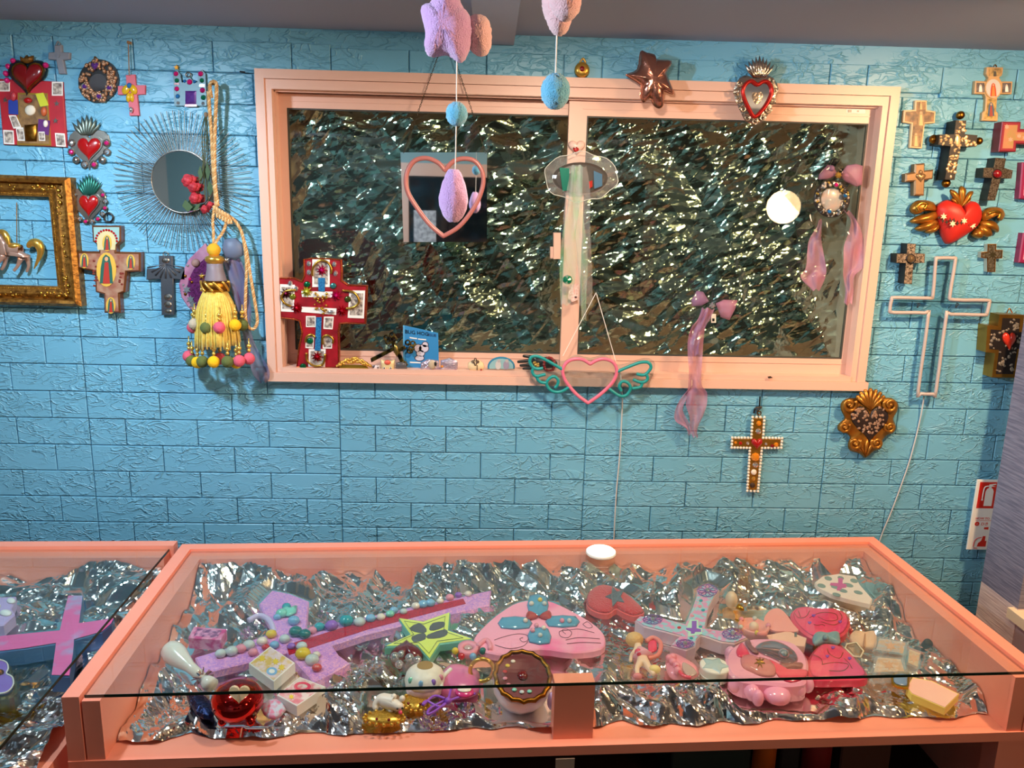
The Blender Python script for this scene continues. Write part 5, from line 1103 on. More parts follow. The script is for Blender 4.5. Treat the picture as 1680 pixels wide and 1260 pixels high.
# pearl cross
cH = tr(1180, 630, 5.6)
pc = cH([(316, 315), (404, 316), (392, 505), (566, 508), (560, 576), (382, 578), (346, 976), (268, 972), (292, 578), (124, 574), (128, 504), (303, 505)])
t = thing('wall_cross', 'gold cross edged with pearls with a red heart, hung on black cord', 'cross', w(1236, 806, WY))
part(t, 'slab', slab(pc, .004, .0155, .001), mat('brushed_gold', (186, 138, 56), .35, .9))
gg = G(); n = len(pc); ex = inset(pc, -1.8)
for i in range(n):
    a, b = np.array(ex[i]), np.array(ex[(i+1) % n]); m_ = max(1, int(np.linalg.norm(b-a)/5.0))
    for k in range(m_): q = a+(b-a)*k/m_; gg.ball(w(q[0], q[1], .006), 2.55*KW, 8, 6)
part(t, 'pearls', gg, PEARL, True, kind='stuff')
part(t, 'heart', dome(heart(*cH([(344, 552)])[0], 19, 19), .0035, .011, 5), RED, True)
for x, y, r, m_ in ((364, 362, 4.4, AMBER), (360, 436, 5, CLEARGEM), (196, 545, 3, RED), (262, 545, 3, CLEARGEM), (430, 552, 2.6, CLEARGEM), (487, 570, 3, DRED), (523, 558, 4, AMBER), (333, 672, 7.5, AMBER), (332, 745, 5, CLEARGEM), (318, 810, 5, PEARL), (315, 870, 3.4, GOLD), (306, 930, 4.6, DARKW), (150, 540, 2.5, AMBER)): gem(t, *cH([(x, y)])[0], r, .0035, m_)
part(t, 'ring', G().tube([w(*cH([(366+18*math.cos(a), 268+18*math.sin(a))])[0], .012) for a in np.linspace(0, 5.9, 16)], .0018, 6, True), OLDGOLD, True)
part(t, 'cord', G().tube(ws(cH([(374, 115), (368, 225)]), .012), .0022, 6).tube(spline(ws(cH([(318, 268), (330, 225), (360, 215), (388, 212), (360, 235), (340, 245)]), .010), 4), .003, 6), BLACK)
# gilt plaque with charm heart
t = thing('gilt_plaque', 'carved gilt plaque with a heart of small charms under the window corner', 'wall plaque', w(1421, 748, WY))
bo = cH([(1390, 48), (1450, 85), (1510, 125), (1580, 128), (1640, 175), (1640, 240), (1600, 320), (1625, 390), (1600, 450), (1545, 470), (1500, 520), (1490, 590), (1420, 620), (1345, 680), (1290, 640), (1200, 610), (1180, 550), (1200, 490), (1160, 450), (1095, 430), (1088, 380), (1130, 335), (1150, 310), (1115, 230), (1125, 165), (1180, 132), (1270, 125), (1330, 85)])
part(t, 'base', G().puff(ws(smooth2(bo, 3), .008), FRONT, .014, 4), CGILT, True)
for k in range(7):
    a = -math.pi/2+(k-3)*.27; q0, q1 = (1390, 240), (1390+185*math.cos(a)*(1-.04*abs(k-3)), 240+185*math.sin(a)*(1-.02*abs(k-3)))
    part(t, 'shell_rib', G().tube(ws(cH([q0, ((q0[0]+q1[0])/2, (q0[1]+q1[1])/2), q1]), -.008), [.002, .005, .0062], 8).ball(w(*cH([q1])[0], -.008), .0062, 8, 6), CGILT, True)
for cx_, cy_, r, s_ in ((1195, 190, 62, 1), (1575, 190, 62, -1), (1150, 395, 46, 1), (1570, 395, 46, -1), (1245, 545, 52, 1), (1450, 540, 50, -1)):
    part(t, 'scroll', G().tube([w(*cH([(cx_+s_*r*math.cos(a)*(1-.085*a), cy_+r*math.sin(a)*(1-.085*a))])[0], -.006-.001*a) for a in np.linspace(-.6, 7.5, 26)], np.linspace(.0062, .004, 26), 8), CGILT, True); part(t, 'scroll_bud', G().ball(w(*cH([(cx_, cy_)])[0], -.008), (.006, .007, .006)), CGILT, True)
for k in range(4): part(t, 'leaf', G().tube(ws(cH([(1345, 670), (1330+(k-1.5)*38, 580), (1320+(k-1.5)*80, 510)]), -.006), [.001, .005, .003], 7), CGILT, True)
hf = heart(*cH([(1382, 375)])[0], 62, 62); part(t, 'heart_bed', dome(hf, -.004, .008), mat('black_brown', (40, 26, 22), .5), True)
charms(t, inset(hf, 2), -.0105, mat('rose_silver_charm', (186, 150, 126), .35, .6), 62, 1.6, 3.3, sd=21)
# extinguisher sign
cI = tr(1570, 780, 9.69)
SGY = -.014
t = thing('extinguisher_sign', 'white and red fire extinguisher sign partly hidden by the partition', 'sign', w(1600, 902, SGY))
a0, a1 = w(*cI([(305, 70)])[0], SGY), w(*cI([(180, 1180)])[0], SGY); sx, zt_, zb_ = (a0[0]+a1[0])/2, a0[2], a1[2]
part(t, 'board', G().prism([(sx, SGY, zb_), (sx+.085, SGY, zb_), (sx+.085, SGY, zt_), (sx, SGY, zt_)], (0, .005, 0), .001), WHITE)
part(t, 'bracket', G().box(sx+.02, sx+.065, SGY+.005, WY, zb_+.05, zt_-.05), WHITE)
SRED = mat('sign_red', (206, 32, 20), .45); sh = zt_-zb_
def sg(u, v, d=.0005): return (sx+u, SGY-d, zt_-v*sh)
part(t, 'red_field', G().prism([sg(.009, .03), sg(.076, .03), sg(.076, .4), sg(.009, .4)], (0, .0005, 0)), SRED)
part(t, 'extinguisher_symbol', G().prism([sg(.0305, .366, .0009), sg(.0305, .16, .0009), sg(.034, .125, .0009), sg(.039, .112, .0009), sg(.039, .062, .0009), sg(.060, .05, .0009), sg(.060, .063, .0009), sg(.048, .075, .0009), sg(.060, .095, .0009), sg(.047, .09, .0009), sg(.047, .112, .0009), sg(.052, .125, .0009), sg(.0555, .16, .0009), sg(.0555, .366, .0009)], (0, .0004, 0))
     .tube(spline([sg(.039, .085, .0009), sg(.027, .095, .0009), sg(.0235, .15, .0009), sg(.0228, .25, .0009)], 4), .0017, 6).prism([sg(.0205, .29, .0009), sg(.0265, .29, .0009), sg(.0245, .245, .0009), sg(.0222, .245, .0009)], (0, .0004, 0)), WHITE)
def sgt(u0, v0, sc): return lambda x, y, z: np.array([sx+u0+x, SGY-.0003-z, zt_-v0*sh+y])
part(t, 'lettering', text_geo('HOW TO', .0105, sgt(.012, .562, 1)), SRED); part(t, 'rule', G().prism([sg(.012, .575), sg(.07, .575), sg(.07, .579), sg(.012, .579)], (0, .0003, 0)), SRED)
part(t, 'number_disc', G().prism([sg(.0195+.0072*math.cos(a), .624+.0072*math.sin(a)/sh) for a in np.linspace(0, 2*math.pi, 20, endpoint=False)], (0, .0003, 0)), SRED)
part(t, 'lettering', text_geo('1', .0105, sgt(.017, .641, 1)), WHITE); part(t, 'lettering', text_geo('ひき', .0125, sgt(.031, .645, 1)), SRED)
part(t, 'hose_drawing', G().tube(spline([sg(.019, .955), sg(.020, .88), sg(.027, .835), sg(.040, .82)], 4), .0011, 5).prism([sg(.030, .952), sg(.033, .90), sg(.041, .87), sg(.058, .87), sg(.058, .952)], (0, .0004, 0)).prism([sg(.041, .872), sg(.045, .80), sg(.053, .80), sg(.053, .872)], (0, .0004, 0)).prism([sg(.044, .70), sg(.044, .675), sg(.058, .668), sg(.058, .705)], (0, .0004, 0)), SRED)
part(t, 'lettering', text_geo('PULL', .006, sgt(.020, .985, 1)), SRED)

# ================================================================== plush garlands hanging from the ceiling
def plush(name, c1_, c2_): return mat(name, c1_, .95, sheen=.7, noise=(9, c2_, .3), bump=(480, .85, .005))
LILF, PNKF, SKYF = plush('lilac_plush', (218, 166, 236), (234, 176, 220)), plush('pink_plush', (254, 192, 200), (254, 206, 204)), plush('sky_pompom', (108, 202, 244), (126, 210, 246))
def fuzz(o, amp):
    me = o.data
    import bmesh
    b = bmesh.new(); b.from_mesh(me); bmesh.ops.subdivide_edges(b, edges=b.edges, cuts=1, use_grid_fill=True)
    for _ in range(18): bmesh.ops.smooth_vert(b, verts=b.verts, factor=.5, use_axis_x=True, use_axis_y=True, use_axis_z=True)
    b.normal_update()
    for v in b.verts: v.co += v.normal*(.0025+rnd.uniform(-amp, amp))
    b.to_mesh(me); b.free(); me.polygons.foreach_set('use_smooth', [True]*len(me.polygons))
GY1 = -1.0
t = thing('plush_garland', 'garland with lilac plush star, small blue pompom and lilac plush drop', 'garland', w(744, 362, GY1))
k1 = kpx(w(745, 60, GY1))
st_ = smooth2([(716, -20), (732, -52), (748, -18), (757, 14), (768, 22), (776, 55), (764, 98), (752, 102), (736, 88), (716, 92), (703, 92), (697, 76), (701, 55), (692, 22), (694, 8), (708, 9)], 3)
o_ = part(t, 'plush_star', G().puff(ws(st_, GY1), FRONT, .034, 6, True, .85), LILF, True); fuzz(o_, .0008)
lo_ = smooth2([(768, 30), (785, 24), (800, 32), (806, 55), (803, 84), (790, 93), (774, 84), (762, 60)], 3)
o_ = part(t, 'plush_lobe', G().puff(ws(lo_, GY1+.02), FRONT, .032, 5, True), PNKF, True); fuzz(o_, .0008)
part(t, 'string', G().tube([np.array([*w(749, 100, GY1)[:2], CEIL]), w(749, 172, GY1), w(747, 280, GY1)], .0011, 6), STRING)
P_ = w(749, 187, GY1); o_ = part(t, 'pompom', G().ball(P_, 17*kpx(P_), 18, 12), SKYF, True); fuzz(o_, .0009)
P_ = w(744, 321, GY1); pr = [(.0, 43), (8, 42), (11, 36), (14, 22), (20, 8), (22.5, -4), (21, -16), (17, -28), (12, -38), (8, -42), (0, -43)]
o_ = part(t, 'plush_drop', G().lathe([(r*1.12*k1, h*k1) for r, h in pr], P_, n=24, lob=5, la=.06), LILF, True); fuzz(o_, .0008)
GY2 = -1.15
t = thing('plush_garland', 'garland with pink plush star and bigger blue pompom', 'garland', w(911, 175, GY2))
q1 = smooth2([(890, -5), (893, 18), (903, 45), (912, 57), (926, 56), (935, 38), (938, 10), (930, -15), (905, -20)], 3); q2 = smooth2([(905, -20), (902, 5), (915, 28), (930, 34), (946, 24), (952, 5), (950, -20), (930, -35)], 3)
o_ = part(t, 'plush_star', G().puff(ws(q1, GY2), FRONT, .028, 5, True), PNKF, True); fuzz(o_, .0008)
o_ = part(t, 'plush_lobe', G().puff(ws(q2, GY2-.03), FRONT, .028, 5, True), PNKF, True); fuzz(o_, .0008)
part(t, 'string', G().tube([np.array([*w(914, 40, GY2)[:2], CEIL]), w(911, 130, GY2-.0)], .0012, 6), STRING)
P_ = w(911, 150, GY2); o_ = part(t, 'pompom', G().ball(P_, (23.5*kpx(P_), 23*kpx(P_), 26*kpx(P_)), 18, 12), SKYF, True); fuzz(o_, .001)

# ================================================================== what the mirrors see behind the camera
rw = thing('window_2', 'cream framed window in the wall behind the camera', None, (.3, -4.38, .8), kind='structure')
part(rw, 'frame', G().box(-.76, -.65, -4.4, -4.36, .8, 2.03).box(1.3, 1.4, -4.4, -4.36, .8, 2.03).box(-.65, 1.3, -4.4, -4.36, 1.93, 2.03).box(-.65, 1.3, -4.4, -4.36, .8, .9), CREAM)
part(rw, 'pane', G().box(-.65, 1.3, -4.4, -4.385, .9, 1.93), mat('night_glass', (20, 26, 30), .05))
solo('paper_notice', 'white lettered notice on the rear window', 'notice', G().box(-.61, -.43, -4.3845, -4.382, 1.40, 1.66), mat('notice_paper', (206, 206, 210), .6, noise=(30, (150, 150, 156), .1)))
# ================================================================== trinkets in the main case
def sthing(name, label, cat, px, py, pts=None, h=-.012, grow=1.12):
    if pts: press(pts, h, grow)
    return thing(name, label, cat, S(px, py, h))
def sball(px, py, r, h=None, n=10, m_=7):
    P_ = S(px, py, 0); k = kpx(P_)*r if not hasattr(r, '__len__') else A3(r)*kpx(P_); hh = h if h is not None else float(np.max(k))*.8
    return G().ball(S(px, py, hh), k, n, m_)
def quadbox(q, h, t, bev=.001): return G().prism(Ss(q, h), (0, 0, -t), bev)
def face_on(o, q, f, h, mt, name='print'):
    cx_, cy_ = sum(p[0] for p in q)/len(q), sum(p[1] for p in q)/len(q)
    return part(o, name, sslab([(cx_+(x-cx_)*f, cy_+(y-cy_)*f) for x, y in q], h, .0004), mt)
k1 = tr(200, 890, 3.6); k2 = tr(560, 940, 4.2); k3 = tr(880, 930, 4.066); k4 = tr(1200, 900, 3.652); k5 = tr(380, 950, 5.727); k7 = tr(1000, 950, 7.); k8 = tr(1160, 980, 6.)
# glitter cross with beads
gc = [(446, 968), (476, 974), (507, 986), (503, 1030), (600, 1012), (700, 990), (806, 968), (803, 992), (700, 1016), (600, 1040), (545, 1058), (556, 1074), (574, 1087), (545, 1104), (514, 1118), (486, 1086), (470, 1070), (400, 1088), (332, 1104), (320, 1078), (395, 1056), (452, 1036), (436, 1012), (425, 990)]
t = sthing('glitter_cross', 'long pink glitter cross studded with coloured beads lying in the foil', 'cross', 495, 1060, gc, -.016, 1.0)
part(t, 'body', sslab(gc, .004, .020, .003), mat('pink_glitter', (244, 170, 212), .3, flake=(300, (190, 130, 216)), coat=.3))
part(t, 'red_glitter', sslab([(470, 1058), (600, 1018), (760, 982), (764, 990), (604, 1032), (474, 1074)], .0052, .0012), mat('red_glitter', (214, 30, 50), .3, flake=(500, (150, 16, 40))))
BEADC = [mat('bead_'+n_, c, .2, coat=.6) for n_, c in (('teal', (50, 160, 170)), ('mint', (130, 210, 190)), ('sky', (130, 180, 220)), ('rose', (236, 150, 170)), ('violet', (150, 90, 190)), ('lemon', (236, 200, 60)), ('cream', (238, 224, 210)), ('jade', (30, 110, 104)), ('clear', (200, 210, 210)), ('red', (200, 40, 50)))]
bl = [(462, 1006, 9, 1), (470, 995, 7, 0), (455, 1012, 6, 2), (482, 1018, 9, 2), (445, 1040, 8, 5), (467, 1048, 8, 8), (485, 1036, 10, 7), (500, 1040, 9, 7), (512, 1034, 7, 3), (524, 1028, 8, 0), (544, 1026, 10, 4), (568, 1018, 11, 0), (590, 1020, 9, 8), (608, 1014, 8, 2), (625, 1012, 7, 6), (640, 1007, 7, 1), (646, 1001, 7, 2), (662, 1003, 6, 8), (682, 994, 7, 6), (694, 991, 8, 2), (706, 989, 8, 2), (722, 986, 6, 6), (738, 980, 7, 3), (752, 976, 6, 4), (768, 974, 6, 6), (495, 1060, 8, 8), (478, 1060, 6, 4), (497, 1072, 11, 5), (512, 1082, 10, 8), (519, 1074, 6, 6), (430, 1052, 8, 6), (408, 1058, 9, 8), (395, 1064, 8, 3), (380, 1068, 9, 8), (362, 1072, 8, 8), (520, 1095, 7, 9), (450, 1058, 7, 2), (436, 1062, 6, 9), (415, 1070, 7, 3)]
for x, y, r, c in bl: part(t, 'bead', G().ball(S(x, y, .004+r*.0009), A3((r, r*.9, r*.75))*.00172, 9, 6), BEADC[c], True)
part(t, 'fish_bead', sdome([(452, 1010), (466, 996), (480, 1000), (488, 995), (486, 1006), (474, 1012)], .008, .010), BEADC[1], True)
# purple flower packs beside it
solo('lavender_band', 'pale lavender curved band beside the glitter cross', 'band', G().tube(spline(Ss([(408, 1018), (425, 1010), (440, 1016), (448, 1030), (450, 1044)], .003), 5), .007, 8), mat('lavender_satin', (206, 190, 226), .4), True); press([(404, 1008), (455, 1008), (458, 1048), (404, 1030)], -.006)
# white teardrop with rose gold collar
ax0, ax1 = S(279, 1066, .028), S(346, 1124, .012); d_ = ax1-ax0; L_ = np.linalg.norm(d_)
t = thing('white_maraca', 'white teardrop shaker with rose gold collar in the case corner', 'ornament', S(300, 1090, -.012)); press([(258, 1052), (300, 1046), (375, 1130), (330, 1142)], -.012)
part(t, 'bulb', G().lathe([(0, -.014), (.014, -.011), (.0235, 0), (.026, .016), (.024, .034), (.018, .056), (.0125, .08), (.011, L_*.82)], ax0, d_, 22), PEARL, True)
tp = ax0+d_*.80; gg = G(); x_, y_, z_ = basis(d_)
for k in range(30):
    a = k*2.4; gg.tube([tp, tp+(x_*math.cos(a)+y_*math.sin(a))*.022+z_*rnd.uniform(-.008, .012)], [.003, .0012], 4)
part(t, 'collar', gg, COPPER); part(t, 'foot', G().lathe([(.011, 0), (.015, .012), (.017, .028), (0, .030)], ax0+d_*.84, d_, 18), PEARL, True)
# pink box on a violet base
q = [(316, 1030), (371, 1034), (361, 1052), (310, 1048)]
t = sthing('trinket_box', 'small magenta printed box beside the white shaker', 'box', 340, 1055, [(305, 1028), (375, 1030), (365, 1075), (303, 1070)], -.014)
part(t, 'box', quadbox([(318, 1028), (372, 1032), (362, 1050), (309, 1046)], .026, .028), mat('magenta_print', (206, 50, 120), .4, noise=(60, (230, 150, 180), .1))); part(t, 'lid_print', sslab([(324, 1031), (364, 1034), (356, 1046), (318, 1043)], .0266, .0006), mat('pink_lid_print', (232, 150, 184), .4, noise=(80, (120, 40, 100), .1)))
part(t, 'barcode', G().prism([S(316, 1050, .018), S(345, 1052, .018), S(345, 1052, .006), S(316, 1050, .006)], -CG*.0+np.array([0, .001, 0])), PAPER)
# red pot with a heart window
P_ = S(390, 1152, .026); k = kpx(P_)
t = thing('red_pot', 'shiny red pot with a cream heart window at the case front', 'pot', S(390, 1170, -.02)); press([(345, 1115), (435, 1115), (440, 1180), (345, 1180)], -.022)
part(t, 'body', G().lathe([(0, -.030), (26*k, -.028), (36*k, -.018), (42*k, .002), (40*k, .020), (30*k, .034), (12*k, .041), (0, .042)], P_, n=28), mat('red_chrome', (190, 16, 12), .08, .9, coat=.4), True)
hv = [p+np.array([0, -.0, 0]) for p in []]
pv = uvz(P_)[1]; hw = heart(392, 1141, 34, 28); part(t, 'heart_window', G().prism([SV(x, y, pv+.0585-.5*((x-390)*k)**2/.06-.5*((y-1150)*k)**2/.05) for x, y in hw], -CG*.006), mat('cream_face', (236, 204, 166), .4))
for x in (365, 412): part(t, 'foot', G().ball(S(x, 1184, .006), .010, 8, 6), mat('red_chrome', (190, 16, 12), .08, .9), True)
part(t, 'gilt_clasp', G().ball(S(417, 1174, .016), (.006, .005, .010), 8, 6), COPPER, True)
solo('blue_lure', 'crinkled navy foil packet beside the red pot', 'packet', G().puff(Ss(smooth2([(305, 1140), (335, 1142), (352, 1165), (345, 1180), (322, 1172)], 2), -.008), CZ, .012, 3, True), mat('navy_foil', (34, 44, 80), .2, .8, bump=(100, .8, .006))); press([(300, 1138), (340, 1138), (356, 1185), (318, 1180)], -.018)
# candy boxes
def printmat(nm, base, dots):
    return mat(nm, base, .4, noise=(55, dots, .1), coat=.3)
for lb, q, c, dts, h in (('white box printed with yellow flowers and blue rings on the glitter cross', [(443, 1060), (484, 1087), (449, 1118), (408, 1088)], (232, 206, 214), (220, 180, 90), .020), ('pale pink box printed with a red ring at the glass edge', [(492, 1110), (534, 1126), (487, 1158), (454, 1140)], (238, 214, 206), (226, 130, 140), .016)):
    t = sthing('candy_box', lb, 'box', sum(p[0] for p in q)/4, sum(p[1] for p in q)/4, q, -.010, 1.3)
    part(t, 'box', quadbox(q, h, .026), PAPER); face_on(t, q, .92, h+.0005, printmat('candy_'+lb[:8].strip().replace(' ', '_'), c, dts), 'printed_lid')
    cx_, cy_ = sum(p[0] for p in q)/4, sum(p[1] for p in q)/4
    if h > .018:
        part(t, 'printed_ring', sslab(ell(446, 1101, 9, 6.5, 16), h+.0012, .0006), BEADC[2]); part(t, 'printed_ring', sslab(ell(446, 1101, 5, 3.4, 12), h+.0016, .0006), PAPER)
        for x, y in ((462, 1095), (430, 1080), (452, 1085)): part(t, 'printed_flower', sslab(star(x, y, 6.5, 3.4, 7), h+.0012, .0006), BEADC[5])
    else:
        part(t, 'printed_ring', G().ring(Ss(ell(496, 1126, 14, 7.5, 20), h+.0012), Ss(ell(496, 1126, 8.5, 4.2, 20), h+.0012), (0, 0, -.0006)), HOTPINK)
        part(t, 'printed_flower', sslab(star(478, 1143, 5, 2.5, 6), h+.0012, .0006), BEADC[5])
solo('patterned_pouch', 'small patterned pouch under the pink box at the case front', 'pouch', G().puff(Ss(smooth2([(430, 1155), (455, 1148), (470, 1165), (450, 1180), (432, 1172)], 2), .002), CZ, .010, 3, True), mat('pouch_print', (196, 206, 220), .5, noise=(90, (220, 120, 150), .1)), True); press([(425, 1145), (475, 1145), (475, 1182), (425, 1182)], -.010)
# star plate
sp_ = [(653, 1013), (694, 1019), (739, 1003), (736, 1034), (777, 1048), (722, 1055), (705, 1081), (684, 1058), (631, 1060), (673, 1041)]
t = sthing('star_plate', 'yellow star plate with four grey petals among the foil', 'plate', 700, 1050, sp_, -.014, 1.05)
part(t, 'base', sslab([(x+.0, y+1.5) for x, y in sp_], .008, .020, .003), mat('teal_edge', (110, 180, 160), .4)); part(t, 'face', sslab([(700+(x-700)*.96, 1040+(y-1040)*.96) for x, y in sp_], .0092, .0015), mat('lemon_glaze', (226, 236, 110), .35, coat=.3))
for q in ([(672, 1030), (688, 1022), (700, 1032), (696, 1038), (680, 1036)], [(704, 1032), (710, 1022), (728, 1020), (728, 1028), (712, 1034)], [(676, 1044), (696, 1038), (698, 1048), (682, 1053), (677, 1051)], [(702, 1041), (730, 1032), (734, 1040), (722, 1046), (702, 1047)]): part(t, 'petal', sslab(smooth2(q, 2), .0104, .0014), mat('grey_felt', (92, 88, 90), .7))
gg = G()
for i in range(0, 10, 2):
    a, b, c = sp_[i-1], sp_[i], sp_[(i+1) % 10]; f = .78; m_ = (700, 1040)
    gg.tube(Ss([(m_[0]+(p[0]-m_[0])*f, m_[1]+(p[1]-m_[1])*f) for p in (a, b, c)], .0108), .0007, 4)
part(t, 'drawn_line', gg, mat('grey_line', (90, 96, 80), .6))
# dark red heart box
t = sthing('heart_box', 'dark red heart box with clear baubles behind the round cream tin', 'box', 665, 1075, [(636, 1056), (696, 1056), (694, 1090), (640, 1092)], -.014)
part(t, 'lid', sdome(heart(667, 1069, 56, 34, rot=math.pi), -.004, .022), mat('wine_glaze', (110, 26, 30), .2, coat=.7), True)
for x, y, r in ((648, 1078, 8), (658, 1073, 6), (672, 1080, 8), (685, 1083, 7), (655, 1090, 7)): part(t, 'bauble', sball(x, y, r, .014), CLEARGEM, True)
# round cream tin
P_ = S(697, 1117, .012); k = kpx(P_)
t = sthing('round_tin', 'round cream tin with pastel bows and a brown top at the glass edge', 'tin', 697, 1120, [(664, 1090), (732, 1090), (732, 1140), (664, 1140)], -.016)
part(t, 'base', G().lathe([(25*k, -.026), (31*k, -.020), (32*k, -.004), (31*k, 0)], P_, n=26), mat('blush_base', (232, 196, 196), .4), True)
part(t, 'lid', G().lathe([(32.5*k, 0), (33*k, .006), (30*k, .020), (22*k, .030), (10*k, .035), (0, .036)], P_, n=26, lob=12, la=.02), mat('cream_lid', (240, 228, 214), .4), True)
part(t, 'brown_top', G().lathe([(13*k, 0), (13*k, .002), (0, .003)], P_+np.array([0, .006, .0335]), n=18), mat('brown_print_top', (150, 120, 66), .5))
for a, c in ((-2.4, 1), (-1.7, 2), (-1.0, 4), (-.4, 3)): part(t, 'bow', G().ball(P_+np.array([math.cos(a)*29*k, math.sin(a)*29*k, .018]), (.006, .005, .008), 8, 6), BEADC[c], True)
# bracelet of beads and a pink frame
t = sthing('beaded_clip', 'pink oval clip with bright beads beside the star plate', 'clip', 775, 1065, [(745, 1048), (810, 1048), (805, 1082), (745, 1082)], -.012)
part(t, 'oval', G().ring(Ss(ell(768, 1061, 17, 11, 20), .012), Ss(ell(768, 1061, 9, 5.5, 20), .012), (0, 0, -.014)), PINK, True); part(t, 'pearl_fill', sdome(ell(768, 1061, 10, 6, 14), .002, .006), mat('taupe_pearl', (190, 164, 160), .25, coat=.5), True)
for x, y, c in ((747, 1068, 5), (757, 1077, 9), (776, 1077, 2), (792, 1068, 7)): part(t, 'bead', sball(x, y, 6, .006), BEADC[c], True)
part(t, 'curl', G().tube(spline(Ss([(784, 1060), (796, 1050), (803, 1056), (804, 1066)], .012), 5), .006, 8), PINK, True)
# pink pouch with violet cord
t = sthing('pink_pouch', 'shiny pink pouch tied with violet cord at the glass edge', 'pouch', 750, 1125, [(718, 1090), (790, 1090), (790, 1145), (718, 1145)], -.018)
part(t, 'body', G().puff(Ss(smooth2([(722, 1110), (738, 1094), (765, 1096), (784, 1112), (786, 1134), (760, 1144), (728, 1140), (718, 1126)], 3), -.004), CZ, .024, 5, True), mat('pink_vinyl', (226, 120, 170), .25, coat=.6), True)
part(t, 'white_band', G().tube(spline(Ss([(724, 1128), (726, 1112), (740, 1098)], .018), 5), .005, 7), WHITE, True)
part(t, 'berry_panel', sdome(ell(762, 1136, 16, 9, 16), .012, .008), mat('berry_vinyl', (206, 50, 120), .25, coat=.5), True); part(t, 'cream_panel', sdome(ell(762, 1131, 12, 5, 14), .019, .004), PEARL, True)
for q in ([(735, 1150), (716, 1165), (702, 1172), (706, 1162), (728, 1150)], [(735, 1150), (742, 1126), (756, 1105), (766, 1098)], [(735, 1150), (722, 1160), (700, 1150), (694, 1157), (712, 1142), (730, 1146)], [(736, 1150), (756, 1143), (780, 1138)]): part(t, 'cord', G().tube(spline(Ss(q, .010), 5), .0028, 7), PURPLE, True)
part(t, 'knot', sball(735, 1150, 6, .012), PURPLE, True)
# gold hand mirror
t = sthing('hand_mirror', 'tiny gilt oval mirror leaning by the cameo box', 'mirror', 790, 1118, [(768, 1080), (810, 1080), (810, 1128), (768, 1128)], -.016)
oe = ell(790, 1102, 19, 21, 24, .2); tilt = lambda x, y, dz=0.: S(x, 1120, 0)+np.array([0, .012, 0])+CZ*((1120-y)*.00135+.0)+np.array([0, dz, 0])
part(t, 'rim', G().tube([tilt(*p) for p in oe], .0048, 8, True), GOLD, True); part(t, 'looking_glass', G().prism([tilt(*p) for p in ell(790, 1102, 16, 18, 24, .2)], (0, .003, 0)), CHROME)
for k_ in range(14): a = k_/14*6.28; part(t, 'boss', G().ball(tilt(790+19*math.cos(a), 1102+21*math.sin(a), -.003), .0035, 7, 5), GOLD, True) if k_ % 2 == 0 else None
# cameo box
P_ = SV(857, 1118, uvz(S(857, 1132, .010))[1]); k = kpx(P_)
t = sthing('cameo_box', 'cream oval box with gilt scalloped rim and dark red cameo lid', 'box', 857, 1140, [(806, 1085), (912, 1085), (912, 1170), (806, 1170)], -.026)
nrm = unit(np.array([.06, -.36, .93])); tx, ty, tz = basis(nrm); 
if tx[0] < 0: tx, ty = -tx, -ty
part(t, 'body', G().lathe([(26*k, -.060), (40*k, -.056), (47*k, -.034), (48*k, -.008), (44*k, .0)], P_+np.array([0, 0, .010]), nrm, 30, lob=14, la=.012), mat('cream_ceramic', (240, 226, 208), .35, noise=(10, (206, 190, 220), .3), coat=.3), True)
lc_ = P_+np.array([0, 0, .010])+nrm*.004
def lid(a, rx, ry, z): return lc_+tx*(rx*k*math.cos(a))+ty*(ry*k*math.sin(a))+nrm*z
A40 = np.linspace(0, 2*math.pi, 48, endpoint=False)
part(t, 'gilt_rim', G().tube([lid(a, 47+1.6*math.cos(16*a), 45+1.6*math.cos(16*a), .002) for a in A40], .0055, 8, True), OLDGOLD, True)
part(t, 'cameo_ground', G().prism([lid(a, 43, 41, .002) for a in A40], -nrm*.004), mat('garnet_ground', (104, 30, 40), .3, coat=.4))
part(t, 'cameo', G().puff([lid(a, 10, 9, .002) for a in A40[::3]], nrm, .008, 3), DRED, True)
for j, c in enumerate((6, 5, 9, 3, 3, 1, 8, 1)): a = -2.6+j*.42; part(t, 'inlay_bead', G().ball(lid(a, 31, 30, .003), (.0058, .0058, .0034), 8, 6), BEADC[c], True)
part(t, 'violet_knob', G().ball(S(905, 1150, .01), (.010, .010, .022), 10, 8), LILAC, True)
# white bear figurine
def sb(x, y, h, r): return (S(x, y, h), r)
nd = {'root': sb(640, 1150, .014, .016), 'hip': sb(622, 1148, .012, .014), 'neck': sb(650, 1152, .018, .013), 'head': sb(655, 1158, .016, .014), 'muz': sb(658, 1166, .010, .008), 'a1': sb(640, 1162, .004, .008), 'a2': sb(642, 1170, .000, .006), 'l1': sb(614, 1158, .004, .008), 'l2': sb(618, 1166, .000, .006)}
t = thing('bear_figurine', 'white bear figurine lying over the gilt brooch', 'figurine', S(638, 1160, -.008)); press([(604, 1132), (668, 1132), (668, 1172), (604, 1172)], -.016)
part(t, 'body', skin_geo(nd, [('root', 'hip'), ('root', 'neck'), ('neck', 'head'), ('head', 'muz'), ('neck', 'a1'), ('a1', 'a2'), ('hip', 'l1'), ('l1', 'l2')]), mat('white_porcelain', (238, 226, 210), .3, coat=.4), True)
for x, y in ((646, 1143), (660, 1146)): part(t, 'ear', sball(x, y, 5, .028), mat('white_porcelain', (238, 226, 210), .3), True)
part(t, 'nose', sball(657, 1169, 3.4, .010), HOTPINK, True); part(t, 'eye', sball(652, 1163, 1.8, .018), BLACK, True); part(t, 'eye', sball(660, 1162, 1.8, .018), BLACK, True)
GFIL = mat('gilt_filigree', (236, 190, 80), .3, .7, flake=(400, (190, 140, 50)))
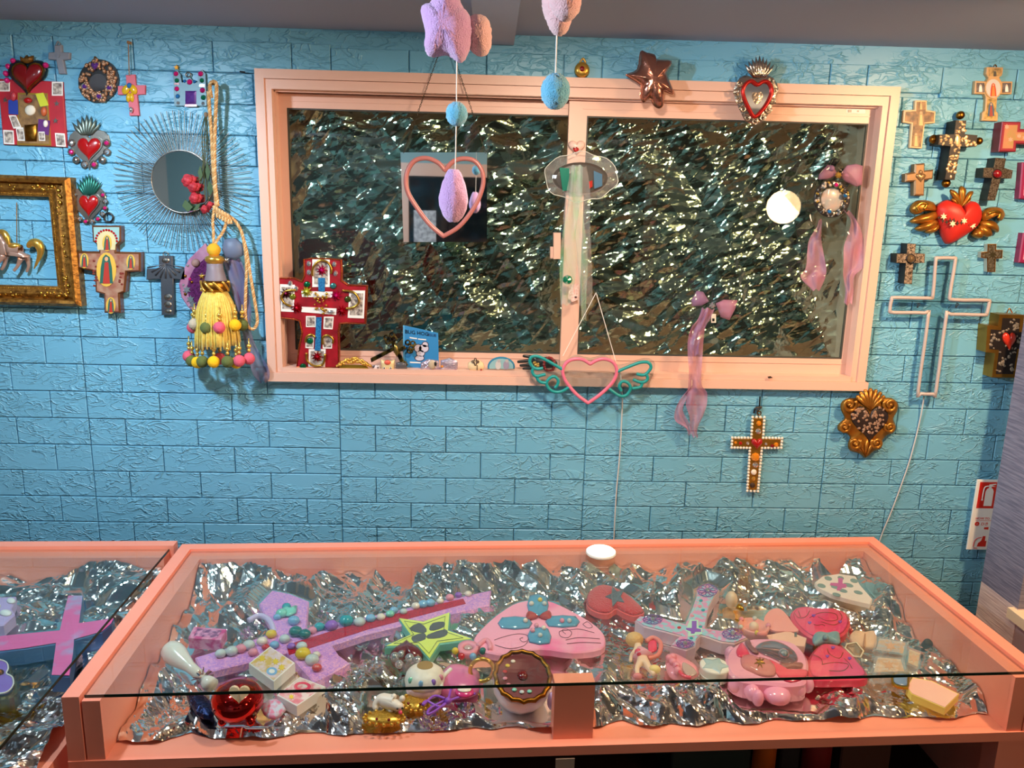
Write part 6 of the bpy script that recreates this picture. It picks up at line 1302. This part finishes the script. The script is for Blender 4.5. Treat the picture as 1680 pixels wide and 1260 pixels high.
for lb, ctr, rx, ry in (('gilt filigree brooch under the bear at the case front', (630, 1178), 33, 12), ('gilt filigree compact between the bear and the pink pouch', (682, 1152), 22, 15)):
    t = sthing('filigree_brooch', lb, 'brooch', ctr[0], ctr[1], ell(ctr[0], ctr[1], rx, ry, 12), -.014, 1.15)
    part(t, 'plate', G().puff(Ss(ell(ctr[0], ctr[1], rx, ry, 22), -.008), CZ, .010, 3), GFIL, True)
    for k_ in range(16): a = k_/16*6.28; part(t, 'scallop', G().ball(S(ctr[0]+rx*math.cos(a), ctr[1]+ry*math.sin(a), -.002), .0045, 7, 5), GFIL, True)
    for x, y in ((ctr[0]-12, ctr[1]+2), (ctr[0]+8, ctr[1]+3)): part(t, 'garnet', sball(x, y, 2.6, .004), DRED, True)
# pink heart plaque with jewelled cross
pp = smooth2([(778, 1046), (798, 1023), (824, 1002), (850, 988), (884, 984), (908, 988), (942, 1004), (978, 1026), (993, 1046), (986, 1064), (940, 1070), (886, 1064), (840, 1074), (800, 1070), (782, 1058)], 3)
t = sthing('heart_plaque', 'broad pink plaque with drawn wings and a blue jewelled cross', 'plaque', 885, 1045, pp, -.010, 1.0)
part(t, 'board', sslab(pp, .010, .018, .003), mat('rose_pink_board', (250, 164, 192), .4, noise=(7, (248, 100, 166), .06, .64)))
BGEL = mat('blue_gel', (96, 156, 190), .12, coat=.8)
for q in (rect(868, 978, 897, 1008), rect(822, 1014, 868, 1031), rect(900, 1012, 946, 1028), [(870, 1032), (900, 1032), (902, 1056), (868, 1054)]): part(t, 'gel_tile', sdome(smooth2(q, 2), .011, .009), BGEL, True)
for q in ([(884, 1013), (866, 1005), (864, 1018)], [(884, 1013), (902, 1004), (904, 1018)]): part(t, 'bow_wing', sdome(smooth2(q, 3), .012, .012), mat('brick_red_satin', (176, 50, 40), .45), True)
for x, y, c in ((872, 990, 6), (886, 984, 5), (893, 990, 8), (880, 1026, 3), (892, 1030, 6), (874, 1034, 3), (862, 1018, 6), (922, 1018, 3), (934, 1018, 8), (886, 1042, 8)): part(t, 'pearl', sball(x, y, 4, .022), BEADC[c], True)
INK = mat('dark_ink', (110, 50, 70), .6)
for q in ([(811, 1050), (826, 1045), (848, 1040), (864, 1042), (866, 1050), (858, 1053), (853, 1048), (858, 1046)], [(812, 1058), (835, 1064), (858, 1060), (866, 1052)], [(928, 1040), (922, 1034), (930, 1032), (938, 1038), (932, 1046), (920, 1044), (918, 1036), (930, 1034), (950, 1032), (975, 1038)], [(928, 1050), (950, 1046), (984, 1048)], [(930, 1056), (955, 1054), (986, 1055)], [(956, 1024), (964, 1020), (972, 1028), (964, 1030), (956, 1024)]): part(t, 'drawn_line', G().tube(spline(Ss(q, .0108), 4), .0008, 4), INK)
# red heart with grey star
rh_ = smooth2([(962, 985), (966, 972), (981, 961), (998, 961), (1020, 970), (1040, 984), (1057, 1003), (1040, 1010), (1020, 1003), (1011, 998), (998, 1006), (980, 1004), (966, 996)], 3)
t = sthing('felt_heart', 'fuzzy red heart with a grey star patch behind the pink plaque', 'heart', 1010, 1000, rh_, -.012, 1.0)
part(t, 'body', sslab([(x, y+2) for x, y in rh_], .004, .014), mat('pale_red_edge', (226, 90, 90), .6)); part(t, 'fur', sdome(rh_, .004, .012), mat('red_fur', (216, 40, 44), .9, bump=(300, 1., .006), sheen=.4), True)
part(t, 'star', sslab(star(1010, 978, 17, 8, 5, .6), .0175, .003), mat('grey_glitter', (150, 152, 156), .3, .6, flake=(500, (110, 110, 120))))
# lilac cross with filigree
lx = k7([(1000, 110), (1130, 42), (1265, 115), (1205, 200), (1140, 320), (1095, 560), (1290, 590), (1420, 570), (1590, 670), (1440, 735), (1290, 720), (1050, 640), (1000, 690), (985, 770), (880, 810), (700, 760), (760, 690), (815, 650), (640, 600), (400, 540), (295, 470), (345, 420), (600, 440), (870, 510), (950, 330), (1000, 190)])
t = sthing('filigree_cross', 'pale blue and lilac cross with purple filigree ends', 'cross', 1135, 1040, lx, -.026, 1.0)
part(t, 'body', sslab(lx, .012, .034, .004), mat('lilac_sides', (206, 176, 206), .4, noise=(12, (226, 180, 176), .2), coat=.2)); part(t, 'face', sslab(inset(lx, 1.2), .0125, .001), mat('baby_blue_face', (158, 206, 224), .35, noise=(70, (226, 150, 196), .05), coat=.3))
PFI = mat('purple_wire', (134, 70, 180), .3, .3)
for x, y, rx, ry in ((1125, 130, 125, 78), (495, 462, 118, 60), (1412, 628, 128, 66), (868, 740, 110, 54)):
    q = k7([(x, y)])[0]; gg = G()
    for j in range(10):
        a = j/10*6.28; gg.tube([S(q[0]+rx/7*(.58*math.cos(a)+.36*math.cos(b)), q[1]+ry/7*(.58*math.sin(a)+.36*math.sin(b)), .0145) for b in np.linspace(0, 6.28, 12, endpoint=False)], .0008, 4, True)
    f_ = part(t, 'filigree', gg, PFI, True); part(f_, 'rhinestone', sball(q[0], q[1], 4, .017), CLEARGEM, True)
part(t, 'small_cross', sslab(k7([(945, 480), (1000, 480), (1000, 565), (1050, 575), (1050, 605), (985, 605), (975, 625), (935, 625), (935, 600), (880, 580), (880, 560), (945, 562)]), .0136, .001), PURPLE); part(t, 'small_cross_border', sslab(k7([(925, 465), (1020, 470), (1020, 550), (1065, 565), (1060, 630), (900, 660), (905, 610), (870, 590)]), .0131, .0006), mat('mint_glow', (190, 230, 214), .4))
for x, y, c in ((1050, 245, 0), (1075, 355, 0), (1045, 545, 0), (940, 675, 0), (1040, 310, 3), (950, 420, 3), (800, 555, 9), (1150, 585, 3)): part(t, 'painted_dot', sslab(k7(ell(x, y, 22, 14, 10)), .0136, .001), BEADC[c])
# cream bulb behind it
t = sthing('bulb_ornament', 'cream bulb ornament with gilt tip behind the filigree cross', 'ornament', 1203, 995, [(1185, 968), (1222, 968), (1222, 1008), (1185, 1008)], -.010)
part(t, 'bulb', G().ball(S(1200, 984, .014), (.016, .019, .024), 14, 10), mat('cream_bulb', (236, 206, 176), .3, coat=.3), True); part(t, 'tip', G().lathe([(.008, 0), (.006, .014), (.002, .020)], S(1210, 994, .010), unit(A3((.5, -.5, -.2))), 12), GILT, True)
# doll
t = sthing('doll', 'small doll in a pink dress with blond bun lying in the foil', 'doll', 1060, 1085, [(1028, 1042), (1088, 1042), (1088, 1114), (1028, 1114)], -.012)
nd = {'root': sb(1055, 1080, .010, .012), 'chest': sb(1050, 1066, .012, .011), 'neck': sb(1046, 1058, .014, .006), 'head': sb(1044, 1050, .018, .014), 'k1': sb(1045, 1095, .008, .006), 'f1': sb(1046, 1108, .006, .005), 'k2': sb(1066, 1098, .008, .007), 'f2': sb(1074, 1108, .006, .006), 'h1': sb(1036, 1074, .012, .005), 'h2': sb(1034, 1086, .010, .004)}
part(t, 'body', skin_geo(nd, [('root', 'chest'), ('chest', 'neck'), ('neck', 'head'), ('root', 'k1'), ('k1', 'f1'), ('root', 'k2'), ('k2', 'f2'), ('chest', 'h1'), ('h1', 'h2')]), mat('doll_skin', (240, 206, 180), .4), True)
part(t, 'hair', sball(1041, 1049, (15, 13, 12), .018), mat('blond_hair', (226, 176, 110), .5, bump=(200, .6, .003)), True)
part(t, 'dress', G().lathe([(.008, .016), (.014, .006), (.024, -.012), (.025, -.015)], S(1052, 1072, .012), S(1044, 1050, .018)-S(1055, 1080, .010), 16, lob=7, la=.1), mat('pink_frill', (242, 170, 186), .5), True)
part(t, 'bodice_bow', sball(1047, 1070, 6, .024), HOTPINK, True)
part(t, 'basket', G().tube(spline(Ss([(1060, 1052), (1072, 1046), (1084, 1056), (1080, 1074), (1064, 1080)], .012), 5), .0055, 8), mat('peach_ribbon', (240, 140, 130), .4), True); part(t, 'shoe', sball(1046, 1110, (8, 6, 6), .006), mat('rose_shoe', (226, 130, 140), .3), True); part(t, 'yellow_bag', sball(1074, 1098, (10, 8, 7), .010), mat('butter_resin', (240, 214, 140), .35), True)
part(t, 'pink_seat', sdome([(1062, 1052), (1078, 1050), (1078, 1068), (1064, 1074)], .004, .008), HOTPINK, True)
# slipper
t = sthing('toy_slipper', 'pink toy slipper with frilled toe next to the doll', 'slipper', 1118, 1100, [(1086, 1072), (1148, 1076), (1148, 1116), (1086, 1116)], -.014)
part(t, 'sole', G().puff(Ss(smooth2([(1092, 1084), (1104, 1074), (1122, 1082), (1144, 1096), (1146, 1108), (1128, 1114), (1104, 1112), (1094, 1102)], 3), -.004), CZ, .018, 4, True), PINK, True)
part(t, 'insole', sdome(smooth2([(1120, 1086), (1138, 1096), (1143, 1106), (1130, 1110), (1120, 1100)], 3), .012, .004), mat('taupe_pearl', (190, 164, 160), .25, coat=.5), True)
for x, y in ((1098, 1080), (1104, 1086), (1110, 1092), (1112, 1100), (1104, 1078)): part(t, 'frill', sball(x, y, 6.5, .014), PINK, True)
part(t, 'strap', G().tube(spline(Ss([(1110, 1094), (1120, 1108), (1134, 1112)], .016), 4), .0045, 7), HOTPINK, True)
# white sock jar
P_ = S(1172, 1102, .0); k = kpx(P_)
t = sthing('star_cup', 'white plastic cup with a pale blue star lid beside the slipper', 'cup', 1172, 1105, [(1146, 1074), (1200, 1074), (1200, 1120), (1146, 1120)], -.02)
part(t, 'cup', G().lathe([(18*k, -.020), (23*k, -.014), (24*k, .012), (24.5*k, .016), (22*k, .018)], P_, n=22), WHITE, True)
part(t, 'lid', G().puff([P_+np.array([0, 0, .017])+tx_*CE+ty_*(-CG) for tx_, ty_ in [(a[0]*k, -a[1]*k) for a in star(0, 0, 25, 15, 5, .3)]], CZ, .006, 3), mat('ice_blue', (170, 200, 208), .25, coat=.4))
part(t, 'ridge', G().tube([P_+np.array([23.6*k*math.cos(a), 23.6*k*math.sin(a), -.004]) for a in np.linspace(0, 6.283, 24, endpoint=False)], .0012, 5, True), WHITE, True)
# big pink scalloped mirror
t = sthing('ornate_mirror', 'large pink scalloped hand mirror with red trim and bows', 'mirror', 1265, 1115, [(1188, 1046), (1330, 1046), (1338, 1164), (1210, 1158)], -.030, 1.0)
om = smooth2(k8([(190, 560), (280, 460), (400, 410), (560, 400), (720, 410), (860, 450), (960, 540), (1000, 650), (985, 760), (960, 840), (780, 860), (560, 840), (360, 820), (240, 760), (190, 660)]), 3)
part(t, 'plate', sslab(om, .022, .044, .006), mat('baby_pink_gloss', (244, 166, 196), .25, coat=.6))
for x, y, rx, ry in ((280, 860, 70, 70), (440, 930, 75, 95), (500, 990, 55, 60), (690, 960, 130, 120), (890, 900, 80, 80), (990, 860, 60, 60), (230, 560, 60, 60), (250, 680, 60, 60)):
    q = k8([(x, y)])[0]; part(t, 'scallop', G().ball(S(q[0], q[1], -.004), (rx/6*.00145, ry/6*.00150, .020), 14, 10), mat('baby_pink_gloss', (244, 166, 196), .25), True)
part(t, 'looking_glass', sdome(smooth2(k8([(470, 500), (540, 440), (660, 425), (780, 470), (870, 540), (895, 620), (840, 655), (740, 650), (640, 600), (540, 560)]), 3), .0225, .006), mat('mauve_mirror', (190, 160, 170), .06, .8), True)
for q in ([(310, 480), (350, 450), (420, 560), (380, 590), (310, 590), (285, 540)], [(600, 610), (720, 690), (860, 720), (990, 720), (960, 800), (820, 840), (700, 780)]): part(t, 'red_trim', sdome(smooth2(k8(q), 3), .022, .006), HOTPINK, True)
part(t, 'clear_bow', G().puff(Ss(smooth2(k8([(330, 600), (400, 570), (480, 600), (600, 620), (680, 700), (660, 780), (540, 780), (440, 740), (350, 690)]), 3), .022), CZ, .014, 4), mat('clear_pink_resin', (240, 150, 150), .1, trans=.35, coat=.6), True); part(t, 'gilt_spray', sdome(k8(star(520, 645, 60, 24, 7)), .034, .006, 2), GILT)
for q in ([(370, 440), (420, 425), (435, 480), (510, 550), (470, 555), (420, 520)], [(710, 655), (760, 680), (860, 650), (940, 650), (930, 695), (850, 690), (770, 700)]): part(t, 'brown_bow', sdome(smooth2(k8(q), 3), .026, .006), mat('cocoa_resin', (140, 80, 80), .35), True)
part(t, 'crystal', sball(*k8([(755, 560)])[0], 9, .030), CLEARGEM, True)
# carousel cup behind
t = sthing('pink_cup', 'peach pink teacup toy behind the scalloped mirror', 'cup', 1232, 1040, [(1200, 1004), (1266, 1004), (1266, 1050), (1200, 1050)], -.012)
P_ = S(1236, 1034, .0); k = kpx(P_)
part(t, 'cup', G().lathe([(16*k, -.016), (22*k, -.008), (25*k, .012), (23*k, .016), (18*k, .002), (0, .0)], P_, n=22), mat('peach_pink', (242, 160, 150), .35, coat=.3), True)
for a in (0, 1.2, 2.2, 3.4, 4.6): part(t, 'rose', G().ball(P_+np.array([24*k*math.cos(a), 24*k*math.sin(a), .014]), .0065, 8, 6), BEADC[(3, 8, 3, 8, 5)[int(a)]], True)
part(t, 'doll_head', sball(1237, 1028, 8, .016), mat('doll_skin', (240, 206, 180), .4), True); part(t, 'bow', sball(1250, 1040, (9, 5, 5), .018), mat('peach_ribbon', (240, 140, 130), .4), True)
# pink cards, hot pink hearts
q = smooth2(k8([(560, 230), (600, 140), (680, 105), (760, 140), (850, 260), (900, 330), (760, 330), (640, 320)]), 3)
t = sthing('pink_card', 'plain salmon pink rounded card behind the scalloped mirror', 'card', 1278, 1020, q, -.008); part(t, 'card', sslab(q, .010, .006, .001), mat('salmon_card', (246, 160, 154), .5))
q = k8([(585, 370), (800, 330), (980, 400), (960, 480), (800, 470), (620, 440)]); t = sthing('peach_box', 'flat peach box beside the blue bow clip', 'box', 1290, 1048, q, -.012); part(t, 'box', quadbox(q, .008, .020), mat('peach_box', (244, 190, 170), .45)); part(t, 'clasp', sslab(k8(rect(860, 345, 885, 385)), .0095, .002), SILVER)
q1 = smooth2(k8([(820, 180), (860, 105), (960, 85), (1100, 100), (1240, 100), (1370, 150), (1410, 220), (1395, 300), (1330, 370), (1180, 400), (1040, 395), (900, 300)]), 3)
q2 = smooth2(k8([(985, 640), (1030, 540), (1110, 460), (1200, 450), (1330, 480), (1440, 560), (1500, 640), (1570, 720), (1560, 790), (1300, 800), (1080, 800), (1000, 760)]), 3)
for lb, q, ln in (('hot pink heart dish with gilt line drawing near the case corner', q1, [[(860, 150), (900, 200), (970, 190), (1010, 130)], [(900, 130), (920, 190)], [(1010, 200), (1120, 150), (1260, 160), (1280, 220), (1180, 230), (1090, 190)], [(1120, 240), (1260, 270), (1330, 200), (1300, 140)], [(1050, 265), (1090, 275), (1130, 265), (1160, 280)]]), ('hot pink heart dish in front of the blue bow clip', q2, [[(1180, 500), (1210, 560), (1300, 600), (1340, 540)], [(1040, 560), (1120, 600), (1140, 660)], [(1130, 660), (1260, 640), (1390, 660), (1340, 720), (1200, 720)], [(1350, 600), (1400, 650), (1430, 700)]])):
    cx_, cy_ = np.mean([p[0] for p in q]), np.mean([p[1] for p in q])
    t = sthing('heart_dish', lb, 'dish', cx_, cy_, q, -.016, 1.0); part(t, 'dish', sslab(q, .008, .022, .005), HOTPINK); part(t, 'glaze', sdome([(cx_+(x-cx_)*.93, cy_+(y-cy_)*.93) for x, y in q], .0078, .004), mat('hot_pink_face', (242, 84, 112), .25, noise=(8, (238, 60, 130), .3), coat=.5), True)
    for l_ in ln: part(t, 'drawn_line', G().tube(spline(Ss(k8(l_), .0122), 4), .0008, 4), mat('bronze_ink', (140, 70, 50), .5))
    for x, y in ((1050, 180), (1010, 250), (1310, 240)) if q is q1 else ((1240, 495), (1185, 580), (1405, 600)): part(t, 'drawn_heart', sslab(heart(*k8([(x, y)])[0], 6, 5), .0128, .001), PURPLE)
q = smooth2(k8([(1035, 400), (1080, 350), (1180, 365), (1290, 345), (1310, 400), (1300, 460), (1180, 440), (1060, 470)]), 3)
t = sthing('bow_clip', 'grey blue bow clip between the two pink dishes', 'clip', 1355, 1050, q, -.010); part(t, 'bow', G().puff(Ss(q, .006), CZ, .012, 4, True), mat('dusty_blue_satin', (130, 170, 186), .35, coat=.3), True); part(t, 'knot', sball(1355, 1046, 5, .018), mat('dusty_blue_satin', (130, 170, 186), .35), True)
q = k8([(1375, 460), (1470, 445), (1540, 530), (1510, 590), (1440, 580), (1360, 500)])
t = sthing('crystal_charm', 'square clear crystal charm beside the front pink dish', 'charm', 1402, 1068, q, -.006); part(t, 'rim', G().tube(Ss(q, .010), .0022, 6, True), mat('ivory_rim', (240, 224, 200), .4), True); part(t, 'crystal', sdome(q, .004, .006, 2), mat('smoky_crystal', (170, 150, 136), .08, .3, coat=.8))
q = k4([(705, 545), (730, 500), (800, 510), (860, 500), (872, 560), (850, 600), (760, 590)])
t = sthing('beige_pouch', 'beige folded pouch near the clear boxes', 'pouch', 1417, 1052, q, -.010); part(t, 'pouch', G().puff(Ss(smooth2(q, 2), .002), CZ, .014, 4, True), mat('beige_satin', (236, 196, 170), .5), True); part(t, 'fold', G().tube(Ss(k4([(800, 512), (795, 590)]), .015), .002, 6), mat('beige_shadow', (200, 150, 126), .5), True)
CLB = mat('clear_box', (226, 228, 234), .1, trans=.78, coat=.5)
for lb, q, c in (('clear box with a blue and orange card near the case corner', k4([(870, 525), (1065, 560), (1045, 640), (845, 610)]), (186, 190, 204)), ('clear box with cream cards at the glass edge', k4([(860, 640), (1030, 655), (1060, 745), (830, 750)]), (232, 206, 186)), ('clear box with orange flowers behind the yellow notebook', k4([(1060, 590), (1140, 620), (1120, 720), (1050, 690)]), (226, 196, 150))):
    t = sthing('clear_box', lb, 'box', np.mean([p[0] for p in q]), np.mean([p[1] for p in q]), q, -.012); part(t, 'shell', quadbox(q, .016, .026), CLB); face_on(t, q, .8, .004, mat('card_%d' % c[0], c, .5, noise=(70, (226, 170, 110), .1)), 'card')
    part(t, 'orange_flower', sslab(star(np.mean([p[0] for p in q]), np.mean([p[1] for p in q]), 9, 4, 6), .0050, .001), mat('apricot_print', (236, 170, 110), .5))
# leopard plaque
q = k4([(545, 165), (640, 150), (745, 165), (770, 215), (845, 300), (830, 330), (700, 300), (600, 270), (520, 230), (500, 200)])
t = sthing('spotted_plaque', 'white plaque with grey green spots and a magenta cross', 'plaque', 1385, 970, q, -.008, 1.0); part(t, 'board', sslab(q, .010, .014, .002), mat('blush_white', (240, 222, 220), .45))
for x, y, a, b in ((580, 178, 24, 12), (735, 192, 24, 12), (540, 222, 26, 12), (620, 228, 26, 11), (700, 218, 32, 11), (670, 252, 26, 10), (630, 275, 26, 10), (760, 262, 28, 10), (655, 175, 20, 10)): o_ = part(t, 'spot', sslab(k4(ell(x, y, a, b, 12, .25)), .0108, .001), mat('sage_spot', (130, 150, 150), .5))
part(t, 'magenta_cross', sslab(k4([(640, 175), (668, 178), (666, 208), (690, 214), (688, 232), (664, 234), (650, 250), (630, 248), (636, 226), (590, 218), (594, 204), (640, 206)]), .0114, .001), mat('orchid_paint', (206, 90, 160), .4))
# notebook, keyring, cork
q = k4([(1085, 770), (1200, 790), (1365, 870), (1280, 955), (1080, 870), (1050, 830)])
t = sthing('notebook', 'pink notebook with yellow edges at the case front', 'notebook', 1530, 1142, q, -.018, 1.1); part(t, 'pages', quadbox(q, .004, .018), mat('lemon_edge', (240, 220, 110), .5)); part(t, 'cover', sslab(inset(q, 1.2), .0050, .0012), mat('blush_cover', (240, 190, 180), .45, noise=(14, (244, 206, 190), .3)))
q = smooth2(k4([(970, 745), (1060, 740), (1065, 790), (1060, 830), (1000, 825), (960, 800)]), 2)
t = sthing('key_charm', 'blue enamel charm with gilt rim leaning at the glass edge', 'charm', 1478, 1118, q, -.008); part(t, 'rim', sslab(q, .010, .006, .001), GILT); part(t, 'enamel', sdome([(1478+(x-1478)*.78, 1116+(y-1116)*.78) for x, y in q], .0102, .003), mat('slate_enamel', (120, 150, 186), .2, coat=.6), True)
t = sthing('cork_stopper', 'dark round stopper in the foil near the case side', 'stopper', 1519, 1056, [(1508, 1044), (1532, 1044), (1532, 1068), (1508, 1068)], -.004); part(t, 'stopper', G().lathe([(.009, -.006), (.011, .010), (.010, .014), (0, .014)], S(1519, 1058, .004), (.2, -.5, .8), 14), mat('dark_cork', (60, 52, 46), .7), True)

# ================================================================== foil beds
def in_poly(U, V, poly):
    c = np.zeros(U.shape, bool); j = len(poly)-1
    for i in range(len(poly)):
        (xi, yi), (xj, yj) = poly[i], poly[j]
        if abs(yj-yi) > 1e-9: c ^= ((yi > V) != (yj > V)) & (U < (xj-xi)*(V-yi)/(yj-yi)+xi)
        j = i
    return c
def foil_bed(name, label, P, u0, u1, v0, v1, seed, presses, nu=540, nv=190, fdrop=.60, top=-.016):
    U, V = np.meshgrid(np.linspace(u0, u1, nu), np.linspace(v0, v1, nv))
    msk = np.clip(.5+14*crumple(U, V, seed+40, [(.2, 3.5, 4, 0, 3.)]), 0, 1)**1.5
    h = crumple(U, V, seed, [(.075, 2.6, 3, .4, 1.6), (.068, 6.4, 3, 0, 3.), (.034, 13, 3, 0, 3.)]) + (.3+.7*msk)*crumple(U, V, seed+1, [(.013, 28, 4, 0, 3.), (.003, 60, 3, 0, 3.)])
    r = np.random.default_rng(seed+1); fe = crumple(U, V*0, seed+3, [(.10, 3.2, 4, 0, .2), (.05, 10, 4, 0, .2)])
    base = SZ0-SSL*V-.014 + .018*np.exp(-((V-v0)/.05)**2)
    z = base + h; lo, hi = B_+.006, top; rg = hi-lo; z = lo+rg-np.abs((z-lo) % (2*rg)-rg)
    # the bed is pressed down under each trinket, smoothly
    cap = np.full(U.shape, 9.)
    for poly, hb in presses:
        m_ = in_poly(U, V, poly); cap = np.where(m_, np.minimum(cap, SZ0-SSL*V+hb-.0015), cap)
    for it in range(13):
        q = cap+(0. if it < 3 else .0032); n_ = cap.copy()
        for dy, dx in ((1, 0), (-1, 0), (0, 1), (0, -1)): n_ = np.minimum(n_, np.roll(np.roll(q, dy, 0), dx, 1))
        cap = n_
    cb = np.minimum(cap, 0.)
    for _ in range(3): cb = (cb*2+np.roll(cb, 1, 0)+np.roll(cb, -1, 0)+np.roll(cb, 1, 1)+np.roll(cb, -1, 1))/6
    cap = np.where(cap < 1, cb, cap)
    z = np.minimum(z, cap)
    f = np.clip((V-fdrop-fe*.5)/(v1-fdrop), 0, 1); z = z*(1-f**3)+(B_+.003)*f**3
    z = np.clip(z, B_+.0025, top+.0*U)
    jx = crumple(U, V, seed+7, [(.018, 7, 5, 0, 3.)]); jy = crumple(U, V, seed+9, [(.018, 7, 5, 0, 3.)])
    edge = np.minimum(np.minimum(U-u0, u1-U), V-v0); pm = np.where(cap < 1, 1., 0.)
    for _ in range(5): pm = np.maximum(pm, (pm+np.roll(pm, 1, 0)+np.roll(pm, -1, 0)+np.roll(pm, 1, 1)+np.roll(pm, -1, 1))/5)
    ed = np.clip(edge/.05, 0, 1)*(1-pm)
    Vd = V+jy*ed+fe*.5*np.clip((V-fdrop)/(v1-fdrop), 0, 1); Vd = np.minimum(Vd, v1+.022)
    g = G(); g.v = [P(a, b, c) for a, b, c in zip((U+jx*ed).ravel(), Vd.ravel(), z.ravel())]
    g.f = [(j*nu+i, j*nu+i+1, (j+1)*nu+i+1, (j+1)*nu+i) for j in range(nv-1) for i in range(nu-1)]
    return solo(name, label, 'foil', g, FOIL)
foil_bed('foil_bed', 'crumpled silver foil bedding the trinkets in the main display case', CP, .074, CW-.074, .082, .672, 31, PRESS)

# ================================================================== trinkets in the second case
def LZ(px, py, z): return hz(px, py, .743+z)
def luv(P_): q_ = A3(P_)-LB; return (q_ @ LE, q_ @ LG)
LPRESS = []
kL = tr(0, 960, 5.25)
lx2 = kL([(585, 85), (715, 85), (700, 210), (685, 322), (985, 280), (960, 330), (880, 400), (642, 468), (632, 590), (600, 780), (440, 775), (458, 650), (478, 500), (200, 545), (-60, 575), (-60, 440), (240, 410), (512, 385), (545, 240)])
t = thing('painted_cross', 'thick pink and blue streaked cross lying in the edge case', 'cross', LZ(95, 1060, -.11))
g_ = G().prism([LZ(x, y, -.050) for x, y in lx2], (0, 0, -.040), .004); part(t, 'body', g_, mat('blue_sides', (60, 96, 150), .4, coat=.3))
part(t, 'face', G().prism([LZ(x, y, -.0494) for x, y in inset(lx2, .8)], (0, 0, -.001)), mat('streaked_pink', (240, 96, 160), .3, noise=(11, (150, 184, 222), .08, .66), coat=.4)); LPRESS.append(([luv(LZ(x, y, -.09)) for x, y in lx2], -.090))
fl_ = smooth2(kL([(-120, 700), (-60, 640), (10, 645), (60, 670), (70, 720), (55, 760), (105, 790), (115, 850), (80, 905), (20, 930), (-80, 920), (-140, 820)]), 3)
t = thing('flower_box', 'violet enamel flower box with gilt body in the edge case', 'box', LZ(0, 1130, -.12))
part(t, 'body', G().prism([LZ(10+(x-5)*1.25, 1115+(y-1110)*1.1, -.072) for x, y in fl_], (0, 0, -.034), .004), mat('olive_gilt', (150, 120, 40), .2, .9)); part(t, 'enamel', G().prism([LZ(x, y, -.066) for x, y in fl_], (0, 0, -.004), .001), mat('violet_enamel', (146, 104, 190), .3, coat=.4)); part(t, 'piping', G().tube([LZ(x, y, -.0655) for x, y in fl_], .0018, 6, True), PEARL, True)
part(t, 'stud', G().ball(LZ(0, 1104, -.064), .008, 10, 6), OLDGOLD, True); LPRESS.append(([luv(LZ(10+(x-5)*1.4, 1115+(y-1110)*1.3, -.1)) for x, y in fl_], -.107))
q = kL([(-160, 110), (140, 95), (100, 200), (130, 250), (30, 340), (-160, 360)])
t = thing('cloud_box', 'lilac box with white cloud reliefs at the picture edge', 'box', LZ(0, 1010, -.09)); part(t, 'box', G().prism([LZ(x, y, -.040) for x, y in q], (0, 0, -.030), .003), LILAC); LPRESS.append(([luv(LZ(x, y, -.07)) for x, y in q], -.071))
for x, y, a, b in ((95, 140, 40, 22), (50, 245, 55, 26), (-40, 180, 50, 25)): part(t, 'cloud', G().puff([LZ(*p, -.0398) for p in kL(ell(x, y, a, b, 14))], CZ, .008, 3), WHITE, True)
_P = []
for poly, zb_ in LPRESS:
    vm = np.mean([p[1] for p in poly]); _P.append((poly, zb_-(SZ0-SSL*vm)))
foil_bed('foil_bed', 'crumpled silver foil bedding the case cut off by the picture edge', LP, .016, LW-.01, .082, LD-.06, 57, _P, 300, 230, .80)

# emissive disc put in for an unidentified white glow at the main case's back rim
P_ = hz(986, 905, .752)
t = thing('glow_disc', 'round glowing white stand-in disc at the back edge of the case', 'lamp', P_)
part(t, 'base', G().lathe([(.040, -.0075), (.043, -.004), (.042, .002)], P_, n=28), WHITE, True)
part(t, 'glow_face', G().lathe([(.041, .002), (.036, .006), (.020, .008), (0, .0085)], P_, n=28), mat('disc_emitter', (255, 250, 240), .5, emit=((255, 226, 190), 5.)), True)
